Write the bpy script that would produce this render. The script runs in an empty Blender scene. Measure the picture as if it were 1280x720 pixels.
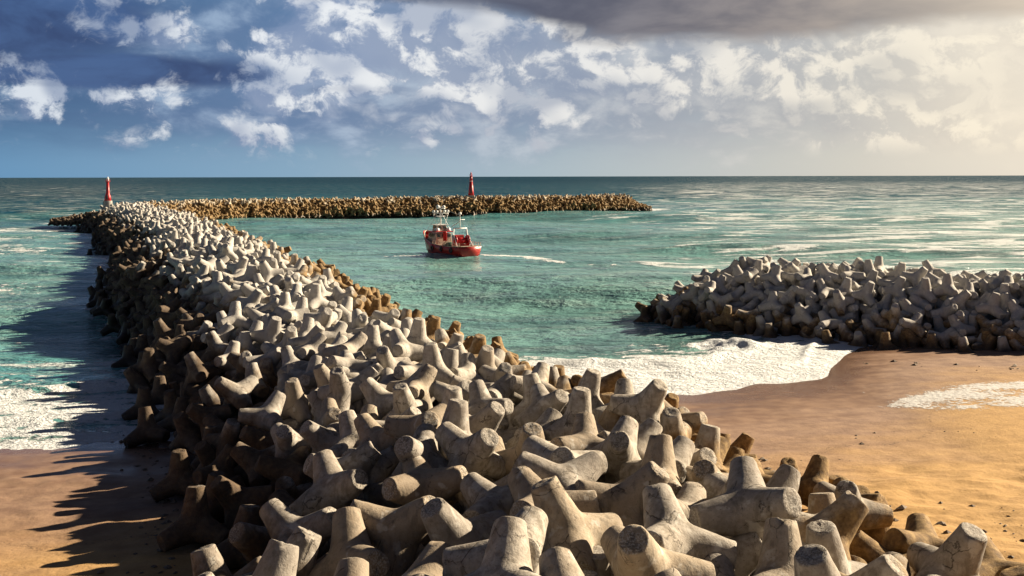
# Breakwaters of concrete tetrapods at sunset light. Poses: settled pile, (x, y, z, quaternion) per tetrapod (centimetres, thousandths).
DEV = False
POSES = (
-624,-75,143,579,394,657,275,-403,75,149,584,119,-800,50,-241,86,150,252,582,-556,535,22,-38,274,561,-111,675,-465,311,31,301,361,-653,-475,-464,589,120,299,611,-601,509,-70,
769,75,297,554,516,573,310,1077,115,238,91,-227,-800,-547,1198,133,178,655,438,109,-605,1494,144,168,288,-745,2,-600,1636,70,156,464,-451,679,-342,-564,346,156,28,-405,747,525,
-369,272,150,274,-698,-398,-526,-157,318,208,246,-528,-458,-671,12,349,270,565,-739,362,28,237,351,303,329,-635,-477,-509,513,328,288,435,-490,686,-313,750,285,303,547,503,645,174,
1082,350,209,262,286,907,157,1300,284,152,942,51,38,-328,1519,309,162,352,363,-830,-232,-551,532,147,361,801,-306,-364,-343,602,188,163,-165,-918,320,-135,490,212,912,31,-212,-346,
101,569,285,578,781,196,-125,388,575,318,504,-449,737,-17,620,570,314,277,660,-205,666,786,541,302,200,-343,-790,465,1117,583,216,512,-562,480,-435,1243,506,195,797,-190,-203,535,
1650,555,152,255,-565,-556,552,-665,811,149,107,-399,651,636,-356,770,161,77,752,-154,634,-113,762,235,782,-233,-170,551,70,742,281,199,640,-421,610,375,756,332,810,-584,-39,-19,
539,814,310,318,806,-93,-488,841,753,301,527,-135,501,-671,1052,740,230,559,471,-45,-680,1249,761,151,302,201,799,478,1480,744,163,34,-196,347,915,-581,961,144,346,177,840,376,
-379,995,162,123,725,-489,-467,-162,1017,234,279,260,369,-846,101,998,304,324,391,758,-405,369,987,308,796,-551,94,230,609,1017,293,434,298,745,407,849,989,277,130,-812,-359,-440,
1104,1050,207,287,-110,-768,560,1284,964,147,276,37,777,-563,1448,1025,154,657,234,-679,223,-613,1224,151,332,-53,99,-935,-342,1216,157,750,-3,-21,659,-168,1222,241,136,414,541,-718,
140,1272,306,525,44,535,659,284,1180,295,993,-38,-42,-96,588,1226,331,108,612,-227,-748,711,1214,314,79,843,-95,521,1096,1209,190,452,-629,611,158,1264,1218,163,138,688,-417,-576,
1438,1224,171,153,-833,87,-523,-597,1400,146,872,-12,-19,-486,-396,1445,150,995,20,-44,81,-112,1415,268,300,429,751,-401,64,1438,307,720,550,-70,-416,340,1375,301,61,-453,677,575,
608,1485,336,344,445,-822,-81,807,1474,287,677,658,228,-234,1071,1412,175,151,-202,-19,-966,1247,1391,176,587,586,-429,355,1517,1383,163,429,-460,-754,-183,-641,1621,145,570,24,-96,814,
-384,1635,151,594,-488,608,-194,-197,1626,231,557,231,791,-96,95,1649,298,886,87,-40,451,400,1638,333,382,312,656,-570,604,1712,296,333,-804,-277,-406,878,1680,273,318,351,877,-64,
1093,1629,180,619,549,550,-99,1313,1699,171,700,197,-97,-678,1512,1623,148,861,-44,-71,500,-817,1823,142,560,-351,-714,-226,-630,1954,173,231,63,-107,964,-359,1837,183,53,-309,790,-525,
-219,1840,224,216,674,-57,702,164,1867,311,412,279,791,-354,317,1870,293,161,192,740,-623,644,1858,303,968,24,-66,-238,887,1846,261,67,-98,852,508,1123,1811,175,666,-484,-560,-79,
1246,1906,154,352,194,752,521,1507,1898,149,78,452,643,-612,-768,2074,145,560,794,213,-93,-608,2087,150,12,760,-33,647,-386,2135,166,530,298,-792,19,-101,2120,283,314,-176,-115,925,
149,2092,315,229,628,-302,678,338,2123,320,505,-18,512,693,511,2103,291,993,-53,5,-92,809,2123,277,467,575,670,36,1037,2141,183,485,744,375,-264,1260,2144,161,311,101,841,-429,
1544,2129,136,249,628,-494,-546,-797,2247,152,51,-379,740,551,-613,2283,140,543,7,-30,838,-446,2288,156,219,-886,-125,-386,-252,2360,216,149,550,-445,689,42,2346,321,580,-374,-410,-595,
292,2260,293,623,163,-751,139,591,2311,298,565,196,-795,89,797,2352,270,324,-185,806,-457,1071,2316,193,773,356,364,375,1214,2307,145,534,776,295,-154,1510,2317,139,161,-253,791,531,
-809,2496,143,536,-416,-673,-290,-615,2576,139,321,744,-385,-440,-444,2539,156,953,34,53,291,-188,2580,276,733,37,109,-669,178,2590,305,254,-31,83,-962,357,2592,321,653,482,-112,-572,
526,2503,297,475,267,786,289,899,2621,231,256,-938,-50,-223,1060,2553,161,512,491,663,236,1291,2606,156,130,617,-479,-609,1441,2596,146,966,-14,-1,-252,-857,2761,148,507,-225,-785,-272,
-588,2738,197,589,723,145,328,-413,2729,159,9,532,684,-498,-170,2781,281,796,-450,320,-243,140,2888,325,451,-218,850,-159,288,2791,320,177,312,-53,931,574,2753,297,514,-420,-715,-216,
832,2811,252,536,818,-83,-185,992,2808,175,526,651,521,-161,1239,2805,156,335,709,-402,-470,1441,2857,156,99,-234,799,544,-801,2990,166,69,699,-15,711,-575,2984,171,354,665,621,-209,
-421,2965,193,126,-924,-179,309,-108,3041,292,323,610,-447,567,52,3032,300,439,-63,-75,-892,319,3027,308,333,-621,-523,-477,538,2952,305,596,-729,285,176,865,2978,217,190,66,903,-377,
1001,3013,159,347,-664,-383,539,1269,3026,156,387,620,-567,378,-802,3180,163,320,-468,-700,-433,-587,3269,141,161,263,766,-562,-375,3235,222,463,876,-93,-86,-158,3207,293,16,-139,-76,986,
69,3268,306,559,-791,124,210,323,3267,306,995,-50,-53,58,581,3285,290,137,-92,20,-985,848,3302,211,596,-503,-522,342,1015,3234,150,391,-835,-173,345,1294,3221,146,408,-192,809,-374,
-849,3467,138,604,241,-718,244,-561,3416,163,31,746,474,-465,-372,3429,239,634,470,514,332,-108,3423,325,481,875,1,-8,86,3474,305,306,-29,787,-534,355,3474,317,207,826,-178,-491,
588,3530,298,328,904,-127,239,843,3444,174,102,232,-718,-647,1065,3468,147,387,74,-886,-240,1248,3456,157,540,-799,121,233,-1067,3687,143,376,-21,-66,-923,-805,3645,136,591,194,-776,93,
-624,3666,165,365,-630,626,276,-416,3673,248,498,-694,482,190,-133,3666,302,323,-752,-344,458,66,3682,315,607,-615,500,-33,390,3692,294,558,-324,-744,-166,639,3731,242,385,577,714,-86,
839,3671,166,406,412,-336,-742,1102,3741,177,687,539,427,230,1268,3733,161,949,248,104,-159,-1066,3923,134,406,361,759,356,-877,3907,137,474,848,-112,-204,-636,3867,187,332,723,-591,128,
-446,3959,253,657,-117,738,-92,-143,3937,303,191,-250,718,619,57,3899,313,441,-356,730,-380,396,3864,306,421,-708,562,59,635,4025,197,108,11,-884,-453,812,3958,147,109,-409,655,624,
982,3940,138,92,-794,183,-570,1259,3891,129,988,40,12,-143,-1035,4098,149,652,353,615,267,-813,4104,147,801,-147,-100,569,-647,4077,190,329,855,-378,-124,-394,4137,277,26,195,28,-979,
-151,4150,314,883,-38,-43,-464,146,4174,315,197,-93,828,515,463,4104,275,256,-645,-99,-712,611,4198,227,242,-238,265,902,799,4165,139,438,-838,134,294,1038,4173,114,613,-213,-746,-144,
-1299,4293,127,90,791,-221,562,-1063,4422,116,492,-810,316,15,-890,4319,150,389,-88,-35,915,-613,4375,256,497,158,452,-722,-402,4362,299,347,-522,-589,-509,-136,4408,315,439,-806,-149,366,
125,4395,309,408,-726,-327,444,362,4398,262,113,244,890,366,643,4397,165,242,178,878,-370,847,4415,127,855,167,279,401,1055,4332,136,613,-235,-120,-743,-1225,4513,130,425,-37,590,684,
-1072,4624,120,674,-12,148,-723,-875,4657,197,438,-339,-450,-699,-635,4629,268,478,-815,-201,254,-381,4584,317,550,-790,267,26,-133,4617,306,660,-54,52,-746,175,4552,306,69,287,-870,-393,
372,4548,232,960,-217,151,-79,604,4543,132,548,592,-319,-496,796,4567,112,178,525,-610,-565,991,4596,119,113,-143,858,477,-1583,4800,104,496,11,24,867,-1295,4736,116,998,23,-26,0,
-1120,4768,152,57,-457,-453,762,-866,4842,240,466,289,-366,750,-569,4799,319,943,306,-7,-127,-344,4854,359,455,-534,159,-693,-122,4919,303,577,-412,-681,-176,94,4815,274,164,371,-648,-643,
380,4876,170,211,924,70,309,542,4848,130,676,-689,68,249,760,4790,105,949,-47,78,300,-1481,5046,124,860,75,-255,434,-1291,5071,113,187,607,-364,-680,-1123,5062,133,557,431,568,424,
-907,5029,231,339,-205,-805,-440,-617,5026,324,513,-101,-850,-49,-358,5062,309,93,-422,708,557,-23,5106,280,1,261,69,962,273,5101,210,750,352,-357,-428,440,5075,126,372,410,744,-370,
577,5058,96,554,-458,-660,-214,767,5103,114,322,46,-927,-182,-1503,5260,107,559,-773,287,77,-1329,5271,92,451,-130,-863,-178,-1195,5271,155,656,18,-15,753,-875,5206,275,243,-477,-781,320,
-536,5266,312,512,152,-831,150,-330,5315,308,312,-86,794,-512,60,5348,232,608,-534,-136,569,201,5356,155,536,-610,546,-200,419,5248,138,376,-412,-820,-115,597,5267,98,566,-218,-781,-145,
-1670,5526,80,219,-721,-360,548,-1504,5493,152,129,80,-986,51,-1311,5460,120,305,-554,-474,-611,-1062,5466,225,642,-720,252,-62,-836,5526,305,128,-747,-260,-596,-597,5455,316,124,-184,797,561,
-391,5510,319,751,107,-11,650,-111,5561,240,689,564,-38,-451,120,5561,157,173,-134,-741,634,320,5543,80,651,-184,-734,-32,600,5440,83,578,-25,28,-814,-1773,5748,78,509,-44,-848,-133,
-1535,5685,99,571,786,230,5,-1340,5710,153,3,-723,36,-689,-1076,5712,269,226,-439,687,531,-877,5695,322,401,-777,-99,473,-537,5696,328,469,-9,-863,180,-306,5744,308,139,630,504,-572,
-17,5647,213,63,260,-659,702,83,5723,125,328,-717,-214,574,303,5729,77,249,699,-444,501,617,5804,64,107,459,-605,-640,-1973,5883,66,695,68,-45,713,-1741,5915,89,470,68,-852,214,
-1528,5967,152,479,385,-115,-779,-1324,5908,195,643,199,-80,-734,-1062,5862,292,75,-460,718,-515,-844,5946,311,746,35,-46,661,-642,5933,326,930,-151,64,-326,-352,5926,266,714,216,-664,21,
-35,5942,153,70,-273,846,451,104,5938,89,78,123,800,-581,361,5894,82,579,562,580,105,-1981,6173,69,361,13,-27,-931,-1751,6107,76,438,-286,-778,-344,-1566,6149,169,187,14,-1,-981,
-1263,6132,243,354,-433,-580,-591,-1121,6190,309,766,-35,-236,596,-875,6212,319,875,17,14,-481,-439,6186,260,423,-876,-220,51,-202,6225,186,100,-139,-395,902,-31,6209,103,580,673,363,-277,
137,6228,93,13,-473,767,-430,323,6214,70,587,474,622,206,-2034,6351,52,341,812,-206,-425,-1732,6402,128,293,366,-866,170,-1515,6416,212,677,-702,212,-44,-1303,6309,286,510,165,-301,787,
-1080,6359,338,128,-134,867,460,-732,6432,314,516,841,-18,-159,-426,6372,246,524,-436,713,156,-269,6435,153,344,-693,-169,609,-51,6519,105,161,928,319,91,136,6405,61,287,8,768,-571,
-2236,6579,68,26,855,-377,-352,-2066,6608,55,693,45,133,706,-1831,6575,117,349,-331,-653,-583,-1658,6596,219,490,-37,204,-846,-1335,6660,314,995,42,-55,59,-1064,6594,333,278,-668,-430,-538,
-621,6766,275,781,-250,-296,-488,-543,6686,217,26,880,150,448,-290,6652,128,369,504,-461,-629,-122,6639,68,389,699,-460,384,159,6630,47,317,735,-256,540,-2279,6899,49,606,-106,40,786,
-2104,6751,70,522,-246,807,-116,-1889,6866,194,48,-174,367,-912,-1600,6811,240,517,-100,754,-390,-1243,6900,344,984,97,-38,135,-1080,6765,343,321,96,533,-776,-624,6935,222,835,-349,260,-333,
-479,6979,156,921,-23,340,183,-189,6908,111,526,605,81,591,-51,6831,67,132,780,-374,481,-2194,7088,60,381,-331,733,454,-2026,7010,136,120,-534,718,428,-1741,7027,223,534,736,348,223,
-1562,7075,288,337,873,-208,-282,-1199,7075,349,185,-765,-326,-523,-892,7104,300,456,-643,-524,321,-678,7107,212,577,709,119,-384,-477,7163,150,105,-867,-484,-15,-329,7060,81,351,695,353,-517,
-147,7071,61,274,-627,-330,649,5827,7017,41,770,-62,19,633,-2445,7273,32,985,35,18,-162,-2186,7293,98,448,301,812,-217,-2044,7190,160,13,530,302,791,-1853,7212,229,353,-378,-403,-754,
-1550,7314,347,534,764,303,196,-1318,7304,339,521,-479,-609,-356,-907,7415,279,341,284,-416,-793,-736,7395,228,504,-814,-146,-246,-476,7324,94,860,200,387,262,-338,7284,55,518,-648,532,-164,
-144,7305,34,452,-46,876,156,5181,7308,48,845,146,-245,451,5354,7299,41,419,-648,-589,-237,5572,7251,25,634,-678,367,43,5815,7328,59,387,-596,-381,-590,-2401,7495,65,785,61,-243,565,
-2259,7462,115,8,477,-468,-743,-2032,7469,171,487,55,785,-376,-1796,7497,282,257,294,797,-457,-1509,7514,350,483,-795,-104,349,-1209,7531,358,399,259,-870,-122,-1023,7562,278,98,-24,921,373,
-736,7605,163,52,97,-123,985,-480,7583,80,958,-183,-171,-133,-312,7544,30,433,727,-207,-490,4257,7503,42,974,-60,-182,116,4450,7515,29,780,-53,-47,621,4734,7469,30,476,849,152,-167,
4934,7541,56,764,-157,-361,-509,5108,7502,69,372,-686,-324,-534,5358,7452,56,249,-565,-723,307,5587,7452,70,713,-524,462,27,5780,7417,132,744,526,341,226,-2671,7634,16,98,-307,812,485,
-2461,7746,60,805,-86,-253,528,-2251,7750,122,622,657,346,242,-2010,7687,247,490,-34,254,832,-1726,7705,325,517,618,508,303,-1400,7780,354,168,-738,-381,529,-1241,7721,350,600,-647,-467,21,
-940,7768,260,166,-981,-88,23,-690,7807,112,514,534,-222,-632,-536,7753,72,600,-332,-68,-724,-318,7757,40,746,52,312,584,3807,7703,23,966,-41,-160,-195,3980,7726,20,245,-542,-702,389,
4210,7752,34,504,349,-780,119,4507,7691,70,441,-613,599,-262,4687,7762,99,284,643,-652,282,4939,7706,95,372,-703,-468,384,5125,7703,118,207,-282,647,676,5368,7690,127,695,-682,158,160,
5633,7740,171,116,805,-257,-519,5895,7682,197,632,47,394,-664,-2741,7987,13,348,37,787,-507,-2471,7897,68,128,-714,-1,-687,-2306,7900,141,11,-470,748,465,-1967,7981,326,390,-742,293,-458,
-1732,7952,349,224,-48,5,-972,-1482,7935,361,554,-733,392,3,-1194,8062,288,233,-367,-505,744,-1004,8004,219,313,381,-490,-718,-750,7971,134,289,620,560,-465,-546,7994,32,198,491,-630,-566,
3280,7962,12,83,-37,102,990,3551,7930,22,583,-482,608,-238,3802,7904,60,587,788,177,7,4006,7970,89,351,900,213,-137,4268,7938,106,360,919,51,-144,4484,7855,107,567,806,165,22,
4696,7935,164,221,896,-4,-382,4885,7906,192,903,367,178,-128,5132,7947,191,473,856,193,-63,5346,7945,228,129,305,865,-374,5548,7870,215,624,-162,-660,-383,5946,7921,268,534,-293,-713,-344,
-2715,8194,21,230,440,788,-362,-2541,8182,83,293,-494,-623,-530,-2232,8171,213,301,-578,-473,-591,-2040,8172,300,354,891,-131,-249,-1762,8230,370,451,-318,750,-363,-1538,8160,357,213,-821,-231,-474,
-1199,8286,288,595,-631,462,182,-954,8324,133,351,426,-498,-667,-758,8188,97,190,-729,-245,-609,-599,8201,22,343,-708,-168,593,2790,8203,14,442,-288,754,-390,3125,8165,13,309,69,824,-468,
3324,8154,52,311,-543,551,550,3513,8111,63,303,506,-749,298,3761,8190,119,482,135,-863,-47,3971,8163,156,465,10,-226,854,4261,8120,175,727,-641,225,90,4501,8118,191,472,685,466,296,
4699,8162,250,887,44,-291,-353,4896,8138,229,431,-588,-456,-508,5124,8116,252,506,-23,-803,-311,5328,8216,283,984,3,-22,-173,5596,8247,317,778,260,-8,-570,5884,8139,290,572,696,416,112,
-2885,8352,0,556,765,102,-305,-2745,8413,54,618,-4,764,180,-2469,8426,154,734,-460,473,-154,-2288,8420,228,44,159,7,-985,-2030,8380,341,432,119,-893,-11,-1779,8407,370,430,680,-543,-238,
-1611,8454,349,35,402,716,-567,-1207,8449,243,219,-160,-539,796,-905,8556,114,665,675,-134,-287,-764,8483,54,665,-653,325,155,-520,8484,-3,368,654,-542,377,2648,8378,16,355,175,887,-232,
2815,8406,8,500,541,597,315,3039,8297,44,137,634,655,-386,3304,8451,120,343,264,793,-426,3510,8372,140,326,626,-595,382,3746,8343,188,535,225,165,-797,3929,8366,235,310,757,-525,230,
4248,8302,229,497,-94,805,-307,4500,8355,334,260,-738,-618,-64,4646,8333,303,51,108,564,-816,4945,8325,288,224,688,-560,401,5097,8406,314,988,-83,100,-73,5367,8401,311,276,489,-639,-524,
5598,8393,305,318,-300,765,-471,5840,8471,290,233,584,-625,-460,-2942,8633,4,431,68,-899,9,-2742,8587,71,398,-331,-735,-436,-2513,8611,169,256,-401,647,595,-2205,8626,293,458,-182,-218,842,
-2006,8679,400,630,-630,152,-426,-1784,8671,365,159,-264,812,493,-1402,8602,297,265,-459,-421,734,-1191,8638,186,546,692,-50,-468,-840,8715,68,426,-311,-651,544,-632,8799,26,231,284,-192,-910,
2444,8626,15,910,79,-289,282,2614,8551,43,695,-52,-287,-656,2797,8541,80,54,679,504,-529,3006,8578,95,342,-29,679,647,3291,8639,195,478,241,843,-24,3560,8638,229,834,100,-139,522,
3793,8618,282,539,162,378,734,4007,8616,287,225,-248,771,540,4217,8605,298,51,-318,761,562,4452,8736,305,882,113,-299,342,4641,8693,283,399,-19,-1,916,4986,8681,286,352,-589,-626,-369,
5142,8659,291,554,297,709,316,5354,8648,293,401,-32,87,910,5669,8758,237,454,-702,527,-149,5963,8755,209,845,-287,139,-428,-2990,8857,12,964,35,-82,248,-2679,8848,127,166,843,-351,-370,
-2523,8812,216,913,398,-6,81,-2336,8801,299,78,-727,599,324,-2008,8896,364,335,110,820,-448,-1741,8899,361,319,119,793,503,-1446,8837,276,308,-515,-389,697,-1261,8836,208,838,-135,224,476,
-1025,8877,91,650,-164,-32,-740,-751,8902,3,938,31,-233,252,2082,8850,-5,239,208,788,-527,2385,8749,65,565,-609,-544,-110,2658,8849,143,211,478,-239,818,2901,8869,195,761,-493,-119,402,
3071,8795,202,735,280,-406,463,3276,8789,218,139,-467,-773,405,3494,8848,267,482,-307,-766,-292,3771,8907,295,163,262,751,-582,4062,8924,303,480,-83,-14,872,4241,8875,310,593,-764,56,243,
4524,8874,291,597,-572,550,-107,4727,8961,277,356,18,384,851,4932,8992,260,257,432,857,106,5216,8885,237,677,-54,123,722,5411,9031,161,953,-159,36,-251,5680,8974,178,951,177,195,-157,
5910,8972,145,523,691,464,179,-3196,9088,-19,52,-810,-154,-562,-2914,9065,77,557,-119,-208,794,-2719,9050,139,689,183,-82,-695,-2542,9039,234,526,138,755,-363,-2225,9162,372,274,-789,162,-524,
-1926,9059,376,333,796,-321,-388,-1592,9151,314,952,-137,-211,-167,-1371,9041,217,37,-380,-629,676,-1153,9073,158,911,316,227,-131,-1021,9115,48,462,-663,-86,581,-736,9035,-5,464,196,672,541,
1874,9059,-17,167,610,-593,-497,2154,9153,72,982,115,-140,-15,2391,9064,135,112,947,133,-268,2596,9038,150,373,902,3,-211,2801,9050,261,117,108,-474,-865,3149,8975,287,358,437,466,-680,
3315,9094,293,555,-620,545,94,3532,9215,309,260,-294,-841,369,3795,9159,299,944,-73,-22,319,3976,9125,301,683,-42,41,726,4312,9186,244,260,103,794,537,4487,9154,234,52,-869,172,459,
4741,9096,225,361,-902,-165,167,4893,9120,184,702,675,101,-197,5204,9131,171,211,7,585,-782,5455,9235,95,888,-91,137,426,5664,9166,125,963,-193,-175,-51,5836,9138,94,646,443,619,31,
-3187,9287,-8,66,605,653,-448,-2911,9324,118,462,873,-142,-38,-2724,9286,213,990,4,-119,-56,-2425,9317,326,927,-63,-165,327,-2179,9314,377,121,-70,20,-989,-1856,9334,385,339,-558,-623,427,
-1627,9314,288,606,575,41,-545,-1385,9426,199,251,-714,76,-647,-1156,9316,91,332,-757,522,205,-1014,9288,32,279,443,-612,-591,1711,9219,-16,277,535,704,-372,1886,9267,16,597,-426,631,-249,
2161,9270,127,139,-515,726,-431,2318,9306,165,399,-577,-615,-357,2600,9335,245,377,278,-850,236,2831,9299,285,403,522,-725,193,3069,9328,289,297,-655,-497,-484,3265,9347,293,576,560,542,243,
3493,9375,311,188,-561,-497,634,3812,9431,258,913,-179,157,329,4070,9402,209,365,12,300,880,4317,9349,201,578,811,13,-80,4464,9387,137,790,-167,-4,-588,4703,9299,155,678,390,612,107,
4917,9322,113,80,-140,862,479,5228,9383,64,54,793,341,500,5407,9384,52,113,837,103,524,5594,9420,50,780,86,-201,-584,5898,9372,-10,205,471,-726,-455,-3350,9563,-3,651,-189,641,-357,
-3200,9439,30,974,95,-84,-184,-2941,9540,157,227,-53,-886,-399,-2666,9571,277,368,199,32,-906,-2459,9511,342,597,-204,691,-351,-2184,9574,398,689,-400,489,-353,-1975,9570,377,290,239,855,354,
-1513,9607,197,64,848,458,254,-1301,9600,127,21,456,479,-749,-1110,9663,46,846,511,-123,72,-1004,9563,-16,756,-81,143,-631,1429,9508,-30,521,-443,-612,-395,1695,9519,19,502,101,681,521,
1876,9478,73,549,620,485,278,2135,9539,149,115,-563,-722,384,2360,9449,182,426,20,-898,-103,2622,9527,287,16,516,787,-334,2840,9569,305,140,871,-146,-445,3094,9632,309,799,12,-45,598,
3343,9567,288,437,622,-439,477,3562,9655,228,296,-297,-170,-891,3766,9635,206,58,-780,424,-454,3983,9593,159,693,190,-643,262,4305,9556,120,400,-818,-28,410,4484,9655,63,119,8,936,328,
4696,9522,64,574,-134,-797,120,5007,9613,38,311,-580,-493,-567,5164,9587,-5,986,-152,53,-24,5333,9575,-7,507,-73,103,852,5660,9544,-24,521,-757,380,-95,-3362,9720,23,610,173,-658,404,
-3121,9762,112,551,833,1,-30,-2925,9750,191,486,871,49,4,-2706,9762,320,707,-142,552,-417,-2420,9808,402,553,-500,-179,640,-2174,9804,402,216,627,-412,-623,-1825,9805,310,885,-218,-42,-406,
-1572,9730,183,162,-489,-510,688,-1357,9744,100,956,-166,231,-60,-1145,9883,36,555,-519,32,648,-1060,9831,-24,476,717,505,43,1445,9684,6,656,642,-185,-349,1703,9778,97,252,-322,572,710,
1862,9764,145,83,413,677,-602,2153,9796,214,477,-53,-865,-138,2423,9761,305,38,-678,395,-617,2616,9722,300,631,-744,168,133,2894,9771,310,436,-798,-185,370,3214,9821,287,264,-355,450,-774,
3485,9932,173,427,-340,-809,216,3640,9847,174,545,9,-787,286,3797,9870,122,588,-159,-746,264,4115,9819,69,574,702,48,-416,4260,9916,30,248,64,815,517,4513,9810,8,225,-191,-198,-934,
4762,9791,-29,481,465,721,171,4967,9797,-29,653,-23,44,755,-3523,9866,-22,917,-40,-69,-388,-3316,9978,69,730,359,-95,-572,-3006,9948,198,30,232,119,-964,-2763,10019,317,620,175,161,-746,
-2394,9977,378,513,-821,40,245,-2140,10001,400,680,20,333,651,-1787,10053,256,290,-520,732,328,-1601,10066,156,419,-207,528,-708,-1348,9995,50,522,97,224,816,-1187,9990,-10,533,-425,-703,-199,
1381,9991,20,90,-614,630,465,1651,10022,117,841,66,-532,-54,1878,9984,197,325,619,-703,-122,2096,10021,227,232,-701,-572,353,2402,9960,297,588,-648,481,-19,2639,9996,307,419,733,484,224,
2945,9986,293,303,-321,784,-433,3177,9964,232,580,724,232,-289,3474,10096,174,649,-26,733,-198,3625,10103,98,471,465,729,170,3839,10040,85,561,-103,279,-771,4017,10076,32,420,324,-766,-360,
4265,10096,-8,335,-794,437,256,4443,10030,-26,585,-728,255,247,-3599,10182,-24,358,-113,770,514,-3450,10266,57,790,175,-205,-549,-3286,10154,121,713,-604,353,7,-2950,10256,282,833,159,-191,-492,
-2694,10210,363,143,128,50,-979,-2463,10260,431,266,871,-22,411,-2107,10251,369,275,-668,540,429,-1824,10348,246,829,-410,203,-320,-1604,10246,132,480,670,-440,354,-1458,10249,50,172,309,-723,-592,
-1306,10225,-8,389,-854,138,314,1241,10240,-30,391,584,-476,527,1411,10232,14,187,489,679,-512,1615,10223,112,764,-106,-271,-575,1892,10228,201,312,-699,-431,-476,2174,10258,297,476,276,-312,773,
2359,10214,307,456,777,-173,-395,2652,10317,284,247,100,888,373,2973,10252,231,102,748,275,-594,3151,10271,173,257,621,-568,473,3392,10288,122,374,217,-817,379,3519,10222,68,584,531,-518,327,
3850,10283,-10,606,256,-715,233,4060,10221,-29,294,734,-318,-521,-3600,10423,16,584,681,369,238,-3398,10509,117,40,-710,524,466,-3217,10407,198,267,639,-599,400,-2983,10445,308,177,62,874,-445,
-2694,10477,392,436,297,710,465,-2387,10435,410,661,265,572,404,-2218,10482,347,480,-688,-480,-251,-1805,10538,185,887,-251,-368,-112,-1630,10393,123,787,-280,391,-384,-1304,10507,-27,67,857,55,505,
1376,10502,-17,148,655,-595,-440,1528,10518,46,259,-793,-126,-536,1925,10412,212,306,756,236,526,2151,10460,274,329,-500,-799,-40,2345,10495,266,158,758,446,447,2626,10610,261,206,-199,-919,268,
2782,10570,206,822,155,-29,545,3161,10430,146,183,-631,555,508,3353,10444,103,468,-315,-743,356,3690,10518,-17,548,-369,-733,-158,-3888,10557,-37,281,-705,-318,-566,-3397,10678,139,723,-369,524,-253,
-3156,10672,263,40,-650,-641,403,-2915,10699,373,509,146,635,561,-2648,10643,396,195,-210,782,552,-2463,10690,398,274,-111,848,438,-1977,10873,219,273,-898,108,-324,-1836,10707,157,106,-52,-526,841,
-1595,10709,59,443,-854,-106,247,-1316,10666,-40,765,3,-20,643,1431,10697,-12,665,-307,532,-423,1674,10730,63,552,212,-700,399,1906,10732,120,789,-274,-103,539,2157,10648,192,234,-76,-131,-959,
2355,10757,234,474,-386,-47,-789,2691,10733,191,226,-602,-705,-295,2941,10683,148,198,-775,376,466,3235,10842,57,100,-84,-971,196,3309,10659,36,277,-651,-348,614,3624,10770,-22,269,564,-197,754,
-3982,10844,-26,372,-809,-236,385,-3697,10870,60,587,-202,-241,744,-3475,10814,145,10,-698,200,-686,-3182,10865,296,368,33,-928,28,-2864,10828,437,230,-902,-31,361,-2642,10909,410,36,-809,-197,-551,
-2306,10915,356,985,43,-139,87,-2118,10977,227,516,679,463,-237,-1784,10929,112,695,-526,488,-21,-1629,10919,13,498,130,194,834,-1359,10918,-34,163,-739,-232,-610,1500,10921,-18,336,-881,77,-322,
1678,10980,11,41,-670,431,-602,1937,10900,78,190,-636,-614,-424,2122,10995,82,111,605,-650,-445,2325,10937,113,283,-881,-139,349,2632,10977,92,611,717,105,-316,2990,10883,71,538,3,358,761,
3139,10990,4,199,-12,907,369,3391,10960,-24,221,-793,-303,479,-3852,11081,28,56,-649,61,-755,-3620,11101,135,486,-190,696,491,-3421,11017,201,388,863,-224,-230,-3184,11155,353,431,-224,-869,-88,
-2842,11131,429,425,154,840,-297,-2712,11156,434,459,-433,-769,-94,-2380,11143,315,334,-486,769,-244,-2079,11199,199,123,-177,176,-960,-1844,11145,107,72,163,953,-242,-1695,11113,3,892,-208,113,-383,
1700,11140,-29,590,739,248,-204,1868,11148,1,249,-775,-504,-285,2157,11147,41,781,-354,-377,-347,2439,11202,40,558,-48,652,509,2648,11142,63,147,27,-337,-928,2845,11234,-7,358,818,-77,440,
3047,11129,-19,985,-105,43,123,-4111,11386,-30,479,249,663,516,-4049,11256,-29,127,91,26,-986,-3753,11362,117,594,-17,709,-376,-3435,11374,271,931,160,-110,-305,-3208,11321,358,251,461,-649,549,
-2936,11360,408,287,-817,-277,415,-2553,11330,358,741,121,-645,133,-2224,11475,198,200,-924,-117,-300,-2078,11365,152,516,528,-200,-643,-1884,11319,59,661,103,255,697,-1737,11298,-8,8,930,61,360,
2184,11389,-26,258,49,-47,963,2357,11525,-20,345,14,797,494,2674,11311,-18,503,-433,-709,-235,-4097,11564,-12,3,729,-479,-486,-3948,11647,99,701,138,-517,469,-3654,11555,216,374,204,202,-881,
-3427,11581,321,13,-388,-830,399,-3131,11563,406,708,-25,4,705,-2904,11660,409,436,251,731,459,-2609,11522,391,277,508,-720,382,-2203,11598,190,117,-711,-539,434,-2047,11671,103,232,-642,-156,-712,
-1821,11624,-8,323,34,98,939,-4130,11829,27,124,570,-589,558,-3843,11758,138,427,-129,-103,888,-3692,11740,215,761,-90,-74,637,-3405,11725,331,355,-215,674,609,-3138,11847,422,72,553,-612,-560,
-2905,11864,401,527,-747,340,217,-2448,11781,251,287,-625,724,-31,-2204,11766,160,555,57,-722,407,-2064,11829,79,543,-636,-542,-66,-1890,11863,-7,714,198,382,551,-4346,12027,-32,333,629,-610,346,
-4097,12032,80,637,78,473,602,-3875,11947,158,698,401,426,410,-3656,11941,275,181,585,-253,-747,-3474,12000,354,335,341,-835,269,-3102,12006,401,347,194,797,452,-2800,12080,363,319,589,537,-511,
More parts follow.
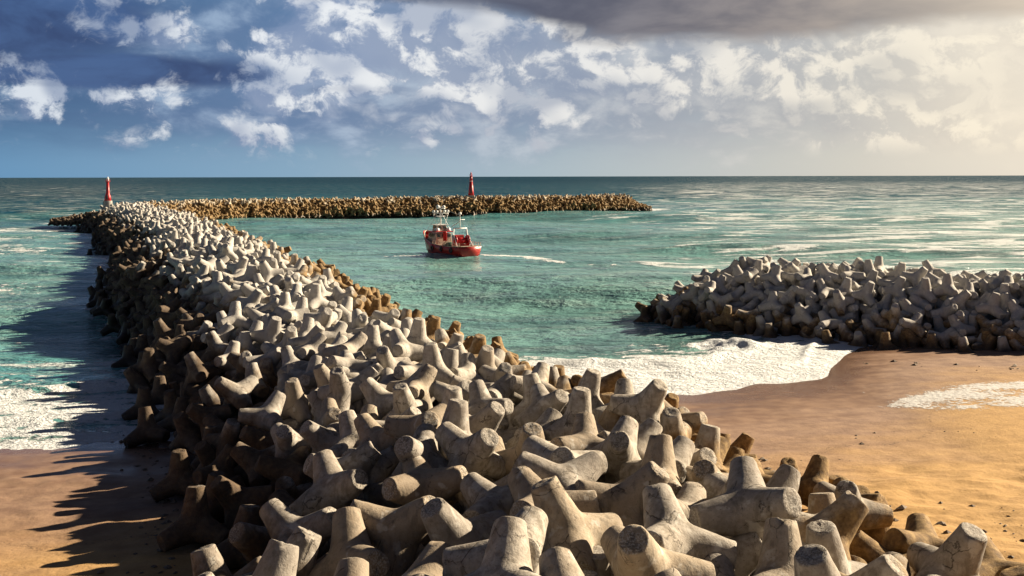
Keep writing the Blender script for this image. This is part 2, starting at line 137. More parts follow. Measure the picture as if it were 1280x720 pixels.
-2612,12077,279,820,119,-533,164,-2375,12065,178,139,715,-567,383,-2113,12060,32,54,913,-52,398,-1917,12032,-6,516,72,-782,341,-4371,12253,-12,136,756,-416,-485,-4103,12175,130,570,-187,605,-522,
-3931,12251,207,236,-789,482,294,-3582,12187,332,530,-817,-152,161,-3269,12284,416,206,106,851,-470,-3000,12256,424,780,191,-63,-591,-2888,12280,343,115,25,868,481,-2511,12415,171,952,-89,258,-131,
-2289,12351,89,371,606,316,-627,-2064,12367,4,692,690,-164,126,-4437,12561,-21,173,-625,-241,-721,-4173,12490,106,408,899,-136,-71,-4102,12571,192,261,355,-853,-278,-3701,12353,306,656,205,-71,-721,
-3377,12486,406,857,-40,-74,-506,-3030,12638,374,33,36,208,-976,-2810,12495,299,21,457,-701,-546,-2651,12504,205,544,603,578,-57,-2329,12554,109,644,548,496,194,-2164,12463,-10,351,-713,-256,549,
-4374,12721,24,551,244,796,31,-4167,12735,130,248,-55,-86,962,-3891,12824,206,383,-901,-158,120,-3638,12679,373,332,231,725,-555,-3311,12690,411,209,-783,-327,-485,-2997,12868,283,672,-223,-692,130,
-2700,12855,161,683,-207,-697,52,-2412,12880,21,944,-180,226,-155,-2246,12776,-13,368,731,-315,478,-2028,12732,-26,400,-682,-404,-458,-545,-204,177,873,-221,25,431,-349,-104,148,300,-742,-347,-487,
-108,33,231,312,-221,-191,903,111,107,319,504,713,476,98,449,19,316,127,-394,764,-493,690,134,352,659,-708,-205,144,1125,-51,219,114,-764,167,611,1203,163,290,119,380,-713,575,
1381,-47,149,261,-71,-41,961,1568,12,224,333,316,-880,119,-458,360,233,414,663,-577,232,-306,354,217,683,103,521,500,-181,415,328,439,-37,-608,659,99,373,344,245,53,-680,688,
391,426,331,729,154,177,-641,652,350,371,763,-141,394,-491,945,348,277,260,-648,-495,515,1251,375,269,981,64,-96,148,1433,393,168,421,-441,790,-36,1697,277,155,48,831,-126,537,
-435,530,192,362,777,91,504,-234,628,229,166,318,875,322,-57,515,315,167,-644,-216,-713,192,574,344,941,24,334,32,489,609,395,340,-66,-875,-334,659,511,410,416,380,-822,-70,
937,549,301,992,-46,-25,-108,1256,645,261,144,-840,-454,-257,1399,582,164,598,-244,578,-496,-513,730,209,819,-470,-324,37,-246,790,242,146,-404,-355,-829,-59,736,330,111,-176,833,511,
189,780,334,156,-899,-355,-200,454,844,385,847,-409,-334,38,672,833,326,314,-617,671,262,995,766,341,221,-533,-477,-661,1136,859,212,158,-885,-374,-223,1377,764,245,258,522,130,-801,
-472,900,238,692,63,-519,496,-279,1085,255,31,696,666,262,-72,1054,300,172,-559,809,34,256,941,352,628,58,613,-475,473,1026,342,162,-660,714,162,679,1055,400,634,-446,-618,120,
991,1060,286,818,290,-394,-300,1177,1094,324,895,-164,-125,-394,1369,1094,232,455,-429,778,-50,-450,1277,195,800,-136,-342,-472,-271,1235,291,815,-83,370,-437,-51,1197,323,261,-154,915,265,
198,1300,427,121,-758,-316,-555,424,1270,347,429,-619,-152,639,584,1328,391,192,606,385,668,781,1351,390,647,-259,-515,-496,1151,1295,261,141,-544,-444,696,1346,1260,246,466,-332,-328,750,
-503,1453,192,803,-285,488,183,-266,1468,235,314,617,-554,461,-29,1457,381,163,610,-57,772,232,1425,333,150,436,-779,424,462,1442,346,836,255,74,-479,693,1518,403,261,-912,-227,-216,
970,1427,286,755,-591,213,-184,1152,1441,321,544,-21,138,826,1365,1433,174,70,-581,535,607,-530,1587,206,513,300,386,705,-404,1720,245,642,436,-28,628,-108,1615,298,874,-285,-362,-146,
240,1689,336,61,-68,959,-265,499,1649,412,588,-31,152,-793,726,1716,331,957,241,22,156,1034,1716,261,453,-709,104,-529,1190,1571,242,219,-808,546,-14,1411,1657,244,24,308,926,211,
-511,1933,184,104,731,505,-445,-341,1945,249,390,450,799,71,-114,1910,309,432,286,114,846,185,1907,421,301,-820,381,298,455,1819,351,683,-328,527,382,770,1863,354,422,799,80,418,
1012,1884,246,182,-186,-148,953,1151,2000,197,757,646,82,34,1348,1836,194,0,949,-150,273,-513,2154,196,77,-914,-380,110,-245,2049,204,970,-21,-199,-132,-51,2059,352,31,10,666,744,
209,2057,412,818,93,279,493,392,2014,348,306,-255,495,771,667,2128,324,493,866,-72,-22,967,2159,285,113,-413,-719,-546,1160,2198,198,512,154,-365,-761,1380,2099,166,109,102,-877,-455,
-543,2323,245,953,94,-169,227,-397,2433,204,731,-432,501,162,-132,2375,287,118,-193,-866,-444,184,2352,333,536,281,685,403,446,2300,331,356,199,761,-502,699,2289,336,358,512,778,-43,
994,2456,213,509,-335,764,-208,1178,2451,208,52,262,947,174,1355,2370,148,996,55,0,62,-547,2525,226,518,-783,-269,-211,-365,2599,238,223,188,938,-182,-75,2589,317,219,24,-922,314,
246,2647,378,807,472,-113,333,503,2664,376,405,428,-172,-788,697,2487,321,930,-44,42,-359,994,2695,285,7,-651,-32,757,1137,2627,198,689,-530,-443,213,1377,2667,231,393,-171,-47,901,
-735,2645,186,824,-133,-549,15,-572,2738,305,716,282,-596,223,-314,2758,230,829,61,-432,347,20,2793,328,491,855,-63,-148,213,2779,426,780,275,134,544,423,2801,362,252,574,576,-523,
681,2804,351,312,-407,-3,857,943,2851,315,54,-830,-278,-477,1129,2801,264,79,-721,669,159,1359,2860,276,731,464,-419,-271,-707,3068,190,826,-392,372,154,-502,3107,257,463,-190,861,79,
-320,2935,254,416,-352,-461,699,-42,3033,411,405,595,333,-608,179,3071,326,182,643,-612,-421,449,3072,356,744,598,180,234,680,3036,290,542,760,-319,158,969,3131,290,434,-342,701,-449,
1123,3008,225,638,750,-161,48,1388,3041,200,225,-282,-585,725,-721,3250,218,527,238,419,698,-510,3257,280,98,235,810,526,-305,3301,303,845,-354,-399,4,-69,3218,360,886,159,381,208,
196,3307,319,377,207,779,-454,480,3379,374,541,665,-14,-513,711,3310,284,757,-17,-217,615,989,3409,297,603,-560,518,228,1150,3290,190,282,-812,182,476,-695,3507,208,518,-280,795,139,
-536,3480,278,62,390,-727,559,-326,3492,309,171,214,291,916,-61,3512,397,205,410,309,-832,184,3475,374,386,-484,337,-707,501,3611,336,900,-345,-251,-73,725,3581,237,906,303,275,-102,
959,3538,198,303,-484,551,607,1165,3465,246,103,-83,836,-530,-767,3765,185,768,-518,348,134,-626,3731,249,319,-433,-841,-33,-315,3737,295,259,237,-235,905,-40,3637,366,408,576,705,50,
230,3677,335,434,673,551,-229,579,3730,349,329,764,-320,-451,801,3790,273,319,124,-882,-322,969,3737,170,645,741,111,143,1151,3818,237,684,555,358,-307,-949,3821,179,771,-185,558,-242,
-805,3948,254,591,671,55,442,-622,3960,262,557,-78,570,597,-318,3980,341,46,-98,-378,918,-36,3955,359,151,289,-656,680,185,3911,364,167,-919,307,177,564,3881,251,341,306,105,882,
767,3968,307,810,-440,248,-294,882,4028,194,6,59,995,73,1137,4051,169,155,-752,84,-634,-948,4118,236,554,798,-137,191,-731,4177,199,217,655,-642,332,-587,4214,249,397,-706,-543,-218,
-322,4150,354,582,677,-406,189,30,4229,329,502,431,-247,707,272,4273,335,507,245,583,-584,501,4119,391,415,768,-363,324,758,4246,260,575,498,-540,357,917,4154,177,402,-675,-583,-204,
1196,4154,129,211,67,-23,-974,-1154,4314,143,117,908,101,388,-988,4412,245,447,470,20,-759,-821,4490,181,646,214,-50,-730,-555,4411,340,583,-34,261,767,-266,4415,363,925,-170,52,-333,
4,4443,362,448,-865,-188,119,241,4398,353,966,205,-147,-44,478,4470,329,653,-533,-452,289,714,4459,252,686,657,138,-278,1014,4464,168,701,-425,-556,-126,-1165,4510,219,331,-798,-108,-489,
-987,4655,232,305,-864,-397,15,-757,4634,295,19,-549,747,-372,-564,4571,342,119,837,279,-453,-245,4623,388,431,832,-347,16,19,4664,317,113,-773,-115,-613,283,4628,287,815,487,263,164,
538,4539,253,467,-496,687,247,724,4620,220,167,-904,-377,-99,958,4753,146,401,-122,542,727,-1294,4896,166,276,157,-680,659,-1000,4803,221,94,-650,-752,-35,-754,4784,291,200,958,-199,-36,
-479,4807,381,538,755,-346,135,-177,4881,410,325,-588,613,413,35,4908,364,65,747,141,-645,256,4889,267,296,654,470,511,497,4968,231,493,666,-389,400,672,4945,155,589,-387,265,-657,
-1384,5027,209,216,-497,185,-818,-1264,5147,207,490,552,-619,-262,-1026,5075,216,294,-725,566,255,-816,4976,310,627,94,-599,-486,-475,4994,399,54,924,360,113,-313,4981,392,656,-31,553,-510,
101,5114,262,892,-165,405,-107,399,5183,264,745,-93,-508,-421,512,5119,244,628,392,626,243,732,5220,143,246,445,848,142,-1440,5313,199,195,-201,-123,951,-1280,5334,205,554,-547,421,-464,
-1087,5236,209,992,39,-87,-69,-751,5216,316,498,853,98,-116,-447,5287,385,846,227,-409,253,-157,5386,299,807,24,360,466,138,5426,314,556,-235,-356,-712,305,5292,184,705,-274,460,462,
538,5349,171,854,-455,5,248,-1404,5536,204,531,-387,-350,666,-1212,5494,192,129,-436,33,-889,-976,5528,312,322,-362,-135,-863,-703,5533,336,636,-86,388,-660,-490,5507,386,439,-667,591,105,
-248,5546,320,198,618,-744,-149,75,5524,257,693,21,-49,717,240,5604,151,644,-501,375,-437,513,5663,75,109,-380,673,623,-1620,5823,156,829,-105,316,-446,-1456,5692,210,157,479,-278,-817,
-1289,5778,267,464,-691,-530,156,-1056,5709,420,71,-48,-649,755,-727,5714,318,488,-247,-116,828,-446,5701,390,568,569,-103,-584,-163,5877,270,632,-480,-298,528,-91,5793,223,359,679,-97,-631,
196,5775,138,570,-470,659,-133,494,5885,111,380,281,-702,531,-1670,5974,150,274,-819,1,502,-1437,5911,247,609,-509,-511,327,-1249,5944,289,407,800,-330,290,-915,5807,356,181,-12,594,783,
-711,6023,362,486,-659,369,-438,-463,5934,341,176,-653,-202,707,-218,5944,206,2,-902,-199,-381,172,6077,104,276,-832,-465,118,312,6030,101,519,-329,-687,-386,-1828,6264,93,449,-304,720,-431,
-1704,6154,180,523,256,-470,-661,-1434,6210,228,265,340,-844,-316,-1238,6187,340,490,-743,447,82,-983,6181,392,482,93,-823,-283,-704,6213,318,215,-751,-418,462,-294,6292,261,185,-17,624,-757,
-107,6347,156,257,-282,-922,49,56,6329,172,289,884,-296,-212,270,6308,109,203,-434,-814,-324,-1912,6434,74,879,-21,-472,55,-1652,6448,212,677,-116,-711,140,-1453,6365,292,293,-245,866,-319,
-1207,6444,344,699,-605,-131,356,-891,6424,356,371,504,-172,760,-570,6498,315,293,954,-47,22,-312,6527,213,670,-289,-300,-613,-127,6546,202,594,-376,710,27,74,6508,151,589,-726,-99,-338,
-2196,6621,171,647,-634,401,128,-1986,6515,144,730,91,644,-207,-1817,6635,240,667,288,-685,33,-1531,6622,254,219,626,659,-353,-1252,6598,369,733,491,237,404,-877,6577,341,517,-785,-4,337,
-487,6807,322,520,394,389,-648,-384,6817,158,339,-434,-798,-238,-149,6705,204,218,831,-494,-123,36,6671,106,346,-71,-54,933,-2209,6862,138,740,507,437,47,-2014,6808,113,336,-347,-871,-71,
-1778,6890,216,882,-71,-383,262,-1496,6930,363,598,-443,176,-643,-1132,6901,397,47,-910,88,-400,-898,6848,318,279,348,854,265,-498,7039,258,515,-621,545,-223,-255,6959,216,760,-51,-99,638,
-77,6955,161,356,379,-495,695,-2206,7092,217,849,-340,367,161,-1988,6950,235,904,408,117,28,-1726,7110,317,264,577,-717,-285,-1448,7096,349,164,250,-887,-348,-1063,7066,362,351,788,282,-417,
-742,7198,318,28,-472,-294,-830,-551,7263,256,794,-306,-483,-204,-357,7173,186,688,295,-253,-611,-249,7164,159,770,166,-323,523,-2353,7335,119,58,-746,542,-380,-2212,7330,217,286,46,794,-533,
-2018,7161,276,877,211,113,414,-1729,7230,288,244,-321,804,-435,-1427,7326,410,6,111,920,-374,-1064,7338,363,832,-28,-540,112,-726,7461,328,323,156,-745,561,-629,7441,160,17,-657,-645,-387,
-296,7447,86,812,-262,507,114,-220,7300,120,279,555,726,-290,5490,7314,86,777,532,-333,-17,5676,7306,124,267,-14,-506,819,6003,7326,65,199,-187,707,651,-2396,7602,164,20,551,326,766,
-2191,7579,182,563,603,-9,-564,-1941,7453,243,362,616,599,-358,-1688,7507,358,526,441,536,489,-1340,7531,377,254,913,307,-76,-1086,7609,402,165,277,-43,-945,-833,7696,236,645,-77,598,468,
-596,7670,205,292,-944,132,58,-353,7636,161,35,617,285,731,4583,7567,64,221,459,538,-670,4801,7519,116,796,231,-305,467,5038,7566,150,270,595,360,-664,5228,7524,122,199,-495,661,527,
5462,7578,147,227,19,865,-444,5679,7555,146,897,-55,77,430,5955,7499,137,495,-150,844,-134,-2437,7739,193,952,-92,-286,-21,-2153,7771,218,65,-162,-639,-748,-1946,7807,349,358,267,510,-733,
-1622,7707,378,402,-192,-80,-891,-1288,7824,410,947,-54,268,160,-1117,7814,304,245,537,-44,805,-876,7861,190,194,61,883,-421,-552,7798,219,307,-499,-366,722,-415,7799,141,633,755,-142,-90,
3888,7780,78,703,110,-559,-423,4070,7804,105,533,-503,-675,-69,4335,7754,80,348,212,-805,428,4542,7650,203,433,-55,870,224,4800,7759,150,830,492,-53,254,4990,7774,193,406,-468,-777,105,
5215,7687,181,380,-478,790,38,5352,7774,217,371,-499,-775,103,5725,7817,250,175,437,874,-108,5978,7774,253,597,194,-759,-167,-2631,7802,68,506,450,688,259,-2412,8020,167,330,-18,-229,915,
-2168,7971,221,373,-208,-844,-321,-1877,7939,390,906,215,-358,-60,-1640,8009,401,940,21,122,314,-1306,7968,382,77,161,97,-978,-1089,8115,297,59,667,471,572,-812,8080,208,675,417,-591,-137,
-607,8029,175,341,-99,-875,-325,-395,7955,26,80,-838,171,-510,3654,7975,115,213,148,-936,-233,3882,7971,198,447,-455,422,643,4074,7990,176,403,182,562,698,4265,7974,233,728,288,-349,513,
4570,7887,208,561,-725,-375,-125,4785,7909,251,494,290,-211,-791,4989,7986,235,505,526,490,-475,5218,7941,262,310,152,-669,-656,5441,7913,293,109,-551,278,-778,5702,8028,283,158,575,-446,-666,
6052,7978,319,281,517,-670,-451,-2677,8273,98,518,-166,-797,260,-2444,8231,170,626,198,665,353,-2169,8224,294,836,-357,413,13,-1921,8222,378,447,-692,-152,543,-1627,8262,418,284,-154,-728,603,
-1354,8126,331,64,196,-707,-675,-1001,8283,236,283,341,-871,-207,-823,8324,97,400,-354,674,-509,-549,8097,93,216,78,-447,-863,3215,8200,76,368,-608,670,210,3355,8240,157,48,570,-746,-337,
3625,8126,144,842,122,-523,31,3853,8198,204,897,281,-163,297,4092,8195,232,587,-438,-674,86,4362,8195,237,562,-531,612,157,4535,8193,279,614,-227,-748,99,4769,8191,329,131,94,-853,-495,
4956,8208,327,157,-800,182,548,5159,8233,310,892,-344,44,286,5470,8218,314,168,-846,332,379,5768,8226,325,375,-178,897,144,5994,8127,342,634,242,282,676,-2674,8457,152,472,353,756,281,
-2408,8433,253,373,834,355,-196,-2202,8501,306,940,214,-70,253,-1927,8448,388,66,-145,-756,-633,-1717,8475,452,274,21,-678,680,-1327,8435,316,647,-494,524,-248,-1071,8392,248,792,-528,130,275,
-798,8515,191,665,-340,-208,630,-616,8463,71,465,-457,659,374,2952,8408,59,74,623,-391,-672,3155,8368,82,518,-633,-494,289,3406,8354,209,858,-327,394,15,3580,8479,229,732,45,678,2,
3798,8426,322,449,827,-180,-282,4039,8403,277,316,938,-89,-99,4339,8406,290,414,-564,-400,591,4556,8332,439,209,719,-252,-611,4753,8426,326,445,-543,-387,-596,4956,8481,307,218,792,327,-466,
5226,8387,335,777,-235,467,-347,5473,8421,411,547,-662,113,499,5720,8422,309,435,272,844,-153,6102,8565,255,888,-54,246,383,-2864,8664,95,414,199,709,533,-2674,8642,158,35,-359,725,-585,
-2390,8624,253,53,-235,93,-965,-2182,8704,374,869,404,187,-212,-1880,8673,456,829,180,210,484,-1660,8745,384,926,134,-33,348,-1215,8581,283,861,247,-385,219,-1009,8619,206,184,125,973,42,
-588,8898,71,524,558,-495,-408,2433,8451,-6,59,-430,748,500,2641,8670,76,500,173,294,-795,2905,8587,144,469,343,691,-428,3141,8570,158,115,-154,-721,665,3428,8651,261,56,550,311,772,
3676,8722,337,482,-830,274,-36,3856,8741,325,97,81,-797,-589,4113,8633,335,77,-721,657,203,4326,8724,331,180,-21,-948,-259,4540,8688,410,66,-547,274,-787,4794,8689,304,825,-62,-544,-134,
5033,8601,376,645,-642,-227,-344,5226,8563,356,336,-111,866,351,5549,8662,295,637,-192,208,-716,5889,8851,229,59,240,-448,-858,6122,8864,155,341,-344,-168,-857,-2866,8821,51,268,251,26,-929,
-2631,8775,215,559,-642,426,302,-2451,8854,299,723,-174,-667,19,-2153,8921,400,55,-376,-923,41,-1884,8860,404,936,11,-349,-26,-1520,8907,360,520,-234,-587,-573,-1281,8756,313,491,173,853,3,
-1133,8885,166,235,-164,-379,879,-866,8938,52,327,525,746,-240,2236,8917,43,492,156,84,-851,2496,8699,133,740,256,619,49,2741,8882,221,58,928,321,175,3011,8885,252,35,-135,-743,654,
3150,8767,268,457,-464,706,276,3347,8880,285,295,-283,-528,744,3624,8899,319,555,553,-95,-612,3858,8963,363,78,342,88,931,4151,8958,378,652,259,699,129,4388,8916,403,216,-386,-679,-585,
4597,8957,369,301,-116,135,936,4845,8964,333,108,539,208,808,5079,8936,259,415,568,-102,702,5311,8949,281,708,449,-298,454,5571,9024,196,707,-491,-15,-507,5792,8997,198,381,-381,-92,836,
6147,8979,117,453,44,-884,-101,-3071,9103,32,6,-225,851,473,-2845,9081,176,941,-38,-298,146,-2638,9106,225,480,452,-628,411,-2445,9080,316,754,-404,377,351,-2095,9123,389,323,-240,-850,338,
-1781,9140,410,303,-872,12,-382,-1404,9269,195,651,631,96,-408,-1220,9089,255,31,-462,-25,885,-1013,9177,166,436,-55,-688,576,-778,9261,-23,412,532,-624,395,1974,9097,40,136,-847,-115,-499,
2219,9056,125,837,-541,-24,-56,2486,9085,207,668,276,-8,-689,2659,9110,254,10,-949,288,-122,2916,9116,295,837,177,-474,-205,3132,9114,308,845,451,269,95,3394,9217,342,762,509,-357,-173,
3675,9241,314,559,-14,112,-820,3904,9199,360,19,460,-595,-658,4130,9126,297,329,531,-648,434,4435,9255,314,140,-510,847,38,4619,9108,280,712,271,-512,-394,4780,9221,248,100,811,-570,76,
5065,9252,162,60,-764,-146,624,5344,9192,176,841,421,-233,244,5584,9287,115,627,-272,725,-69,5790,9258,186,817,391,44,419,6023,9229,50,526,-787,270,170,-3080,9309,83,814,44,300,493,
-2863,9306,225,471,-814,-126,-313,-2618,9325,280,809,-76,-453,365,-2327,9393,395,368,176,851,327,-2020,9342,397,913,4,-273,-299,-1703,9366,415,35,55,-891,-447,-1509,9411,218,911,-167,318,196,
-1299,9503,267,697,196,686,-52,-1025,9393,121,774,-512,-324,178,1793,9221,105,494,645,578,62,1993,9227,115,208,527,-140,-811,2131,9385,158,279,493,806,165,2509,9208,216,892,-412,182,5,
2689,9296,385,337,-285,470,763,2934,9420,340,756,-50,229,610,3149,9328,401,145,-270,-848,-429,3351,9393,388,482,-221,210,820,3629,9511,295,754,587,-249,-147,3922,9518,266,424,109,-776,-453,
4180,9376,262,810,62,398,-423,4387,9481,209,316,383,-351,792,4581,9379,183,718,-434,-513,-179,4809,9344,195,39,-534,510,-672,5026,9419,74,384,-862,-133,301,5321,9368,128,547,-804,-51,-222,
5425,9745,-35,282,-699,-414,508,5781,9385,31,807,-398,230,-367,6128,9382,-13,39,346,-772,-531,-3058,9445,83,55,-283,-334,897,-2972,9584,259,848,-278,-151,-423,-2592,9605,369,645,-373,-117,-655,
-2422,9599,409,892,-153,147,397,-2086,9482,458,186,-284,479,808,-1767,9530,321,119,909,158,364,-1236,9711,231,722,534,345,-269,-1271,9465,115,733,-374,-63,-562,-1066,9493,45,611,213,-550,526,
1754,9565,114,308,464,-697,449,1931,9596,153,830,-443,-317,-110,2220,9490,222,252,-110,-767,-578,2387,9622,256,216,-768,-448,401,2697,9602,370,275,-22,100,955,2972,9656,341,686,-188,227,-664,
3206,9641,345,764,181,616,-46,3505,9694,321,289,592,-410,629,3685,9764,276,718,-20,624,-305,3880,9700,197,287,738,-564,-232,4170,9571,163,307,-825,445,157,4420,9656,153,115,-83,-61,-987,
4616,9634,111,737,314,157,576,4877,9674,23,49,223,751,-618,5087,9572,114,97,-439,-786,-421,5243,9521,66,754,-73,12,651,-3262,9687,92,307,144,-190,-920,-3078,9839,196,220,440,304,815,
-2865,9729,285,574,160,129,791,-2760,9861,380,703,-310,-408,492,-2304,9843,500,66,-940,146,299,-1981,9871,375,11,-273,870,407,-1675,9816,265,823,339,453,-12,-1358,9859,139,625,181,-758,-28,
-1099,9776,142,381,203,754,-492,-911,9814,-33,294,-33,21,954,1512,9826,67,265,-523,-784,199,1726,9830,211,509,507,-36,693,1978,9809,210,173,95,849,-488,2282,9781,280,38,-845,529,60,
2520,9822,345,385,-58,-569,723,2720,9771,367,446,-791,-139,392,3035,9871,302,42,-825,-375,-418,3310,9868,329,224,-432,-126,-863,3535,9970,310,175,75,613,765,3708,9957,162,700,460,388,-382,
3951,9921,117,202,-193,-957,-62,4194,10008,81,82,-474,249,839,4393,9905,75,590,111,-744,290,4616,9903,7,9,-71,-260,962,-3682,9995,-13,137,-208,-857,-449,-3266,9984,189,944,237,88,208,
-3074,10085,214,782,-548,-222,190,-2631,10007,374,975,185,-73,-91,-2326,10060,426,840,-27,-366,397,-2009,10082,345,77,-863,393,-305,-1662,9975,215,805,325,44,-492,-1468,10109,144,807,561,-101,150,
-1210,10100,59,30,34,631,773,1453,9997,118,110,-147,-836,-515,1648,9974,233,105,780,-516,335,1957,10015,260,667,159,300,662,2198,9979,305,316,-200,-454,807,2515,10053,340,725,471,448,-224,
2755,9962,333,13,958,-223,174,3043,10077,259,872,210,308,314,3347,10033,243,225,-842,447,197,3552,10174,221,818,-106,539,-167,3720,10075,162,347,908,-175,-151,3915,10090,171,20,-516,700,-491,
4194,10210,8,487,-428,727,-222,-3370,10276,143,53,-676,331,655,-3136,10240,208,867,37,-290,401,-2907,10191,366,460,-104,792,-385,-2615,10258,433,267,-735,295,547,-2280,10235,429,777,-437,367,-262,
-1996,10387,327,702,-101,434,554,-1697,10408,259,101,289,612,-728,-1407,10398,31,360,242,792,-428,-1343,10150,86,104,877,66,-462,1384,10333,72,218,645,646,342,1668,10343,122,258,-312,546,732,
1949,10300,301,760,-403,54,-505,2209,10314,399,844,-160,403,312,2476,10351,336,37,183,-205,-960,2838,10341,266,378,-873,-282,-121,3097,10321,311,165,29,-647,742,3288,10233,166,429,876,-156,-151,
3598,10399,66,506,275,-311,754,3697,10245,61,755,647,92,-30,3920,10185,50,717,274,414,-488,-3540,10466,102,589,181,-735,-279,-3379,10446,255,440,443,-507,-592,-3193,10525,244,506,-705,269,-415,
-2946,10522,382,308,-49,645,697,-2523,10516,427,768,42,-635,56,-2250,10550,440,749,593,179,-231,-1986,10573,233,334,-602,-323,648,-1617,10558,181,27,-438,-856,269,-1528,10506,102,735,54,-270,618,
1267,10407,26,766,-89,609,179,1672,10516,112,491,-611,-235,574,2016,10461,287,482,-343,322,-738,2224,10510,370,488,358,196,770,2468,10637,251,868,-392,143,-265,2718,10679,316,904,105,-48,409,
3006,10559,183,639,-49,-418,642,3311,10399,203,57,-512,328,-790,3552,10544,26,468,-54,-881,-2,3771,10703,-29,114,808,-97,568,-3975,10221,-45,535,321,-749,219,-3298,10665,236,604,-638,-449,155,
-3080,10768,359,423,-591,-329,601,-2812,10670,436,260,853,-448,31,-2581,10725,498,14,164,-981,92,-2195,10702,325,777,-225,230,-539,-1852,10826,191,222,804,330,440,-1502,10799,97,331,331,487,-736,
-1490,10624,18,369,-204,-38,-905,1478,10793,45,117,-649,732,-167,1759,10795,110,72,642,344,680,1965,10717,219,345,-234,653,-630,2233,10732,257,776,-493,377,105,2538,10797,180,690,623,359,-68,
2838,10752,205,16,529,-113,-840,3097,10686,95,123,746,60,650,3356,10836,87,359,880,-303,-45,3571,10889,-34,29,-264,-813,517,-3869,10958,71,434,-799,204,-360,-3679,10796,154,788,-594,-150,-39,
-3345,10825,230,434,-776,-449,-71,-3071,10923,372,583,746,-87,-306,-2791,10913,487,634,437,-380,510,-2516,10939,460,246,-576,2,-779,-2253,11037,316,536,781,-149,279,-1926,11012,191,356,-630,-513,-460,
-1610,11014,133,694,-304,-31,651,-1403,11119,-35,239,-699,-357,-570,1804,10977,66,347,-437,813,-160,1995,11025,95,332,-33,780,-528,2214,10941,145,60,-357,-469,-804,2458,11033,117,557,-12,767,316,
2735,11017,150,595,-128,-747,-264,3201,10951,122,366,663,-603,-248,3271,11052,-22,99,309,679,-657,-3746,11053,135,833,92,141,525,-3533,11181,211,506,-136,-790,-314,-3335,11115,322,703,-553,400,196,
-3061,11128,407,90,-454,559,687,-2803,11260,518,520,353,764,140,-2536,11212,413,506,557,-439,489,-2125,11272,300,785,361,463,189,-1959,11279,221,18,-370,585,-720,-1736,11077,104,39,-246,799,546,
1996,11167,15,604,55,-220,-762,2296,11291,3,474,-270,833,-78,2539,11196,111,617,344,50,705,2762,11271,71,476,694,-429,-326,3044,11319,-37,267,702,-403,-521,-4034,11376,76,182,42,-861,-471,
-3628,11381,221,172,-73,149,970,-3364,11442,336,490,-430,-467,596,-3106,11325,439,321,611,702,172,-2729,11382,421,699,340,-499,380,-2283,11372,250,603,771,-66,-190,-2067,11466,198,2,-882,312,-350,
-1872,11422,135,454,-211,859,-97,-1665,11409,-2,475,58,824,-299,-4071,11621,87,554,742,311,207,-3881,11541,128,49,954,-58,-287,-3577,11549,301,486,-794,-360,-43,-3244,11635,415,218,741,-613,-158,
-3041,11601,456,715,489,-377,324,-2669,11745,390,982,-17,-180,-32,-2374,11565,241,92,-38,-787,607,-1939,11629,204,816,-387,43,-426,-1888,11720,41,722,-571,133,365,-1610,11560,-39,95,-448,-709,534,
-4054,11789,103,628,-362,-566,-391,-3816,11686,250,447,699,374,411,-3559,11733,308,55,540,302,782,-3366,11814,417,935,-249,172,178,-3021,11781,455,508,660,412,367,-2681,11951,337,972,19,68,218,
-2310,11688,258,613,-319,-490,-529,-1953,11804,147,732,-112,112,661,-1968,11981,77,499,-6,379,778,-4258,12092,48,158,-334,-233,-898,-4116,12041,209,594,189,-771,-123,-3824,11985,259,671,495,460,-302,
-3638,12000,371,633,249,-452,575,-3368,12102,421,253,803,-109,527,-2973,12056,448,500,166,471,706,-2612,12115,408,709,632,293,102,-2363,12225,165,32,-793,458,-397,-2269,12089,115,397,395,-631,-535,
-1983,12183,-28,402,-110,2,-908,-4237,12279,70,524,715,-244,-391,-4066,12267,200,219,-621,-29,751,-3942,12175,294,573,-555,-367,-477,-3472,12184,419,739,201,264,585,-3149,12295,460,909,79,312,259,
-2751,12226,381,487,46,-810,319,-2606,12238,262,758,-365,-148,-519,-2243,12292,210,249,-499,757,-336,-2100,12318,98,330,-580,-380,-639,-4381,12454,25,218,754,-394,476,-4316,12513,103,237,-166,-241,925,
-3901,12434,239,416,905,-40,-61,-3736,12485,374,392,317,-277,817,-3531,12569,438,419,-736,527,-55,-2878,12413,359,587,360,723,41,-2596,12393,265,113,805,-455,-360,-2471,12551,124,882,18,287,371,
-2252,12577,20,581,630,161,-486,-4296,12697,93,249,62,-866,426,-4155,12946,84,704,313,567,287,-3810,12775,285,698,-665,-79,250,-3597,13115,253,532,-116,374,-749,-3055,12839,372,353,-480,-509,-620,
-2614,13289,26,723,-549,340,243,-2534,12898,102,74,-407,846,332,-2405,12701,86,621,108,515,579,-2113,12903,-10,861,62,-14,503,-191,130,274,193,430,450,-757,-74,38,348,794,-42,-597,-102,
86,193,411,309,130,-936,102,334,196,307,134,160,265,-940,516,123,441,71,-353,926,102,1113,-207,220,71,-485,-599,632,1128,248,337,375,-435,768,278,1361,105,184,964,60,-106,-233,
-331,413,319,729,-143,485,460,-67,244,334,97,507,-688,-507,179,446,457,782,589,192,-42,340,473,418,546,338,697,315,653,369,487,269,-30,-32,961,1036,358,358,258,-505,766,300,
1345,257,326,762,21,-581,-283,1448,453,270,671,660,-130,-310,-255,574,339,347,935,-41,30,-33,583,401,665,526,489,-200,136,607,444,531,-715,453,-5,350,636,448,386,157,659,-625,
534,556,480,167,675,717,27,988,633,396,626,316,-316,637,1159,620,352,416,-458,-714,-323,1417,617,300,248,409,-580,-658,-331,862,287,29,-990,114,-66,-161,705,408,811,116,-453,349,
90,761,442,567,-483,581,-324,391,843,492,602,92,60,-790,669,769,413,671,178,-160,701,890,831,375,853,-163,426,250,1087,908,305,408,634,-496,-428,1288,892,243,166,-159,277,932,
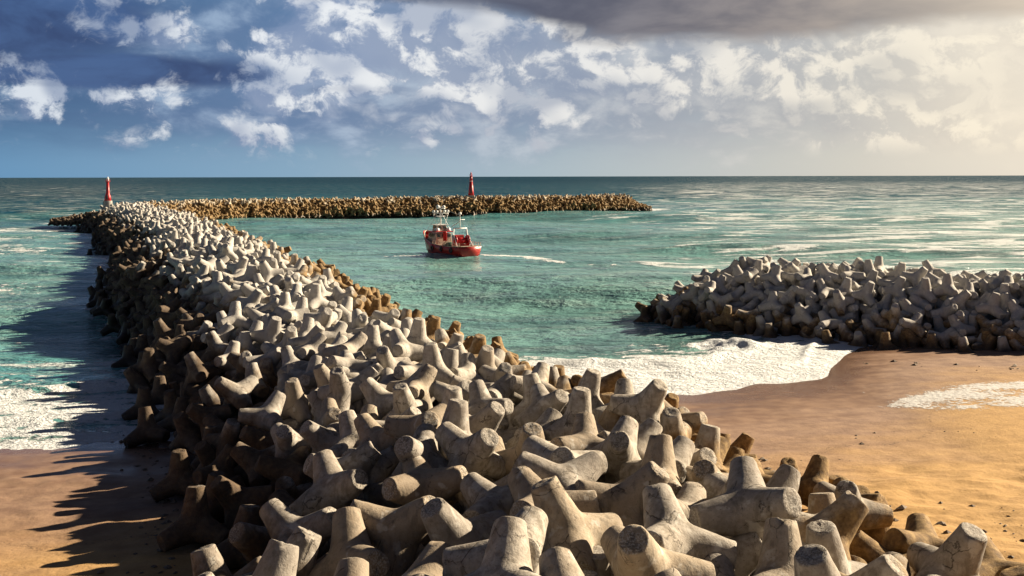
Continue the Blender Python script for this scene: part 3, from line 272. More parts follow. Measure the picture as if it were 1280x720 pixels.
-326,1028,370,112,-502,-824,234,-174,958,397,774,-40,-557,-296,72,1022,453,207,860,351,304,397,1032,475,545,-341,-335,688,664,1162,516,700,-671,-131,-200,856,997,448,434,-10,874,-214,
1084,1067,402,646,559,-284,-433,1448,927,247,23,-954,-297,-6,-345,1289,388,553,-338,299,699,-181,1141,398,741,-206,-250,586,175,1200,489,467,844,143,217,358,1221,440,876,243,-132,393,
660,1323,477,13,-240,900,-362,887,1285,432,801,65,-264,-531,1015,1258,327,808,-179,-290,478,1359,1198,348,460,-210,820,-265,-346,1401,341,286,900,12,325,-251,1575,393,724,-576,64,371,
184,1472,458,332,-16,462,-821,410,1496,465,128,-878,458,-12,733,1503,549,398,-181,-891,-113,894,1486,425,399,747,-138,512,1044,1400,385,292,-272,839,367,1496,1509,252,58,-208,973,62,
-582,1800,242,312,-895,-284,141,-68,1715,347,366,-294,-521,-712,184,1654,438,166,214,774,571,422,1656,495,238,-656,-170,-694,674,1627,447,557,-167,-489,649,924,1642,383,6,-547,814,-190,
1183,1725,290,275,-164,-500,-803,1302,1776,316,307,-572,-737,186,-476,1996,268,151,-649,729,-151,-292,2025,388,318,-280,772,-472,53,1952,438,649,-500,-126,557,414,1878,440,662,-109,-692,263,
681,1872,461,109,-831,-488,-239,921,1978,347,39,562,5,-825,1166,1900,297,504,-81,679,-526,-335,2197,253,15,97,667,737,-64,2120,462,555,-199,616,-521,115,2121,482,366,539,-730,-200,
451,2084,435,161,-308,-60,-935,713,2027,387,17,-426,258,866,986,2283,338,521,64,835,156,1224,2246,308,125,-894,-34,-426,-620,2382,328,328,293,-840,314,-373,2433,332,60,-802,-144,575,
-90,2310,394,136,-594,462,642,247,2437,398,18,-917,196,343,455,2399,394,739,479,-347,-318,676,2248,459,580,-778,-157,177,935,2411,356,702,244,667,-38,1110,2438,311,126,-542,-703,441,
-573,2540,335,873,-216,32,-433,-317,2570,363,776,243,194,547,-52,2477,389,14,-494,863,-89,132,2652,468,383,-173,-891,-166,488,2601,470,193,921,-66,-328,652,2633,337,411,582,-149,684,
917,2570,362,711,94,-371,587,1160,2589,324,749,391,60,-530,-731,2849,206,501,-645,187,543,-406,2773,347,448,544,-220,673,-134,2779,398,315,342,824,-322,79,2832,470,362,469,380,-709,
472,2904,414,474,764,207,382,680,2803,483,66,858,-359,358,861,2849,408,484,804,-263,219,1172,2730,349,955,143,176,-184,-610,3103,296,20,-434,-828,-353,-266,3080,297,143,-343,926,-51,
-304,2887,394,4,380,-196,903,246,3065,441,465,692,-549,36,437,3145,467,168,25,229,957,685,3143,339,501,611,396,466,824,3133,249,533,-230,806,103,1267,3109,260,233,-264,-466,-811,
-538,3292,388,139,134,-397,-896,-364,3266,390,342,-78,-925,-136,-20,3299,438,61,-727,-676,-92,225,3333,450,186,232,891,339,490,3294,453,703,457,328,-434,682,3363,397,786,-614,55,-21,
846,3347,332,310,483,549,-605,1127,3386,304,394,572,482,533,-530,3459,388,874,-178,362,-267,-336,3507,434,618,-784,-36,16,-191,3527,495,233,583,-519,-579,241,3523,465,425,704,87,561,
419,3569,446,41,-362,770,-521,690,3637,401,314,600,-466,-567,893,3597,273,165,-424,359,814,1213,3607,229,598,543,3,588,-480,3619,344,318,914,185,168,-301,3746,422,435,-280,553,-652,
-116,3761,470,84,-262,261,-924,212,3793,387,337,620,255,660,414,3783,458,457,-64,491,-738,712,3843,346,184,-458,225,839,944,3830,258,323,-175,-587,-720,-826,4077,332,683,-177,705,54,
-679,4027,350,665,85,701,-239,-418,3972,398,273,877,-331,210,-107,4014,483,594,650,-419,-215,135,4038,350,47,927,25,-368,498,3965,404,903,-210,364,79,761,4005,420,156,662,182,709,
896,4015,298,466,-488,696,-240,-778,4268,254,311,493,220,781,-699,4224,376,434,543,-693,-186,-397,4132,448,819,81,-173,539,106,4197,475,676,642,355,54,250,4227,448,215,398,-891,-8,
422,4264,389,990,8,-30,-131,684,4263,358,65,-80,-931,347,939,4293,197,257,511,320,-754,-1010,4521,336,250,-858,441,68,-740,4412,250,69,464,-137,-871,-595,4374,443,161,131,-888,-408,
-384,4336,496,663,582,-325,338,-71,4339,461,697,-421,-567,113,251,4472,434,813,419,358,-182,549,4346,284,38,-552,292,-779,791,4365,262,268,491,-296,773,-926,4683,358,686,-626,367,33,
-757,4508,352,210,-857,-409,230,-515,4640,431,115,-984,122,37,-197,4670,482,492,-219,-271,-797,-29,4637,479,677,-73,-569,-458,219,4721,416,959,-130,-58,-241,448,4651,354,445,468,-459,608,
713,4759,246,213,-472,757,-395,-1116,4909,222,931,359,39,-7,-799,4815,408,804,-15,-244,541,-673,4864,422,357,908,-70,203,-282,4783,474,562,762,123,-293,-15,4899,456,174,-615,606,471,
203,4893,373,325,-592,437,-592,412,4797,287,479,578,-238,615,845,5117,205,250,251,741,569,-1270,5058,323,849,-442,233,-164,-1057,5144,293,473,415,-407,661,-919,5078,391,337,-80,263,899,
-657,5120,423,479,-304,-423,-705,-201,5142,441,483,-851,-108,172,54,5179,410,748,70,-175,-635,255,5158,323,875,407,-123,-226,592,5208,250,330,283,-395,808,-1244,5294,312,686,620,376,32,
-1053,5326,304,151,-88,105,978,-689,5307,367,15,813,486,317,-594,5263,472,317,-758,-224,-522,-228,5303,394,988,135,47,34,-10,5347,381,450,781,-338,266,295,5338,307,104,813,-276,501,
426,5449,134,283,-601,25,746,-1767,5315,76,663,-111,-8,739,-1247,5542,293,230,531,-710,-399,-1115,5567,360,960,-201,-177,75,-757,5405,369,56,-496,-828,252,-554,5574,460,477,-383,-785,89,
-276,5476,455,252,834,-288,395,-42,5505,360,271,-435,-611,-602,294,5506,278,746,-649,-81,-120,-1678,5874,276,685,705,142,108,-1401,5777,338,621,242,391,-634,-1080,5836,445,192,-261,103,-939,
-737,5834,373,827,-508,-48,230,-525,5696,492,692,541,474,41,-219,5755,413,65,245,897,359,27,5853,259,187,-541,-422,-701,277,5720,252,92,582,604,534,-1544,6000,317,88,281,578,-760,
-1289,6028,346,183,470,455,733,-1095,6024,321,40,-72,-314,945,-576,6120,381,809,438,-247,300,-479,6039,335,301,420,177,-837,-200,6052,308,153,479,859,-83,126,6009,230,389,-389,-729,404,
-1691,6303,196,414,427,-754,-275,-1493,6137,349,587,741,321,-46,-1356,6198,440,183,161,759,602,-905,6058,384,886,-84,-313,-328,-598,6365,351,153,224,-390,879,-451,6292,358,25,-596,798,-72,
-130,6108,191,254,160,781,-545,-55,6366,267,298,252,54,918,-1738,6473,305,184,617,-214,733,-1499,6525,330,96,-938,-269,-189,-1356,6442,394,425,-556,275,-658,-882,6405,475,820,-436,23,368,
-604,6463,461,338,-115,-47,-932,-437,6570,225,331,-110,601,-718,-207,6551,290,113,514,-795,299,23,6527,267,572,741,-211,-276,-1798,6716,333,244,179,-765,-567,-1456,6668,393,743,-316,-51,585,
-1188,6697,432,394,-761,507,85,-770,6556,404,961,7,-273,-19,-672,6693,381,324,403,436,-735,-375,6721,255,358,-725,-345,-474,-212,6806,239,125,-910,157,-359,-2104,6823,241,820,-170,420,-346,
-1695,6883,340,570,-343,-723,183,-1577,6879,433,210,331,-555,732,-1321,6859,472,652,506,563,-1,-842,6941,404,495,-276,-513,643,-611,6925,344,326,490,-774,229,-365,7009,279,436,624,356,-540,
11,7201,31,133,318,778,-524,-2132,6979,242,234,604,124,-751,-1883,7051,274,409,539,422,-602,-1467,7090,463,819,-419,352,-165,-1071,7145,455,374,-620,-672,-153,-751,7048,359,328,286,534,724,
-676,7273,216,162,280,801,502,-416,7262,277,75,715,418,-553,-2355,7427,255,314,403,-815,270,-2051,7310,246,896,426,-34,-109,-1907,7306,325,229,520,577,-585,-1464,7384,513,751,-288,-185,-563,
-1217,7393,405,692,52,-654,-299,-832,7553,288,353,-473,281,-755,-527,7402,277,703,-495,-183,-474,-427,7460,171,37,577,-619,-529,-2232,7638,273,59,637,271,718,-1955,7576,286,471,364,-146,788,
-1800,7565,461,682,-153,228,-677,-1339,7639,462,692,-585,269,-322,-1153,7695,491,500,730,-455,-92,-906,7672,386,622,-254,-706,-219,-567,7582,275,254,855,438,99,-300,7553,232,163,150,720,656,
5258,7557,241,928,121,-78,341,5416,7620,272,304,316,-361,-822,5574,7612,196,793,-313,-496,-159,6035,7566,197,372,-837,-353,-183,-2230,7831,278,330,-395,440,-735,-2084,7784,353,603,-302,349,-649,
-1758,7831,435,94,-252,-246,930,-1351,7862,497,376,-827,-258,326,-1087,7920,334,663,-439,-159,-584,-838,7928,303,145,25,398,905,-722,7825,219,338,-890,-297,56,4467,7290,28,270,30,-16,961,
4746,7745,256,648,71,94,-751,4878,7717,263,265,626,319,-659,5170,7672,297,390,833,-332,-202,5355,7740,335,710,240,-117,650,5731,7664,300,786,-382,292,-386,5852,7766,320,657,14,-749,72,
-2385,8092,261,44,-777,534,328,-2136,8033,312,271,-499,-25,821,-2029,7901,479,539,-315,-123,770,-1744,8026,481,507,156,474,-702,-1312,8052,472,836,-425,-106,328,-1193,8185,408,86,508,342,785,
-948,8106,295,792,-604,28,68,-669,8151,206,308,217,73,-923,3768,8008,210,714,-422,-439,-343,4025,8042,277,475,-574,471,-470,4149,7961,280,141,-41,-957,247,4580,7970,286,252,-331,904,-81,
4701,8044,304,398,885,150,187,4917,7958,349,191,611,-272,-717,5078,7958,362,397,338,-852,3,5394,7951,409,691,-152,554,437,5663,8144,350,926,269,-21,-258,5855,7972,335,13,251,920,-297,
-2343,8281,259,519,484,-324,-624,-2137,8310,400,184,539,513,-640,-1996,8205,467,642,-714,-228,-152,-1633,8144,499,400,47,896,-184,-1442,8285,366,179,-118,480,849,-1288,8273,385,532,221,626,524,
-653,8339,90,204,-116,410,880,3578,8244,173,395,-801,284,-346,3802,8239,292,929,-196,-232,-208,4010,8218,308,352,731,-509,283,4281,8203,342,376,807,-432,135,4453,8232,351,41,96,198,974,
4663,8192,415,806,-338,-65,480,4916,8209,432,461,-196,122,856,5112,8193,404,639,80,686,336,5368,8087,378,271,-961,-16,-8,5869,8321,352,606,-191,-756,-153,6054,8295,283,197,-34,24,979,
-2601,8400,230,593,-288,-507,553,-2337,8497,369,120,576,806,43,-2111,8558,392,837,84,7,538,-1952,8516,478,8,183,-223,-957,-1677,8387,531,726,-465,-192,-467,-1447,8433,367,177,-151,-192,-952,
-1141,8524,385,88,182,-650,-731,-904,8448,205,367,-168,-505,761,3043,8338,166,218,-454,-321,801,3349,8471,265,814,-362,340,298,3633,8497,325,941,115,220,227,3822,8513,396,340,-641,-457,-512,
4085,8394,380,89,-420,10,-902,4244,8483,346,542,-307,-755,198,4471,8409,481,276,593,244,715,4736,8482,424,704,623,-169,-293,5057,8479,427,792,71,576,185,5247,8366,448,323,-609,538,484,
5423,8445,528,181,962,91,-179,5684,8522,399,4,636,-724,-264,6091,8445,318,308,-220,328,865,-2680,8561,276,401,210,292,841,-2438,8666,343,145,156,741,-635,-2290,8699,423,406,269,-275,-828,
-1723,8616,468,486,-194,834,170,-1541,8715,336,556,416,-650,306,-1391,8696,405,16,-390,-919,-36,-1071,8721,268,25,-354,449,-819,-880,8723,189,546,175,-501,647,2885,8716,165,417,413,458,666,
3100,8571,269,114,851,-423,-285,3229,8632,297,177,-951,-228,99,3582,8795,420,463,250,97,844,3794,8724,427,134,-538,-260,-790,4006,8511,401,849,376,358,-86,4316,8643,415,54,299,613,728,
4481,8556,331,379,607,-602,352,4757,8679,420,532,80,-822,181,5035,8672,474,648,-116,-118,-742,5304,8545,430,518,611,-231,-550,5588,8738,398,358,24,926,-108,5727,8600,292,451,-701,-55,549,
6265,8996,153,665,-339,395,-534,-2679,8939,215,411,-729,359,-412,-2478,8947,368,951,-286,-106,-13,-2128,9010,468,278,-675,104,674,-1888,8965,459,436,374,-754,-315,-1630,8885,442,776,591,-180,120,
-1107,8852,331,440,625,-574,-290,-1002,8796,177,18,-746,-535,-394,2348,8881,187,321,-510,-245,-758,2648,8868,295,947,213,-224,80,2867,8898,358,397,780,479,-51,3122,8893,399,685,10,-718,-113,
3301,8865,396,833,68,188,514,3603,9016,359,367,797,-39,-475,3879,8872,443,505,550,-596,-291,4085,9187,433,166,-942,-53,284,4325,9031,286,522,-711,463,-72,4499,8974,452,528,712,-201,415,
4793,8894,432,88,282,810,-504,5114,8802,306,390,-514,-761,50,5331,8901,398,315,119,851,400,5465,8924,253,176,-925,-85,-323,5740,9129,253,832,-388,318,230,6366,9003,84,230,145,592,-757,
-2829,9168,255,702,75,-349,-615,-2705,9186,320,174,-134,-864,452,-2516,9160,366,806,-5,-383,-449,-1982,9206,462,323,-643,58,-690,-1764,9215,492,659,569,-251,-421,-1532,9069,435,503,-343,95,-787,
-1289,9293,214,332,912,165,170,-1009,9027,166,158,-145,415,883,2049,8972,49,337,851,-271,-294,2453,9153,354,546,560,-249,-570,2606,9160,348,160,703,80,687,2869,9179,378,638,133,755,-60,
3173,9175,405,499,581,417,-487,3385,9198,451,484,842,52,-229,3610,9194,429,473,132,415,764,3781,9262,430,32,-642,-765,20,4156,9262,292,883,431,108,-147,4294,9254,371,300,138,941,62,
4552,9206,420,93,403,773,479,4734,9267,361,181,389,-823,-371,5047,9167,257,186,-595,-317,-714,5324,9270,267,318,-389,-847,-166,5541,9168,229,574,460,383,-557,5713,9410,154,187,-104,657,-721,
5943,9313,75,600,-515,-383,476,-2990,9414,232,521,36,851,-24,-2661,9437,289,184,-161,-841,481,-2511,9415,427,215,-341,-913,-42,-2028,9314,539,675,242,-123,685,-1756,9491,457,161,115,603,-771,
-1619,9460,312,320,671,235,624,-1419,9413,365,166,13,843,510,-1175,9389,189,824,-316,-399,245,1996,9391,141,212,-582,778,-92,2461,9319,295,465,-841,-2,-272,2668,9320,493,221,827,-414,-305,
2921,9485,493,173,730,-632,-188,3148,9441,426,632,336,-301,629,3466,9469,427,264,429,29,-862,3694,9499,398,530,116,-78,835,3929,9535,374,140,776,-421,-445,4110,9564,331,477,-169,858,-68,
4354,9403,312,731,176,-80,-653,4529,9354,272,346,127,-926,74,4689,9470,177,964,-170,85,182,5264,9793,-18,303,298,-818,384,5316,9466,204,534,574,-333,521,-3096,9641,228,285,-176,488,805,
-2719,9622,441,110,33,808,-576,-2531,9599,507,446,-513,-334,-651,-2181,9477,531,903,353,-225,92,-1679,9617,290,829,-134,-35,539,-1395,9661,243,651,404,-116,-631,-1134,9630,186,508,-569,521,-381,
1817,9563,213,312,376,-228,-841,2262,9551,314,454,44,-693,556,2426,9438,277,388,603,142,-681,2572,9564,421,217,-921,269,173,2843,9640,417,69,122,-852,-502,3098,9649,480,540,628,548,-111,
3385,9647,440,312,58,888,-329,3698,9681,361,926,199,208,-239,3912,9763,312,155,-933,-157,-279,4229,9777,177,648,-385,-479,447,4329,9747,120,320,21,-742,-587,4541,9628,230,978,57,-188,-53,
-3531,9701,-15,969,204,47,-127,-2912,9862,358,423,559,-708,71,-2694,9860,509,540,166,-823,-46,-2536,9747,444,98,-519,-837,135,-2023,9800,462,205,315,869,-319,-1691,9724,355,254,-413,573,659,
-1485,9898,182,546,629,-518,189,-1275,9964,203,895,-234,356,128,1746,9684,286,211,865,199,406,1965,9669,248,526,-660,226,484,2213,9689,328,573,-350,218,707,2385,9816,437,89,-694,-649,296,
2666,9858,434,50,-190,-730,653,2973,9945,442,825,546,113,75,3163,9820,413,48,-32,-239,968,3456,9892,352,302,-388,860,-131,3654,9956,298,658,117,-602,435,3867,9889,244,468,-368,-580,554,
4126,9701,141,314,-913,22,-256,-3199,10099,225,455,751,-94,467,-2916,10056,390,525,138,699,464,-2556,10097,433,539,529,648,-84,-2393,10122,530,641,-146,740,136,-1899,10143,380,472,-297,566,605,
-1808,10213,301,178,818,-284,-466,-1505,10021,269,500,509,699,4,1752,9977,293,71,766,-634,64,1786,10130,303,738,-345,576,48,2117,10078,368,398,458,563,-560,2426,10055,427,288,-546,-342,-707,
2764,10135,311,480,813,314,-94,2984,10171,350,909,-381,-59,153,3226,10070,322,302,-201,-592,-719,3387,10190,262,826,-143,-389,-380,3692,10318,208,293,-714,612,-168,3805,10246,147,710,348,537,290,
-3617,10308,77,525,365,-634,-433,-3153,10320,293,888,131,-249,-361,-2918,10312,450,69,-189,716,667,-2666,10378,486,328,-205,-920,44,-2192,10231,528,315,888,306,-132,-2062,10452,399,402,-206,880,136,
-1783,10417,384,259,547,-225,763,-1648,10270,276,26,-475,-187,858,1484,10358,106,162,243,-784,546,1786,10436,204,694,-221,360,-582,2373,10340,450,766,-75,-463,438,2596,10367,390,234,310,786,479,
2758,10326,392,397,863,9,-309,2983,10324,393,475,329,618,531,3256,10293,301,80,-910,103,391,3651,10481,146,942,-134,302,-45,-3307,10384,318,669,283,-577,-371,-3154,10538,360,30,205,27,977,
-3043,10515,476,350,536,-120,-758,-2669,10542,508,233,-176,-451,-842,-2178,10640,460,726,46,-321,-605,-1854,10639,315,578,647,-328,371,-1735,10619,279,249,-664,-682,173,-1168,10587,-18,42,100,878,464,
1497,10628,98,50,663,-746,8,1947,10612,329,395,669,-628,30,2218,10463,471,138,-735,373,548,2439,10656,366,778,13,104,618,2845,10635,335,473,-231,-474,705,3036,10485,269,103,444,-887,51,
3207,10464,259,489,-312,91,808,-3293,10698,353,858,27,-356,366,-3171,10764,452,274,-670,-114,-679,-3012,10716,503,328,686,-628,158,-2662,10803,562,268,319,-458,784,-2102,10811,315,728,68,348,585,
-1944,10914,320,453,-151,-741,469,-1476,10883,8,664,-126,590,-439,1708,10922,154,200,468,-210,-833,1856,10728,305,395,811,-62,425,2172,10849,276,622,-528,-553,-162,2439,10907,252,515,177,-784,-296,
2742,10862,245,362,680,462,438,3079,10841,221,205,-113,-677,696,3534,11063,0,525,579,-375,-497,-3603,10923,157,198,-334,-78,917,-3312,10969,287,823,-187,-357,-398,-2968,11001,419,317,-880,-121,330,
-2800,11049,526,419,-394,466,671,-2623,10998,548,399,-581,513,-488,-2301,11067,434,606,596,525,-20,-1842,11022,310,218,966,66,114,-1731,10975,212,547,118,443,699,1725,11116,143,21,-595,-617,-512,
2102,10805,166,612,-171,-84,767,2522,11002,198,327,721,608,-28,2817,10951,182,8,-908,317,-269,2930,10895,161,70,613,440,-651,-3472,11230,300,403,-646,-203,614,-3610,10995,271,713,-310,57,-625,
-3146,11041,458,819,-14,527,-222,-2974,11204,511,313,-894,315,-34,-2395,11266,451,313,528,-628,-476,-1999,11340,336,155,861,-436,-205,-1774,11105,267,46,-517,-714,-469,-1821,11240,196,495,12,-457,-737,
-3867,11404,120,59,-757,594,261,-3791,11203,126,78,-185,-857,473,-3355,11334,436,302,938,114,121,-3201,11333,506,767,-337,221,-497,-2788,11411,520,664,-54,561,489,-2475,11448,441,145,976,22,-154,
-1978,11540,342,64,626,13,776,-1917,11459,265,529,755,6,-386,-3981,11593,224,564,-166,-18,807,-3591,11576,415,431,215,-675,557,-3346,11571,435,493,820,-165,234,-3105,11506,553,642,-423,635,59,
-2623,11671,459,431,-130,892,-28,-2434,11577,343,315,841,-361,-250,-2051,11739,246,390,-533,-171,-729,-1733,11792,-26,239,642,-628,-367,-3766,11652,360,770,104,403,-481,-3536,11788,409,933,-321,-155,-29,
-3302,11775,546,517,-188,-834,20,-3168,11744,485,263,-477,747,-378,-2585,11834,337,677,-731,38,67,-2480,11943,233,155,265,-775,550,-2316,11811,199,373,298,66,875,-4085,12098,309,867,-434,210,117,
-3900,12061,318,737,565,-127,347,-3680,12110,319,834,231,-500,9,-3238,12093,454,198,-381,-120,894,-3073,12101,519,333,-142,-886,285,-2611,11996,472,97,351,440,-819,-2474,12118,247,446,35,-397,-800,
-2183,11983,116,603,656,374,253,-4042,12407,202,368,518,-38,770,-4100,12252,312,702,-414,553,-166,-3511,12342,420,921,234,-261,-167,-3390,12336,509,298,347,852,251,-2906,12383,487,138,156,344,-915,
-2616,12246,391,69,-330,-878,336,-2426,12336,218,499,-392,704,316,-2145,12179,169,319,18,-927,-191,-4007,12692,218,961,110,-236,78,-4001,12497,291,728,-74,664,148,-3822,12609,281,380,-263,777,426,
-3262,12464,476,27,78,-995,-42,-2896,12732,330,768,439,443,135,-2720,12437,412,966,-166,-112,-157,-2078,12602,25,10,841,-27,-538,-4096,12902,198,188,397,757,482,-3794,13017,209,493,-180,-32,849,
-3826,13304,91,178,580,-634,-477,-3274,12605,535,401,-647,198,-615,-2769,12988,165,248,887,-22,387,-2618,12687,229,48,425,271,-861,-2537,12735,154,958,-149,29,240,-98,-260,207,361,203,746,-520,
200,-119,299,995,92,18,2,587,-88,334,734,-179,-170,632,751,-139,305,327,791,-286,-429,1258,-159,163,618,337,621,343,4,353,444,260,-664,-309,-628,247,255,428,362,265,-576,-682,
416,268,413,41,-765,-6,642,949,166,330,418,-682,519,-298,1155,240,457,859,-96,142,480,38,490,477,741,-382,-436,-338,256,524,523,894,52,310,317,431,425,491,131,-426,889,-96,
864,404,341,586,314,464,-584,1124,463,332,184,779,-598,-8,-19,746,506,156,-172,-140,-962,217,696,483,497,693,506,-118,491,724,499,380,-433,363,731,802,715,441,205,-7,165,-964,
1072,797,422,346,129,86,924,-6,902,479,623,330,-707,36,187,909,494,136,-481,646,575,575,933,444,713,62,533,-448,750,921,434,750,4,658,-56,1003,940,440,800,-456,-281,265,
59,1169,451,417,-591,-676,137,285,1116,505,434,-248,386,-774,475,1281,515,936,-162,173,-258,808,1163,512,317,-129,-937,53,1026,1158,449,370,246,-333,831,-214,1390,412,501,144,-555,646,
31,1399,479,451,-619,-466,441,317,1383,482,320,-307,-236,864,544,1506,487,265,244,-888,-282,857,1415,533,357,-752,426,-352,1307,1363,360,326,-449,799,-227,-296,1704,350,141,-985,-32,83,
-2,1556,438,393,-451,-775,197,120,1689,532,581,808,-81,-8,593,1658,555,199,-907,359,84,907,1644,501,439,-666,-602,-11,1028,1556,392,930,144,-108,-316,-356,1830,345,127,-457,837,-269,
26,1788,395,25,-477,-876,-38,200,1797,458,22,888,449,-86,554,1783,496,109,364,892,-240,897,1787,399,2,874,-479,68,1054,1874,373,718,210,-593,293,-530,2222,308,921,-23,52,384,
-178,1885,416,593,-59,-774,-208,326,1959,490,143,-945,-135,256,573,1986,401,297,-220,-307,-876,873,2062,409,614,-272,633,382,1148,2121,341,723,-664,-85,-165,-229,2227,318,742,-644,-7,-182,
-16,2222,505,32,-52,-344,-936,248,2219,426,174,-438,-229,-850,534,2216,402,36,-169,566,-805,827,2237,370,502,-220,-760,348,-215,2466,379,581,-413,-644,274,-7,2406,493,806,-334,377,309,
370,2530,493,919,-384,-76,6,630,2445,434,388,-132,-179,-893,813,2470,377,628,537,-561,24,-195,2680,398,440,-321,289,-786,-24,2670,458,279,764,374,-444,361,2685,480,562,693,-448,-22,
611,2701,537,613,490,-541,-300,807,2636,373,456,217,717,478,-468,2874,314,253,592,747,-160,36,2929,430,278,692,113,655,297,2896,463,350,683,610,-191,664,3022,449,230,-451,373,776,
807,2984,374,38,160,-972,162,-262,3213,421,43,-399,914,38,142,3198,487,482,-652,191,-552,359,3243,463,326,17,-732,-596,622,3203,431,914,364,-170,32,813,3189,380,153,924,181,296,
-284,3387,460,371,-157,444,799,55,3416,456,876,246,-87,404,343,3395,490,871,-364,265,190,601,3459,403,553,-431,-571,424,821,3473,354,163,-219,-507,-816,-461,3756,417,281,-411,845,191,
-298,3656,497,761,496,-103,403,136,3620,443,798,-556,-2,229,238,3780,498,587,256,-758,110,606,3816,445,290,120,903,-290,-555,3873,388,494,-380,537,-567,-215,3869,479,88,513,-595,-610,
84,3784,423,926,-234,291,20,351,3900,419,262,-850,-280,-358,650,3978,451,889,-53,-351,-285,-540,4075,371,130,-922,24,362,-184,4093,445,46,993,94,-20,128,4024,488,140,800,171,-557,
306,4067,387,96,-409,-580,-696,627,4096,348,542,-807,-218,70,-502,4265,455,16,786,523,-325,-213,4244,475,234,773,-586,43,115,4394,504,445,765,35,462,422,4500,489,116,979,-97,126,
-690,4425,469,382,307,636,595,-395,4498,403,245,932,174,195,-151,4495,446,108,-315,-574,-746,77,4524,438,840,-494,-211,-66,330,4593,431,518,-479,-334,-624,-666,4681,426,377,-620,5,687,
-425,4726,480,793,-514,-324,-2,-108,4794,506,87,-851,225,-464,87,4744,420,545,-356,-663,367,-795,5130,444,120,527,840,-13,-572,4971,478,175,666,-689,220,-68,5081,457,62,-852,-498,-144,
157,5044,392,421,-437,432,666,-963,5251,353,705,610,-90,349,-788,5280,497,712,514,-322,352,-316,5222,474,41,-319,925,-198,-89,5257,459,880,36,433,-183,157,5238,311,720,369,-92,578,
-957,5447,393,702,-470,-418,-331,-698,5456,488,267,752,-209,563,-462,5424,537,56,-282,708,644,-132,5421,467,84,-845,151,-504,-1270,5666,367,46,955,-238,162,-913,5632,422,481,226,845,-35,
-703,5647,458,487,265,-685,-469,-315,5624,462,191,546,-770,-267,-116,5722,339,666,617,2,-417,-1195,5895,430,717,-612,176,281,-824,5813,451,492,-520,468,517,-596,5806,419,407,310,373,773,
-320,5976,407,340,-18,-496,-798,-1148,6098,440,303,530,-626,-483,-683,6135,463,468,587,381,538,-416,6220,454,438,818,230,-291,-332,6127,325,738,283,358,-495,-1485,6280,398,181,844,133,484,
-1185,6298,424,853,-431,287,54,-813,6298,432,85,655,-147,-735,-399,6473,327,630,-681,351,-118,-1353,6715,477,778,586,-130,183,-1133,6556,482,779,452,6,431,-692,6502,498,709,-438,-366,412,
-509,6601,354,335,-191,-438,-811,-1733,6855,446,427,-866,81,242,-1418,6812,369,11,898,-94,-428,-898,6726,375,174,733,596,274,-750,6837,297,611,384,-4,691,-1648,7021,418,610,-656,-411,164,
-1445,6976,494,512,-267,-813,-58,-1015,6931,434,30,-551,-290,-781,-598,7068,392,908,-207,210,-295,-1642,7228,438,413,-167,-648,617,-1253,7177,382,728,-462,-488,127,-951,7228,352,382,-673,359,-520,
-690,7331,369,611,-185,-581,-503,-2157,7486,306,811,383,49,437,-1595,7479,504,160,647,344,659,-1331,7417,509,480,-756,-159,414,-1045,7441,448,64,-206,403,-888,-1860,7668,388,32,380,-68,921,
-1486,7651,444,577,419,474,-514,-1085,7849,464,367,-248,845,297,-942,7865,371,226,473,-653,545,5777,7598,187,879,62,408,234,-1851,7876,494,170,614,728,-250,-1539,7867,459,985,-117,-84,-84,
-1133,8015,433,628,8,615,-475,-887,8051,384,368,813,205,-399,5054,7786,318,496,-657,366,431,5231,7809,317,175,789,571,139,5553,7738,315,457,445,-184,746,5773,7897,371,283,-608,-695,256,
-2114,7969,404,28,832,-106,-542,-1846,8101,405,867,424,-64,248,-1485,8043,429,420,-861,158,-236,-1407,8179,514,342,764,536,104,4142,8131,376,30,-836,120,-533,4418,8008,236,381,-890,48,240,
4569,8068,387,178,354,857,327,4828,8057,367,123,780,599,-124,5038,8058,453,833,225,-215,-455,5243,8033,358,352,302,-658,-592,5534,8074,361,366,147,867,-300,5956,8128,459,599,-109,-783,-122,
-2071,8442,479,12,-807,-588,29,-1821,8295,502,719,516,-412,210,-1529,8340,479,23,-170,976,-128,-1249,8643,432,205,405,-184,-871,3649,8345,332,827,-22,123,-547,3983,8281,403,239,-924,190,-226,
4206,8337,386,473,563,630,246,4348,8320,445,315,257,-190,893,4536,8151,494,575,-14,-1,817,4881,8365,416,568,-216,-355,-709,4995,8197,520,797,-242,495,-245,5347,8241,463,379,339,-821,-257,
5601,8312,430,153,271,498,-808,6013,8405,404,520,-486,371,-595,-2291,8550,486,123,-719,-508,-456,-2048,8667,522,321,-686,-455,-466,-1555,8525,495,190,-809,325,450,-1526,8596,389,190,361,806,427,
3455,8521,352,604,-568,302,469,3580,8613,395,313,-709,590,-221,4026,8498,519,451,-334,818,-118,4176,8557,461,221,490,-735,411,4366,8465,460,851,493,155,-83,4628,8513,398,836,338,-121,413,
4832,8537,442,379,168,-875,-245,5113,8919,442,529,311,-350,706,5345,8695,457,318,-751,-255,517,5466,8695,419,274,209,-934,-81,6218,8647,219,466,241,821,222,-2338,8851,427,247,267,133,921,
-2116,8830,516,29,86,-83,991,-1789,8798,501,100,810,16,-576,-1342,8844,403,119,88,-827,540,2958,8481,228,412,467,548,557,3271,8687,416,384,141,723,556,3417,8795,474,487,-423,81,759,
3699,8853,430,5,-761,645,-47,3947,8812,348,786,-261,200,-522,4114,8753,376,19,522,670,525,4407,8706,494,633,596,-354,341,4657,8801,445,128,3,-266,954,4949,8811,320,270,128,34,-953,
5256,8772,334,869,114,476,-61,5468,8847,367,673,353,-49,-647,5623,8895,312,93,-338,-929,106,6193,9248,48,5,72,471,-878,-2337,9084,400,406,-863,-198,-224,-1988,9001,531,30,-574,155,-802,
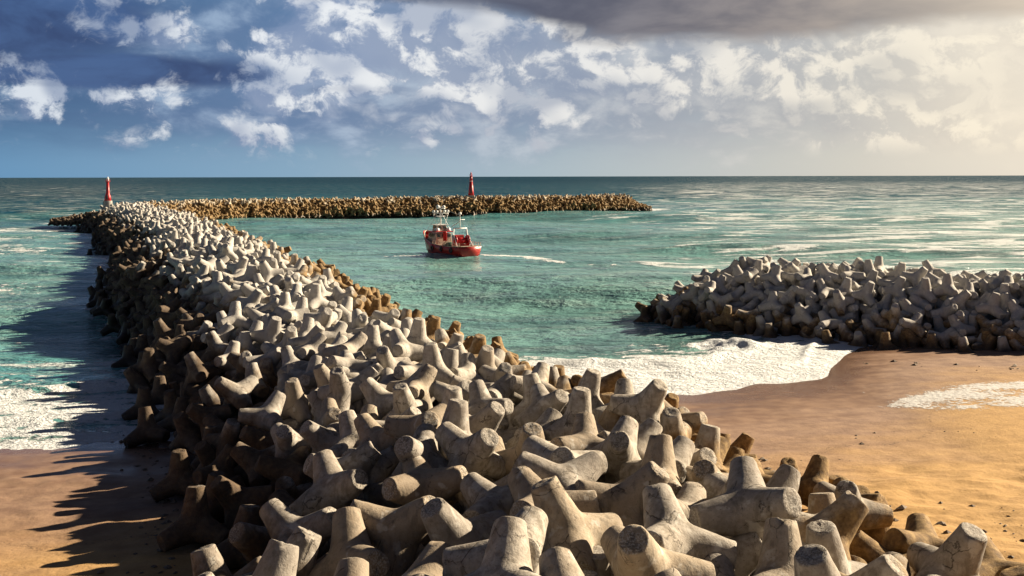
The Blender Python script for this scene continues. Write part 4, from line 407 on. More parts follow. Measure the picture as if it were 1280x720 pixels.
-1706,9032,404,512,708,-134,465,-1398,9009,418,399,-64,899,165,2722,8985,377,563,-748,148,316,3015,9266,426,958,65,199,-191,3255,9028,407,672,305,528,418,3478,9061,355,315,710,498,-383,
3740,9042,440,637,-23,575,-510,3959,9274,431,680,693,66,227,4167,9294,452,73,-796,-511,-312,4446,9125,447,142,526,188,816,4639,9088,404,748,-602,196,193,4955,9086,363,290,-58,502,812,
5171,9077,270,549,276,-94,-782,-2640,9250,404,550,-521,-75,-646,-2328,9209,459,252,350,-900,46,-1823,9359,526,278,-187,-154,-928,-1484,9250,339,487,285,-494,660,2313,9218,293,955,146,248,-49,
2872,9315,473,134,-676,-717,-98,3067,9415,541,488,-293,-797,-198,3294,9331,507,532,-715,-185,412,3602,9353,444,593,-585,478,273,3743,9351,350,257,312,-900,-158,3977,9378,287,21,-414,-29,908,
4216,9492,351,191,862,86,-459,4468,9375,430,192,13,895,400,-2805,9429,287,262,709,-477,-447,-2343,9542,500,50,503,784,357,-1872,9557,496,402,417,60,812,-1548,9599,311,314,376,-63,-868,
2171,9159,236,846,-73,111,515,2570,9390,395,222,-506,820,-140,2729,9489,483,283,-79,954,-42,3029,9581,551,298,93,517,796,3269,9504,446,612,-494,329,-521,3540,9624,437,304,226,426,-821,
3813,9579,393,811,-84,-253,-519,3984,9665,308,647,631,-192,-380,-2705,9719,527,756,446,-17,-477,-2232,9707,442,530,270,802,-18,-1940,9686,397,574,-766,282,-37,2090,9588,277,524,680,-424,-284,
2297,9628,439,511,732,410,-178,2536,9809,462,554,-757,-340,55,2819,9820,459,148,-128,-953,-228,3007,9766,479,253,668,386,582,3266,9720,456,816,241,495,169,3576,9807,394,76,-631,-519,-569,
3817,9993,335,762,-92,507,390,-2825,9956,469,396,-615,141,-666,-2539,9924,462,520,-699,291,391,-2197,9946,510,224,2,912,-341,-1743,9956,348,651,-353,669,-46,1845,9852,327,774,86,-595,193,
2016,9892,293,323,-105,639,-689,2204,9859,353,40,-58,-471,-878,2539,10019,479,305,731,16,-609,2857,10026,389,119,298,464,825,3128,10137,375,813,-381,-229,-373,3349,9996,414,870,-296,-165,-355,
-2752,10263,500,144,-707,690,-15,-2489,10250,557,233,-620,585,466,-2023,10230,491,255,34,880,-396,-1895,10327,392,227,-108,-11,-967,1696,10157,202,163,107,947,-250,2050,10174,344,850,92,483,182,
2305,10137,432,787,511,-128,318,2699,10189,398,498,335,-280,748,2868,10186,392,70,236,-945,209,3179,10275,397,81,735,-670,-44,-3151,10414,402,402,70,369,-834,-2838,10533,456,849,-510,-63,-113,
-2369,10556,506,769,206,-203,-569,-2019,10591,370,205,647,686,-259,1783,10644,180,682,-392,-605,116,2084,10418,424,274,-235,897,-252,2403,10488,363,118,-14,-675,-727,2755,10483,397,561,-142,563,588,
2892,10524,310,150,838,-522,-31,3094,10436,364,298,613,-50,-729,-3216,10618,475,10,372,363,853,-2792,10700,598,46,-969,-211,112,-2402,10673,544,467,-466,490,567,-1978,10705,255,260,-561,653,-435,
2049,10734,314,99,-765,-634,-36,2304,10711,388,444,-885,-123,-55,2598,10777,320,463,517,242,-677,2955,10773,258,502,174,-514,-672,-2960,10904,541,207,670,-667,-245,-2816,10880,630,93,821,411,382,
-2386,10824,436,261,-558,-782,83,-2123,10913,367,209,-492,-844,8,-3447,10875,317,198,697,-55,685,-2929,11062,564,169,-165,-355,903,-2605,11114,533,166,-22,910,-377,-2447,11104,439,4,617,-775,-131,
-3346,11210,461,116,47,-125,983,-3011,11361,555,849,67,-503,141,-2628,11324,514,456,-490,197,715,-2393,11374,314,680,-331,214,616,-3356,11458,510,420,-138,892,77,-2909,11514,440,467,-267,-819,195,
-2519,11595,515,357,-555,-652,-370,-3512,11660,457,155,245,-464,836,-3187,11659,572,42,228,-659,-714,-2931,11778,560,438,-754,-282,398,-2353,11729,366,111,924,-132,-338,-3403,11930,431,98,950,-17,-294,
-3089,11926,542,192,-244,477,-821,-2827,11987,469,210,-564,513,-610,-2282,12015,247,280,917,-264,-98,-3807,12213,321,711,-283,628,138,-3554,12093,514,114,-48,231,-964,-3122,12235,584,929,319,-181,-37,
-2729,12051,534,725,169,-309,-591,-3974,12614,314,185,152,-948,204,-3366,12433,594,426,-377,-280,-772,-2998,12518,437,116,-4,-972,200,-2697,12337,496,253,783,-406,-394,-4001,12781,308,114,-925,132,335,
-3436,12659,494,357,-548,-699,286,-2969,12735,488,304,-520,-758,-245,-2797,12707,264,541,-346,-99,-759,718,-28,417,766,-536,247,252,360,107,437,225,-22,966,113,485,596,598,193,889,-312,-269,
326,757,578,291,-651,496,-493,597,807,531,662,599,108,436,287,951,568,603,791,-19,92,-90,1761,516,100,796,502,-320,663,1779,585,516,-601,-290,535,282,2343,495,261,-695,246,-621,
676,2571,491,534,425,681,-262,132,3009,486,70,-765,623,140,-130,3344,488,164,866,330,-335,506,3848,555,279,833,470,-80,445,4009,501,912,-260,-44,-312,298,4081,526,521,-598,-481,-371,
-328,4584,536,510,147,-845,49,-745,4962,472,301,-542,393,-677,-511,5118,530,778,623,-40,-54,-559,5971,471,107,99,899,-410,-982,5998,444,909,-310,160,-223,-592,6249,473,163,484,848,-135,
-789,6752,430,105,576,-84,-805,5886,8000,447,489,525,695,11,5199,8087,446,861,268,388,185,5754,8118,442,654,-521,-334,434,-1368,8344,476,82,656,699,269,4394,8119,426,145,-407,166,885,
5474,8275,502,46,149,-985,-64,5883,8442,431,868,-143,27,-473,-1929,8682,574,555,-770,-251,185,-1418,8679,513,445,94,786,417,3884,8582,471,640,486,-333,492,4127,8700,501,58,-744,-597,291,
4450,8610,577,927,25,111,355,4721,8615,528,616,350,-422,563,4993,8844,438,105,-703,670,-208,5381,8788,519,601,-184,560,538,5465,9083,324,204,700,-500,465,-2278,8951,482,218,-388,-245,-860,
3878,8723,520,321,773,49,-544,4005,8787,505,321,180,-392,842,4229,8866,484,294,262,-858,326,3312,9004,517,458,-805,-156,-340,3424,8630,456,414,588,-526,452,4039,9404,402,305,464,-412,-721,
-2268,9124,571,393,780,387,-294,3693,9689,500,576,-224,7,785,4028,9579,450,530,-398,-250,705,2495,9672,419,208,75,-577,785,3167,9500,601,610,723,130,-294,-2202,9801,583,0,-674,-339,655,
2088,9718,421,190,-85,-516,830,3132,10029,483,26,-119,203,-971,2051,9864,411,62,-742,-489,452,2230,9998,456,940,84,100,-313,-2690,10353,616,841,-446,159,256,-1897,10245,482,2,-913,-155,374,
2580,10242,490,120,-350,-918,-136,2330,10435,517,103,839,512,-143,2423,10561,453,317,-400,835,-199,-2776,11593,523,239,-797,435,-341,-2781,11885,549,218,193,-951,-94,-3316,11991,529,837,-394,-297,-229,
-3199,12073,572,514,579,-97,-623,
)
# tetrapods shown largest: (index, photo x, photo y, samples seen)
PICKED = [
    (71,933,638,3132), (210,709,668,3070), (510,493,667,2493), (227,779,629,2248), (127,847,668,2222), (543,413,615,2090),
    (112,808,699,1862), (488,575,666,1818), (390,530,606,1793), (1803,242,655,1723), (133,588,567,1703), (752,437,690,1700),
    (1050,372,662,1582), (559,1028,658,1574), (846,1187,699,1447), (138,702,594,1406), (430,615,630,1372), (117,624,688,1352),
    (1643,299,624,1268), (161,772,563,1227), (56,802,506,1216), (92,633,695,1180), (203,678,626,1146), (389,976,695,1118),
    (1274,358,584,1092), (1102,1068,634,1090), (1865,219,597,1064), (237,525,566,1024), (252,827,589,1008), (1319,1144,677,961),
    (126,716,522,954), (149,675,507,929), (1828,296,678,921), (207,426,487,895), (107,520,529,882), (813,330,516,869),
    (703,1038,694,859), (1416,1014,603,844), (1458,319,678,841), (235,725,547,833), (769,471,594,826), (457,867,643,804),
    (2034,182,537,802), (1492,1101,699,796), (405,469,545,784), (878,296,489,771), (544,440,581,765), (136,697,570,762),
    (256,649,565,761), (730,400,546,760), (690,369,503,757), (1365,315,577,747), (647,924,696,726), (545,432,546,691),
    (385,842,536,685), (1245,1241,705,683), (110,523,480,680), (838,358,550,665), (111,565,533,661), (1873,231,541,658),
    (314,833,580,653), (155,606,500,651), (1804,270,583,622), (258,471,496,618), (997,374,695,614), (417,875,602,607),
    (204,606,525,595), (277,505,502,588), (1155,248,462,571), (333,802,550,556), (1450,281,544,553), (47,544,454,534),
    (60,505,433,532), (84,735,488,531), (591,886,558,529), (1512,261,516,525), (1622,354,620,524), (1770,1096,674,518),
    (590,539,707,504), (819,345,707,487), (1163,1044,663,471), (1322,321,547,467), (1843,268,623,453), (350,897,612,451),
    (2069,174,506,447), (311,337,415,445), (119,666,474,444), (383,671,535,436), (682,979,609,430), (1340,217,435,428),
    (1684,262,707,424), (1663,184,455,423), (197,433,451,410), (168,584,460,401), (286,294,396,399), (209,656,495,398),
    (108,435,431,389), (188,562,489,388), (610,410,516,376), (803,949,692,376), (947,322,477,374), (998,267,433,366),
    (369,859,524,365), (970,483,622,363), (395,387,434,360), (165,770,499,359), (179,484,448,357), (677,601,614,357),
    (534,892,709,353), (294,1019,710,351), (2061,168,476,346), (52,523,416,344), (527,387,468,342), (892,758,697,340),
    (884,1239,385,332), (236,626,485,332), (202,618,465,329), (1855,255,566,323), (132,465,424,315), (910,284,446,314),
    (450,761,526,312), (2023,218,517,311), (228,763,477,310), (1019,1050,379,301), (2028,208,506,301), (181,363,392,300),
    (2056,198,488,300), (1377,1118,396,298), (493,620,584,296), (654,331,448,295), (158,699,711,293), (1070,335,465,290),
    (1042,528,676,290), (160,404,396,288), (105,607,447,286), (1567,262,496,286), (560,873,576,285), (1668,1143,407,283),
    (86,395,372,280), (656,1082,369,279), (678,360,448,278), (268,1183,360,275), (170,506,462,271), (1599,1002,394,269),
    (172,286,367,266), (410,1157,365,264), (289,381,420,263), (2197,1205,438,263), (2188,157,447,260), (822,944,594,260),
    (673,1008,365,256), (738,309,430,255), (2175,1254,438,254), (1519,356,629,252), (1800,216,460,251), (720,399,506,250),
    (175,565,496,248), (2800,1232,434,247), (2191,1108,432,245), (1338,964,381,241), (442,402,468,241), (1734,1201,409,240),
    (468,1120,362,238), (754,1198,377,238), (1941,906,398,237), (2129,985,412,236), (684,632,546,236), (1272,203,412,235),
    (802,298,451,234), (2032,1180,425,233), (2194,1164,432,233), (1722,929,554,231), (994,744,710,229), (1461,901,377,228),
    (16,336,339,226), (1840,1035,403,224), (1720,988,588,224), (198,447,400,223), (2125,1141,426,223), (233,314,373,222),
    (1469,1077,624,222), (190,563,448,215), (272,966,346,214), (1030,984,373,213), (1228,1180,390,213), (831,276,416,209),
    (109,1144,346,207), (713,270,388,205), (1171,1137,385,204), (1685,270,527,203), (297,419,414,200), (371,457,469,200),
    (156,482,394,198), (989,241,402,198), (1138,1269,390,197), (2186,1073,428,196), (698,1029,364,195), (1822,1251,412,192),
    (336,541,408,190), (275,596,430,190), (2421,518,701,190), (121,268,354,189), (2128,1056,419,189), (355,934,347,188),
    (2221,1036,426,186), (1038,1152,380,185), (489,499,527,185), (1129,937,367,184), (349,483,471,184), (122,1033,343,183),
    (5143,172,338,181), (1258,916,581,177), (386,451,463,176), (1084,896,560,176), (1701,413,674,176), (13,298,331,175),
    (131,1247,351,175), (1671,1233,405,174), (2114,951,410,174), (1,284,315,173), (274,1263,360,173), (406,705,480,173),
    (152,1065,344,172), (2801,1271,437,172), (2456,572,631,169), (278,552,423,167), (339,320,392,166), (2135,938,407,166),
    (356,359,420,166), (1908,255,555,166), (187,428,367,165), (1141,212,382,165), (1381,210,397,165), (919,1223,379,164),
    (1890,838,381,162), (2063,176,430,162), (312,382,408,161), (1370,246,429,161), (1358,864,368,159), (2016,1088,411,158),
    (115,316,361,157), (1781,1101,403,157), (330,1089,351,154), (1071,885,365,153), (114,356,376,153), (302,640,459,153),
    (2219,962,417,152), (956,767,601,152), (686,1097,715,152), (824,900,357,150), (635,461,515,150), (1192,1119,712,150),
    (562,1057,360,149), (2243,895,410,149), (2110,1199,426,148), (490,318,415,147), (1733,244,484,147), (1527,1198,400,145),
    (1677,917,568,145), (387,417,428,144), (888,966,361,143), (850,235,365,143), (820,200,351,142), (362,990,348,141),
    (1498,1016,384,141), (1925,1267,421,140), (368,432,393,137), (2066,1013,410,137), (1787,1053,396,136), (1907,302,592,136),
    (2180,828,393,135), (1154,251,411,135), (287,582,477,135), (2470,751,600,135), (1901,933,393,134), (38,258,329,133),
    (208,1169,352,130), (253,251,341,129), (79,369,366,129), (1264,1107,379,129), (1069,352,477,129), (1566,1086,387,128),
    (1894,1173,407,128), (496,691,470,128), (118,1122,339,126), (659,468,383,126), (2467,562,623,126), (624,258,372,124),
    (2020,158,381,124), (974,1256,378,123), (1410,1067,388,123), (1592,840,501,123), (1834,1217,406,121), (1816,403,688,121),
    (2245,923,412,118), (53,1099,332,117), (2854,1127,428,117), (4997,163,353,115), (1428,464,682,115), (595,1260,367,114),
]
import bpy, math, random
import numpy as np
from mathutils import Vector, Matrix, Quaternion, noise as mnoise

SC = bpy.context.scene
COL = SC.collection
PI = math.pi
random.seed(3)
rng = np.random.default_rng(5)
F = 1372.0          # focal length in photo pixels (1280 wide)
H = 13.0            # camera height over the sea
SUN_H = Vector((0.905, 0.425, 0)).normalized()
SUN_EL = math.radians(23.5)


def tag(o, label=None, cat=None, group=None, kind=None):
    if label: o['label'] = label
    if cat: o['category'] = cat
    if group: o['group'] = group
    if kind: o['kind'] = kind
    return o


def gp(px, py, z=0.0):
    """point of the horizontal plane z seen at a photo pixel"""
    d = (H - z) * F / (py - 220.5)
    return Vector(((px - 640) * d / F, d, z))


def lin(r, g, b):
    f = lambda c: (c / 255 / 12.92) if c <= 10 else ((c / 255 + 0.055) / 1.055) ** 2.4
    return (f(r), f(g), f(b), 1)


# ---------------------------------------------------------------- nodes
class NT:
    def __init__(s, tree):
        s.t = tree; s.n = tree.nodes; s.l = tree.links

    def new(s, typ, **kw):
        n = s.n.new(typ)
        for k, v in kw.items(): setattr(n, k, v)
        return n

    def put(s, sock, v):
        if hasattr(v, 'is_linked') or isinstance(v, bpy.types.NodeSocket): s.l.new(v, sock)
        elif v is not None:
            if sock.type == 'VECTOR' and not hasattr(v, '__len__'): v = (v, v, v)
            sock.default_value = v

    def m(s, op, a, b=None, c=None, clamp=False):
        n = s.new('ShaderNodeMath', operation=op, use_clamp=clamp)
        s.put(n.inputs[0], a)
        if b is not None: s.put(n.inputs[1], b)
        if c is not None: s.put(n.inputs[2], c)
        return n.outputs[0]

    def add(s, a, b): return s.m('ADD', a, b)
    def sub(s, a, b): return s.m('SUBTRACT', a, b)
    def mul(s, a, b): return s.m('MULTIPLY', a, b)
    def mx(s, a, b): return s.m('MAXIMUM', a, b)
    def mn(s, a, b): return s.m('MINIMUM', a, b)

    def ss(s, v, lo, hi, a=0.0, b=1.0, smooth=True):
        n = s.new('ShaderNodeMapRange')
        n.interpolation_type = 'SMOOTHSTEP' if smooth else 'LINEAR'
        s.put(n.inputs[0], v); s.put(n.inputs[1], lo); s.put(n.inputs[2], hi); s.put(n.inputs[3], a); s.put(n.inputs[4], b)
        return n.outputs[0]

    def mix(s, f, a, b, blend='MIX'):
        n = s.new('ShaderNodeMix', data_type='RGBA', blend_type=blend)
        n.clamp_factor = True
        s.put(n.inputs[0], f); s.put(n.inputs[6], a); s.put(n.inputs[7], b)
        return n.outputs[2]

    def ramp(s, v, stops):
        n = s.new('ShaderNodeValToRGB')
        e = n.color_ramp.elements
        while len(e) < len(stops): e.new(0.5)
        for x, (p, c) in zip(e, stops): x.position = p; x.color = c
        s.put(n.inputs[0], v)
        return n.outputs[0]

    def noise(s, vec, scale, detail=4, rough=0.5, dist=0.0, dim='3D', typ='FBM', lac=2.0):
        n = s.new('ShaderNodeTexNoise', noise_dimensions=dim)
        n.noise_type = typ
        if vec is not None: s.l.new(vec, n.inputs['Vector'])
        n.inputs['Scale'].default_value = scale; n.inputs['Detail'].default_value = detail
        n.inputs['Roughness'].default_value = rough; n.inputs['Distortion'].default_value = dist
        n.inputs['Lacunarity'].default_value = lac
        return n.outputs[0]

    def vor(s, vec, scale, detail=0, feature='F1', rough=0.5, smooth=0.5, rnd=1.0):
        n = s.new('ShaderNodeTexVoronoi', feature=feature)
        s.l.new(vec, n.inputs['Vector'])
        n.inputs['Scale'].default_value = scale
        n.inputs['Randomness'].default_value = rnd
        if 'Detail' in n.inputs: n.inputs['Detail'].default_value = detail; n.inputs['Roughness'].default_value = rough
        if feature == 'SMOOTH_F1': n.inputs['Smoothness'].default_value = smooth
        return n.outputs['Distance']

    def vmul(s, v, k):
        n = s.new('ShaderNodeVectorMath', operation='MULTIPLY')
        s.l.new(v, n.inputs[0]); n.inputs[1].default_value = k
        return n.outputs[0]

    def vadd(s, v, k):
        n = s.new('ShaderNodeVectorMath', operation='ADD')
        s.l.new(v, n.inputs[0]); s.put(n.inputs[1], k)
        return n.outputs[0]

    def xyz(s, v):
        n = s.new('ShaderNodeSeparateXYZ'); s.l.new(v, n.inputs[0])
        return n.outputs[0], n.outputs[1], n.outputs[2]

    def attr(s, name, typ='GEOMETRY'):
        n = s.new('ShaderNodeAttribute', attribute_type=typ, attribute_name=name)
        return n.outputs['Fac']

    def bump(s, h, dist, strength=1.0, normal=None):
        n = s.new('ShaderNodeBump')
        n.inputs['Strength'].default_value = strength; n.inputs['Distance'].default_value = dist
        s.l.new(h, n.inputs['Height'])
        if normal is not None: s.l.new(normal, n.inputs['Normal'])
        return n.outputs[0]


def material(name):
    m = bpy.data.materials.new(name); m.use_nodes = True
    N = NT(m.node_tree)
    b = m.node_tree.nodes['Principled BSDF']
    pos = N.new('ShaderNodeNewGeometry').outputs['Position']
    return m, N, b, pos


# ---------------------------------------------------------------- concrete
def concrete():
    m, N, b, pos = material('cast_concrete')
    x, y, z = N.xyz(pos)
    tint = N.add(N.attr('tint'), N.attr('tint', 'OBJECT'))
    cap = N.attr('cap')
    off = N.new('ShaderNodeCombineXYZ'); N.put(off.inputs[0], N.mul(tint, 37.0)); N.put(off.inputs[2], N.mul(tint, 11.0))
    p2 = N.vadd(pos, off.outputs[0])
    n1 = N.noise(p2, 0.9, 5, 0.6)
    n2 = N.noise(p2, 4.5, 6, 0.65)
    n3 = N.noise(p2, 22.0, 4, 0.6)
    st = N.noise(N.vmul(p2, (3.0, 3.0, 0.7)), 1.5, 4, 0.6)     # run-down streaks
    g = N.ramp(n2, [(0.28, (0.23, 0.195, 0.155, 1)), (0.48, (0.41, 0.365, 0.305, 1)), (0.70, (0.57, 0.525, 0.45, 1))])
    g = N.mix(N.ss(tint, 0.0, 1.0, 0.0, 0.55), g, (0.21, 0.185, 0.165, 1))
    t2 = N.m('FRACT', N.mul(tint, 7.31))
    g = N.mix(N.mul(N.ss(t2, 0.62, 0.9, 0.0, 0.5), N.ss(y, 75, 40, 0.1, 1.0)), g, (0.34, 0.245, 0.14, 1))
    # run-down stains
    g = N.mix(N.ss(st, 0.50, 0.66, 0.0, 0.62), g, (0.17, 0.145, 0.11, 1))
    crk = N.new('ShaderNodeTexVoronoi', feature='DISTANCE_TO_EDGE'); N.l.new(N.vadd(p2, N.mul(n2, 0.35)), crk.inputs['Vector']); crk.inputs['Scale'].default_value = 1.15
    ck = N.mul(N.ss(crk.outputs['Distance'], 0.006, 0.018, 1.0, 0.0), N.ss(n1, 0.50, 0.56))
    g = N.mix(N.mul(ck, 0.8), g, (0.06, 0.05, 0.04, 1))
    g = N.mix(N.ss(N.noise(p2, 2.1, 3, 0.5), 0.60, 0.68, 0.0, 0.5), g, (0.62, 0.59, 0.53, 1))
    # cap faces: rough, patchy
    g = N.mix(N.mul(cap, N.ss(n2, 0.50, 0.58, 0.0, 0.75)), g, (0.11, 0.095, 0.08, 1))
    g = N.mix(N.ss(n3, 0.60, 0.68, 0.0, 0.55), g, (0.12, 0.10, 0.08, 1))
    g = N.mix(N.mul(cap, N.ss(n3, 0.5, 0.42, 0.0, 0.5)), g, (0.60, 0.57, 0.51, 1))
    g = N.mix(N.ss(n1, 0.56, 0.66, 0.0, 0.40), g, (0.20, 0.165, 0.12, 1))
    g = N.mix(N.ss(y, 34, 75, 0.0, 0.5), g, (0.56, 0.55, 0.52, 1))
    # lichen / brown weed zone, higher where the sea reaches; sea flank also gets painted shade
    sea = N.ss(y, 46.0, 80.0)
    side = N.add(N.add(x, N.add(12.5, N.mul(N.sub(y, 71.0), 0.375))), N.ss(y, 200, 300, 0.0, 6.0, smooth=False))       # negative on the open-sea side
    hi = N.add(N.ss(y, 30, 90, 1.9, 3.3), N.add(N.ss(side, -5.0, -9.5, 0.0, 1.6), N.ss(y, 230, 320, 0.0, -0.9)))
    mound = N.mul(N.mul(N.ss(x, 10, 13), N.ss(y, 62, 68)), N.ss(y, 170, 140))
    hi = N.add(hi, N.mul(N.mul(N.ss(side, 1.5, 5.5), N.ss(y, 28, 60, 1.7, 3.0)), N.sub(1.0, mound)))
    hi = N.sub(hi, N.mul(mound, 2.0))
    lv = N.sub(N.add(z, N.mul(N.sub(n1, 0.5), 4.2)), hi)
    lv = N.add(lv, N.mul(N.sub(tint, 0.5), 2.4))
    weed_shade = N.ss(lv, 0.7, -0.7)
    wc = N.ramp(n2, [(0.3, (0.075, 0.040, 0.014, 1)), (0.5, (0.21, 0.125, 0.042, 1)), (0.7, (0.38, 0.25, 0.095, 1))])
    wc = N.mix(N.ss(side, -4.0, -8.0, 0.0, 0.72), wc, (0.034, 0.022, 0.020, 1))  # blackened on the open-sea side: that flank's shade put into the colour
    g = N.mix(N.ss(y, 295, 330, 0.0, 0.5), g, (0.46, 0.37, 0.23, 1))
    c = N.mix(N.mul(weed_shade, 0.92), g, wc)
    wet = N.ss(N.add(z, N.mul(N.sub(n1, 0.5), 1.5)), 1.2, 0.3)
    c = N.mix(N.mul(wet, 0.8), c, (0.022, 0.014, 0.009, 1))
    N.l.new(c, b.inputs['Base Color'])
    N.put(b.inputs['Roughness'], N.ss(wet, 0, 1, 0.86, 0.45))
    b.inputs['Specular IOR Level'].default_value = 0.3
    h = N.sub(N.add(N.mul(n2, 0.7), N.mul(n3, 0.30)), N.mul(ck, 0.5))
    pit = N.ss(N.vor(p2, 9.0, 1), 0.10, 0.22)
    h = N.add(h, N.mul(pit, 0.12))
    h = N.add(h, N.mul(N.mul(cap, N.noise(p2, 9, 5, 0.7)), 0.9))
    N.l.new(N.bump(h, 0.05, 0.75), b.inputs['Normal'])
    return m


def simple(name, col, rough=0.5, var=0.25, scale=3.0, metal=0.0, rust=0.0, bump=0.0):
    m, N, b, pos = material(name)
    n = N.noise(pos, scale, 5, 0.6)
    dk = tuple(c * (1 - var) for c in col[:3]) + (1,)
    lt = tuple(min(1, c * (1 + var)) for c in col[:3]) + (1,)
    c = N.mix(N.ss(n, 0.35, 0.65), dk, lt)
    if rust:
        c = N.mix(N.mul(N.ss(N.noise(pos, scale * 2.2, 6, 0.7), 0.55, 0.66), rust), c, (0.12, 0.045, 0.02, 1))
    N.l.new(c, b.inputs['Base Color'])
    N.put(b.inputs['Roughness'], N.ss(n, 0.3, 0.7, rough - 0.08, rough + 0.12))
    b.inputs['Metallic'].default_value = metal
    if bump: N.l.new(N.bump(n, bump), b.inputs['Normal'])
    return m


# ---------------------------------------------------------------- tetrapod shape
TD = [Vector((0, 0, 1))]
_ta = math.radians(109.4712206)
for _k in range(3):
    a_ = _k * 2 * PI / 3
    TD.append(Vector((math.sin(_ta) * math.cos(a_), math.sin(_ta) * math.sin(a_), math.cos(_ta))))
TDn = np.array([list(v) for v in TD])
R0, R1, TL = 0.50, 0.275, 1.18     # leg radius at the centre, at the tip, leg length


def sdf(p):
    d = []
    for a in TDn:
        t = float(p @ a)
        rho = math.sqrt(max(0.0, float(p @ p) - t * t))
        r = R0 + (R1 - R0) * max(t, 0) / TL
        d.append(rho - r if t > 0 else math.sqrt(rho * rho + t * t) - R0)
    d.sort()
    k = 0.10
    h = max(k - abs(d[0] - d[1]), 0) / k
    return d[0] - h * h * k * 0.25


def leg_mesh(N=24, ts=(0.0, .1, .22, .36, .52, .7, .86, 1.0), seed=0, rough=1.0, fine=True):
    """one leg of the casting: its own quarter of the surface, welded outline shared with the other three"""
    a = np.array([0, 0, 1.0])
    rg = random.Random(seed)
    V = []; cap = []; Fc = []
    t0s = []
    us = []
    for k in range(N):
        ph = 2 * PI * k / N
        u = np.array([math.cos(ph), math.sin(ph), 0.0]); us.append(u)
        ub = max(float(u @ b) for b in TDn[1:])
        f = 0.75 * ub
        lo, hi = 0.08, 1.0
        for _ in range(26):
            r = (lo + hi) / 2
            if sdf(u * r + a * (f * r)) < 0: lo = r
            else: hi = r
        t0s.append(f * lo)
        V.append(u * lo + a * (f * lo)); cap.append(0)
    tend = TL - 0.05
    sq = rg.uniform(-0.04, 0.04)
    for s in ts[1:]:
        for k in range(N):
            t = t0s[k] + (tend - t0s[k]) * s
            lo, hi = 0.08, 1.0
            for _ in range(22):
                r = (lo + hi) / 2
                if sdf(us[k] * r + a * t) < 0: lo = r
                else: hi = r
            r = lo
            if fine:
                q = us[k] * r + a * t
                r += rough * s * 0.022 * mnoise.noise(Vector(q * 2.6) + Vector((seed * 7.1, 0, 0)))
                r += rough * s * 0.010 * mnoise.noise(Vector(q * 7.0) + Vector((seed * 3.3, 5, 0)))
                if k in (N // 6, N // 6 + N // 2): r += 0.010 * s      # mould seam
            V.append(us[k] * r + a * t); cap.append(0)
    nr = len(ts)
    # worn arris, then the cap
    for (dt, f, c) in ((0.030, 0.965, 0.3), (0.046, 0.885, 1.0), (0.042, 0.55, 1.0)):
        for k in range(N):
            base = V[(nr - 1) * N + k]
            r = math.hypot(base[0], base[1])
            chip = 0.0
            if fine:
                nn = mnoise.noise(Vector((us[k][0] * 1.7, us[k][1] * 1.7, seed * 5.7)))
                chip = max(0.0, nn - 0.12) * 0.22 * rough
                if f < 0.93: chip *= 0.45
                chip += 0.012 * mnoise.noise(Vector((us[k][0] * 6, us[k][1] * 6, seed * 2.2 + f)))
            tilt = sq * us[k][0] * f
            V.append(np.array([us[k][0] * r * f * (1 - chip * 0.25), us[k][1] * r * f * (1 - chip * 0.25), tend + dt - chip * 0.55 + tilt * 0.3])); cap.append(c)
    V.append(np.array([0, 0, tend + 0.035 + (rg.uniform(-0.03, 0.0) if fine else 0)])); cap.append(1.0)
    rows = nr + 3
    for j in range(rows - 1):
        for k in range(N):
            k2 = (k + 1) % N
            Fc.append((j * N + k, j * N + k2, (j + 1) * N + k2, (j + 1) * N + k))
    c = len(V) - 1
    for k in range(N):
        Fc.append(((rows - 1) * N + k, (rows - 1) * N + (k + 1) % N, c))
    return np.array(V), Fc, np.array(cap), N


def sdf_normal(p):
    e = 1e-3
    g = np.array([sdf(p + d) - sdf(p - d) for d in np.eye(3) * e])
    return g / np.linalg.norm(g)


def mesh_from(name, V, Fc, mat, smooth=True, cap=None):
    me = bpy.data.meshes.new(name)
    me.from_pydata([tuple(map(float, v)) for v in V], [], [tuple(f) for f in Fc])
    if mat: me.materials.append(mat)
    if smooth: me.polygons.foreach_set('use_smooth', [True] * len(me.polygons))
    if cap is not None:
        at = me.attributes.new('cap', 'FLOAT', 'POINT'); at.data.foreach_set('value', cap.astype(np.float32))
    me.update()
    return me


# rotations that carry leg 0's quarter onto each of the four legs
LEG_ROT = [Matrix.Identity(3)]
for _k in range(3):
    d = TD[_k + 1]
    # half-turn about the bisector of the two axes: a symmetry of the tetrapod up to a turn of 120 degrees
    ax = (TD[0] + d).normalized()
    LEG_ROT.append(Quaternion(ax, PI).to_matrix())

CONC = concrete()

# ---------------------------------------------------------------- where every tetrapod lies (settled pile)
raw = np.array(POSES, dtype=float).reshape(-1, 7)
PP = raw[:, :3] / 100.0
QQ = raw[:, 3:] / 999.0
QQ /= np.linalg.norm(QQ, axis=1)[:, None]


def qmat(q):
    w, x, y, z = q
    return np.array([[1 - 2 * (y * y + z * z), 2 * (x * y - z * w), 2 * (x * z + y * w)],
                     [2 * (x * y + z * w), 1 - 2 * (x * x + z * z), 2 * (y * z - x * w)],
                     [2 * (x * z - y * w), 2 * (y * z + x * w), 1 - 2 * (x * x + y * y)]])


AX = [(5, -2), (4.5, 8), (4, 16), (3, 28), (0.5, 40), (-4.5, 52), (-12.5, 71), (-29, 114), (-46, 160), (-66, 212), (-90, 268), (-104, 300),
      (-93, 340), (-70, 364), (-40, 382), (-12, 393), (25, 420), (55, 446)]
MD = [(24.3, 102), (30, 95), (42, 87.5), (60, 81)]


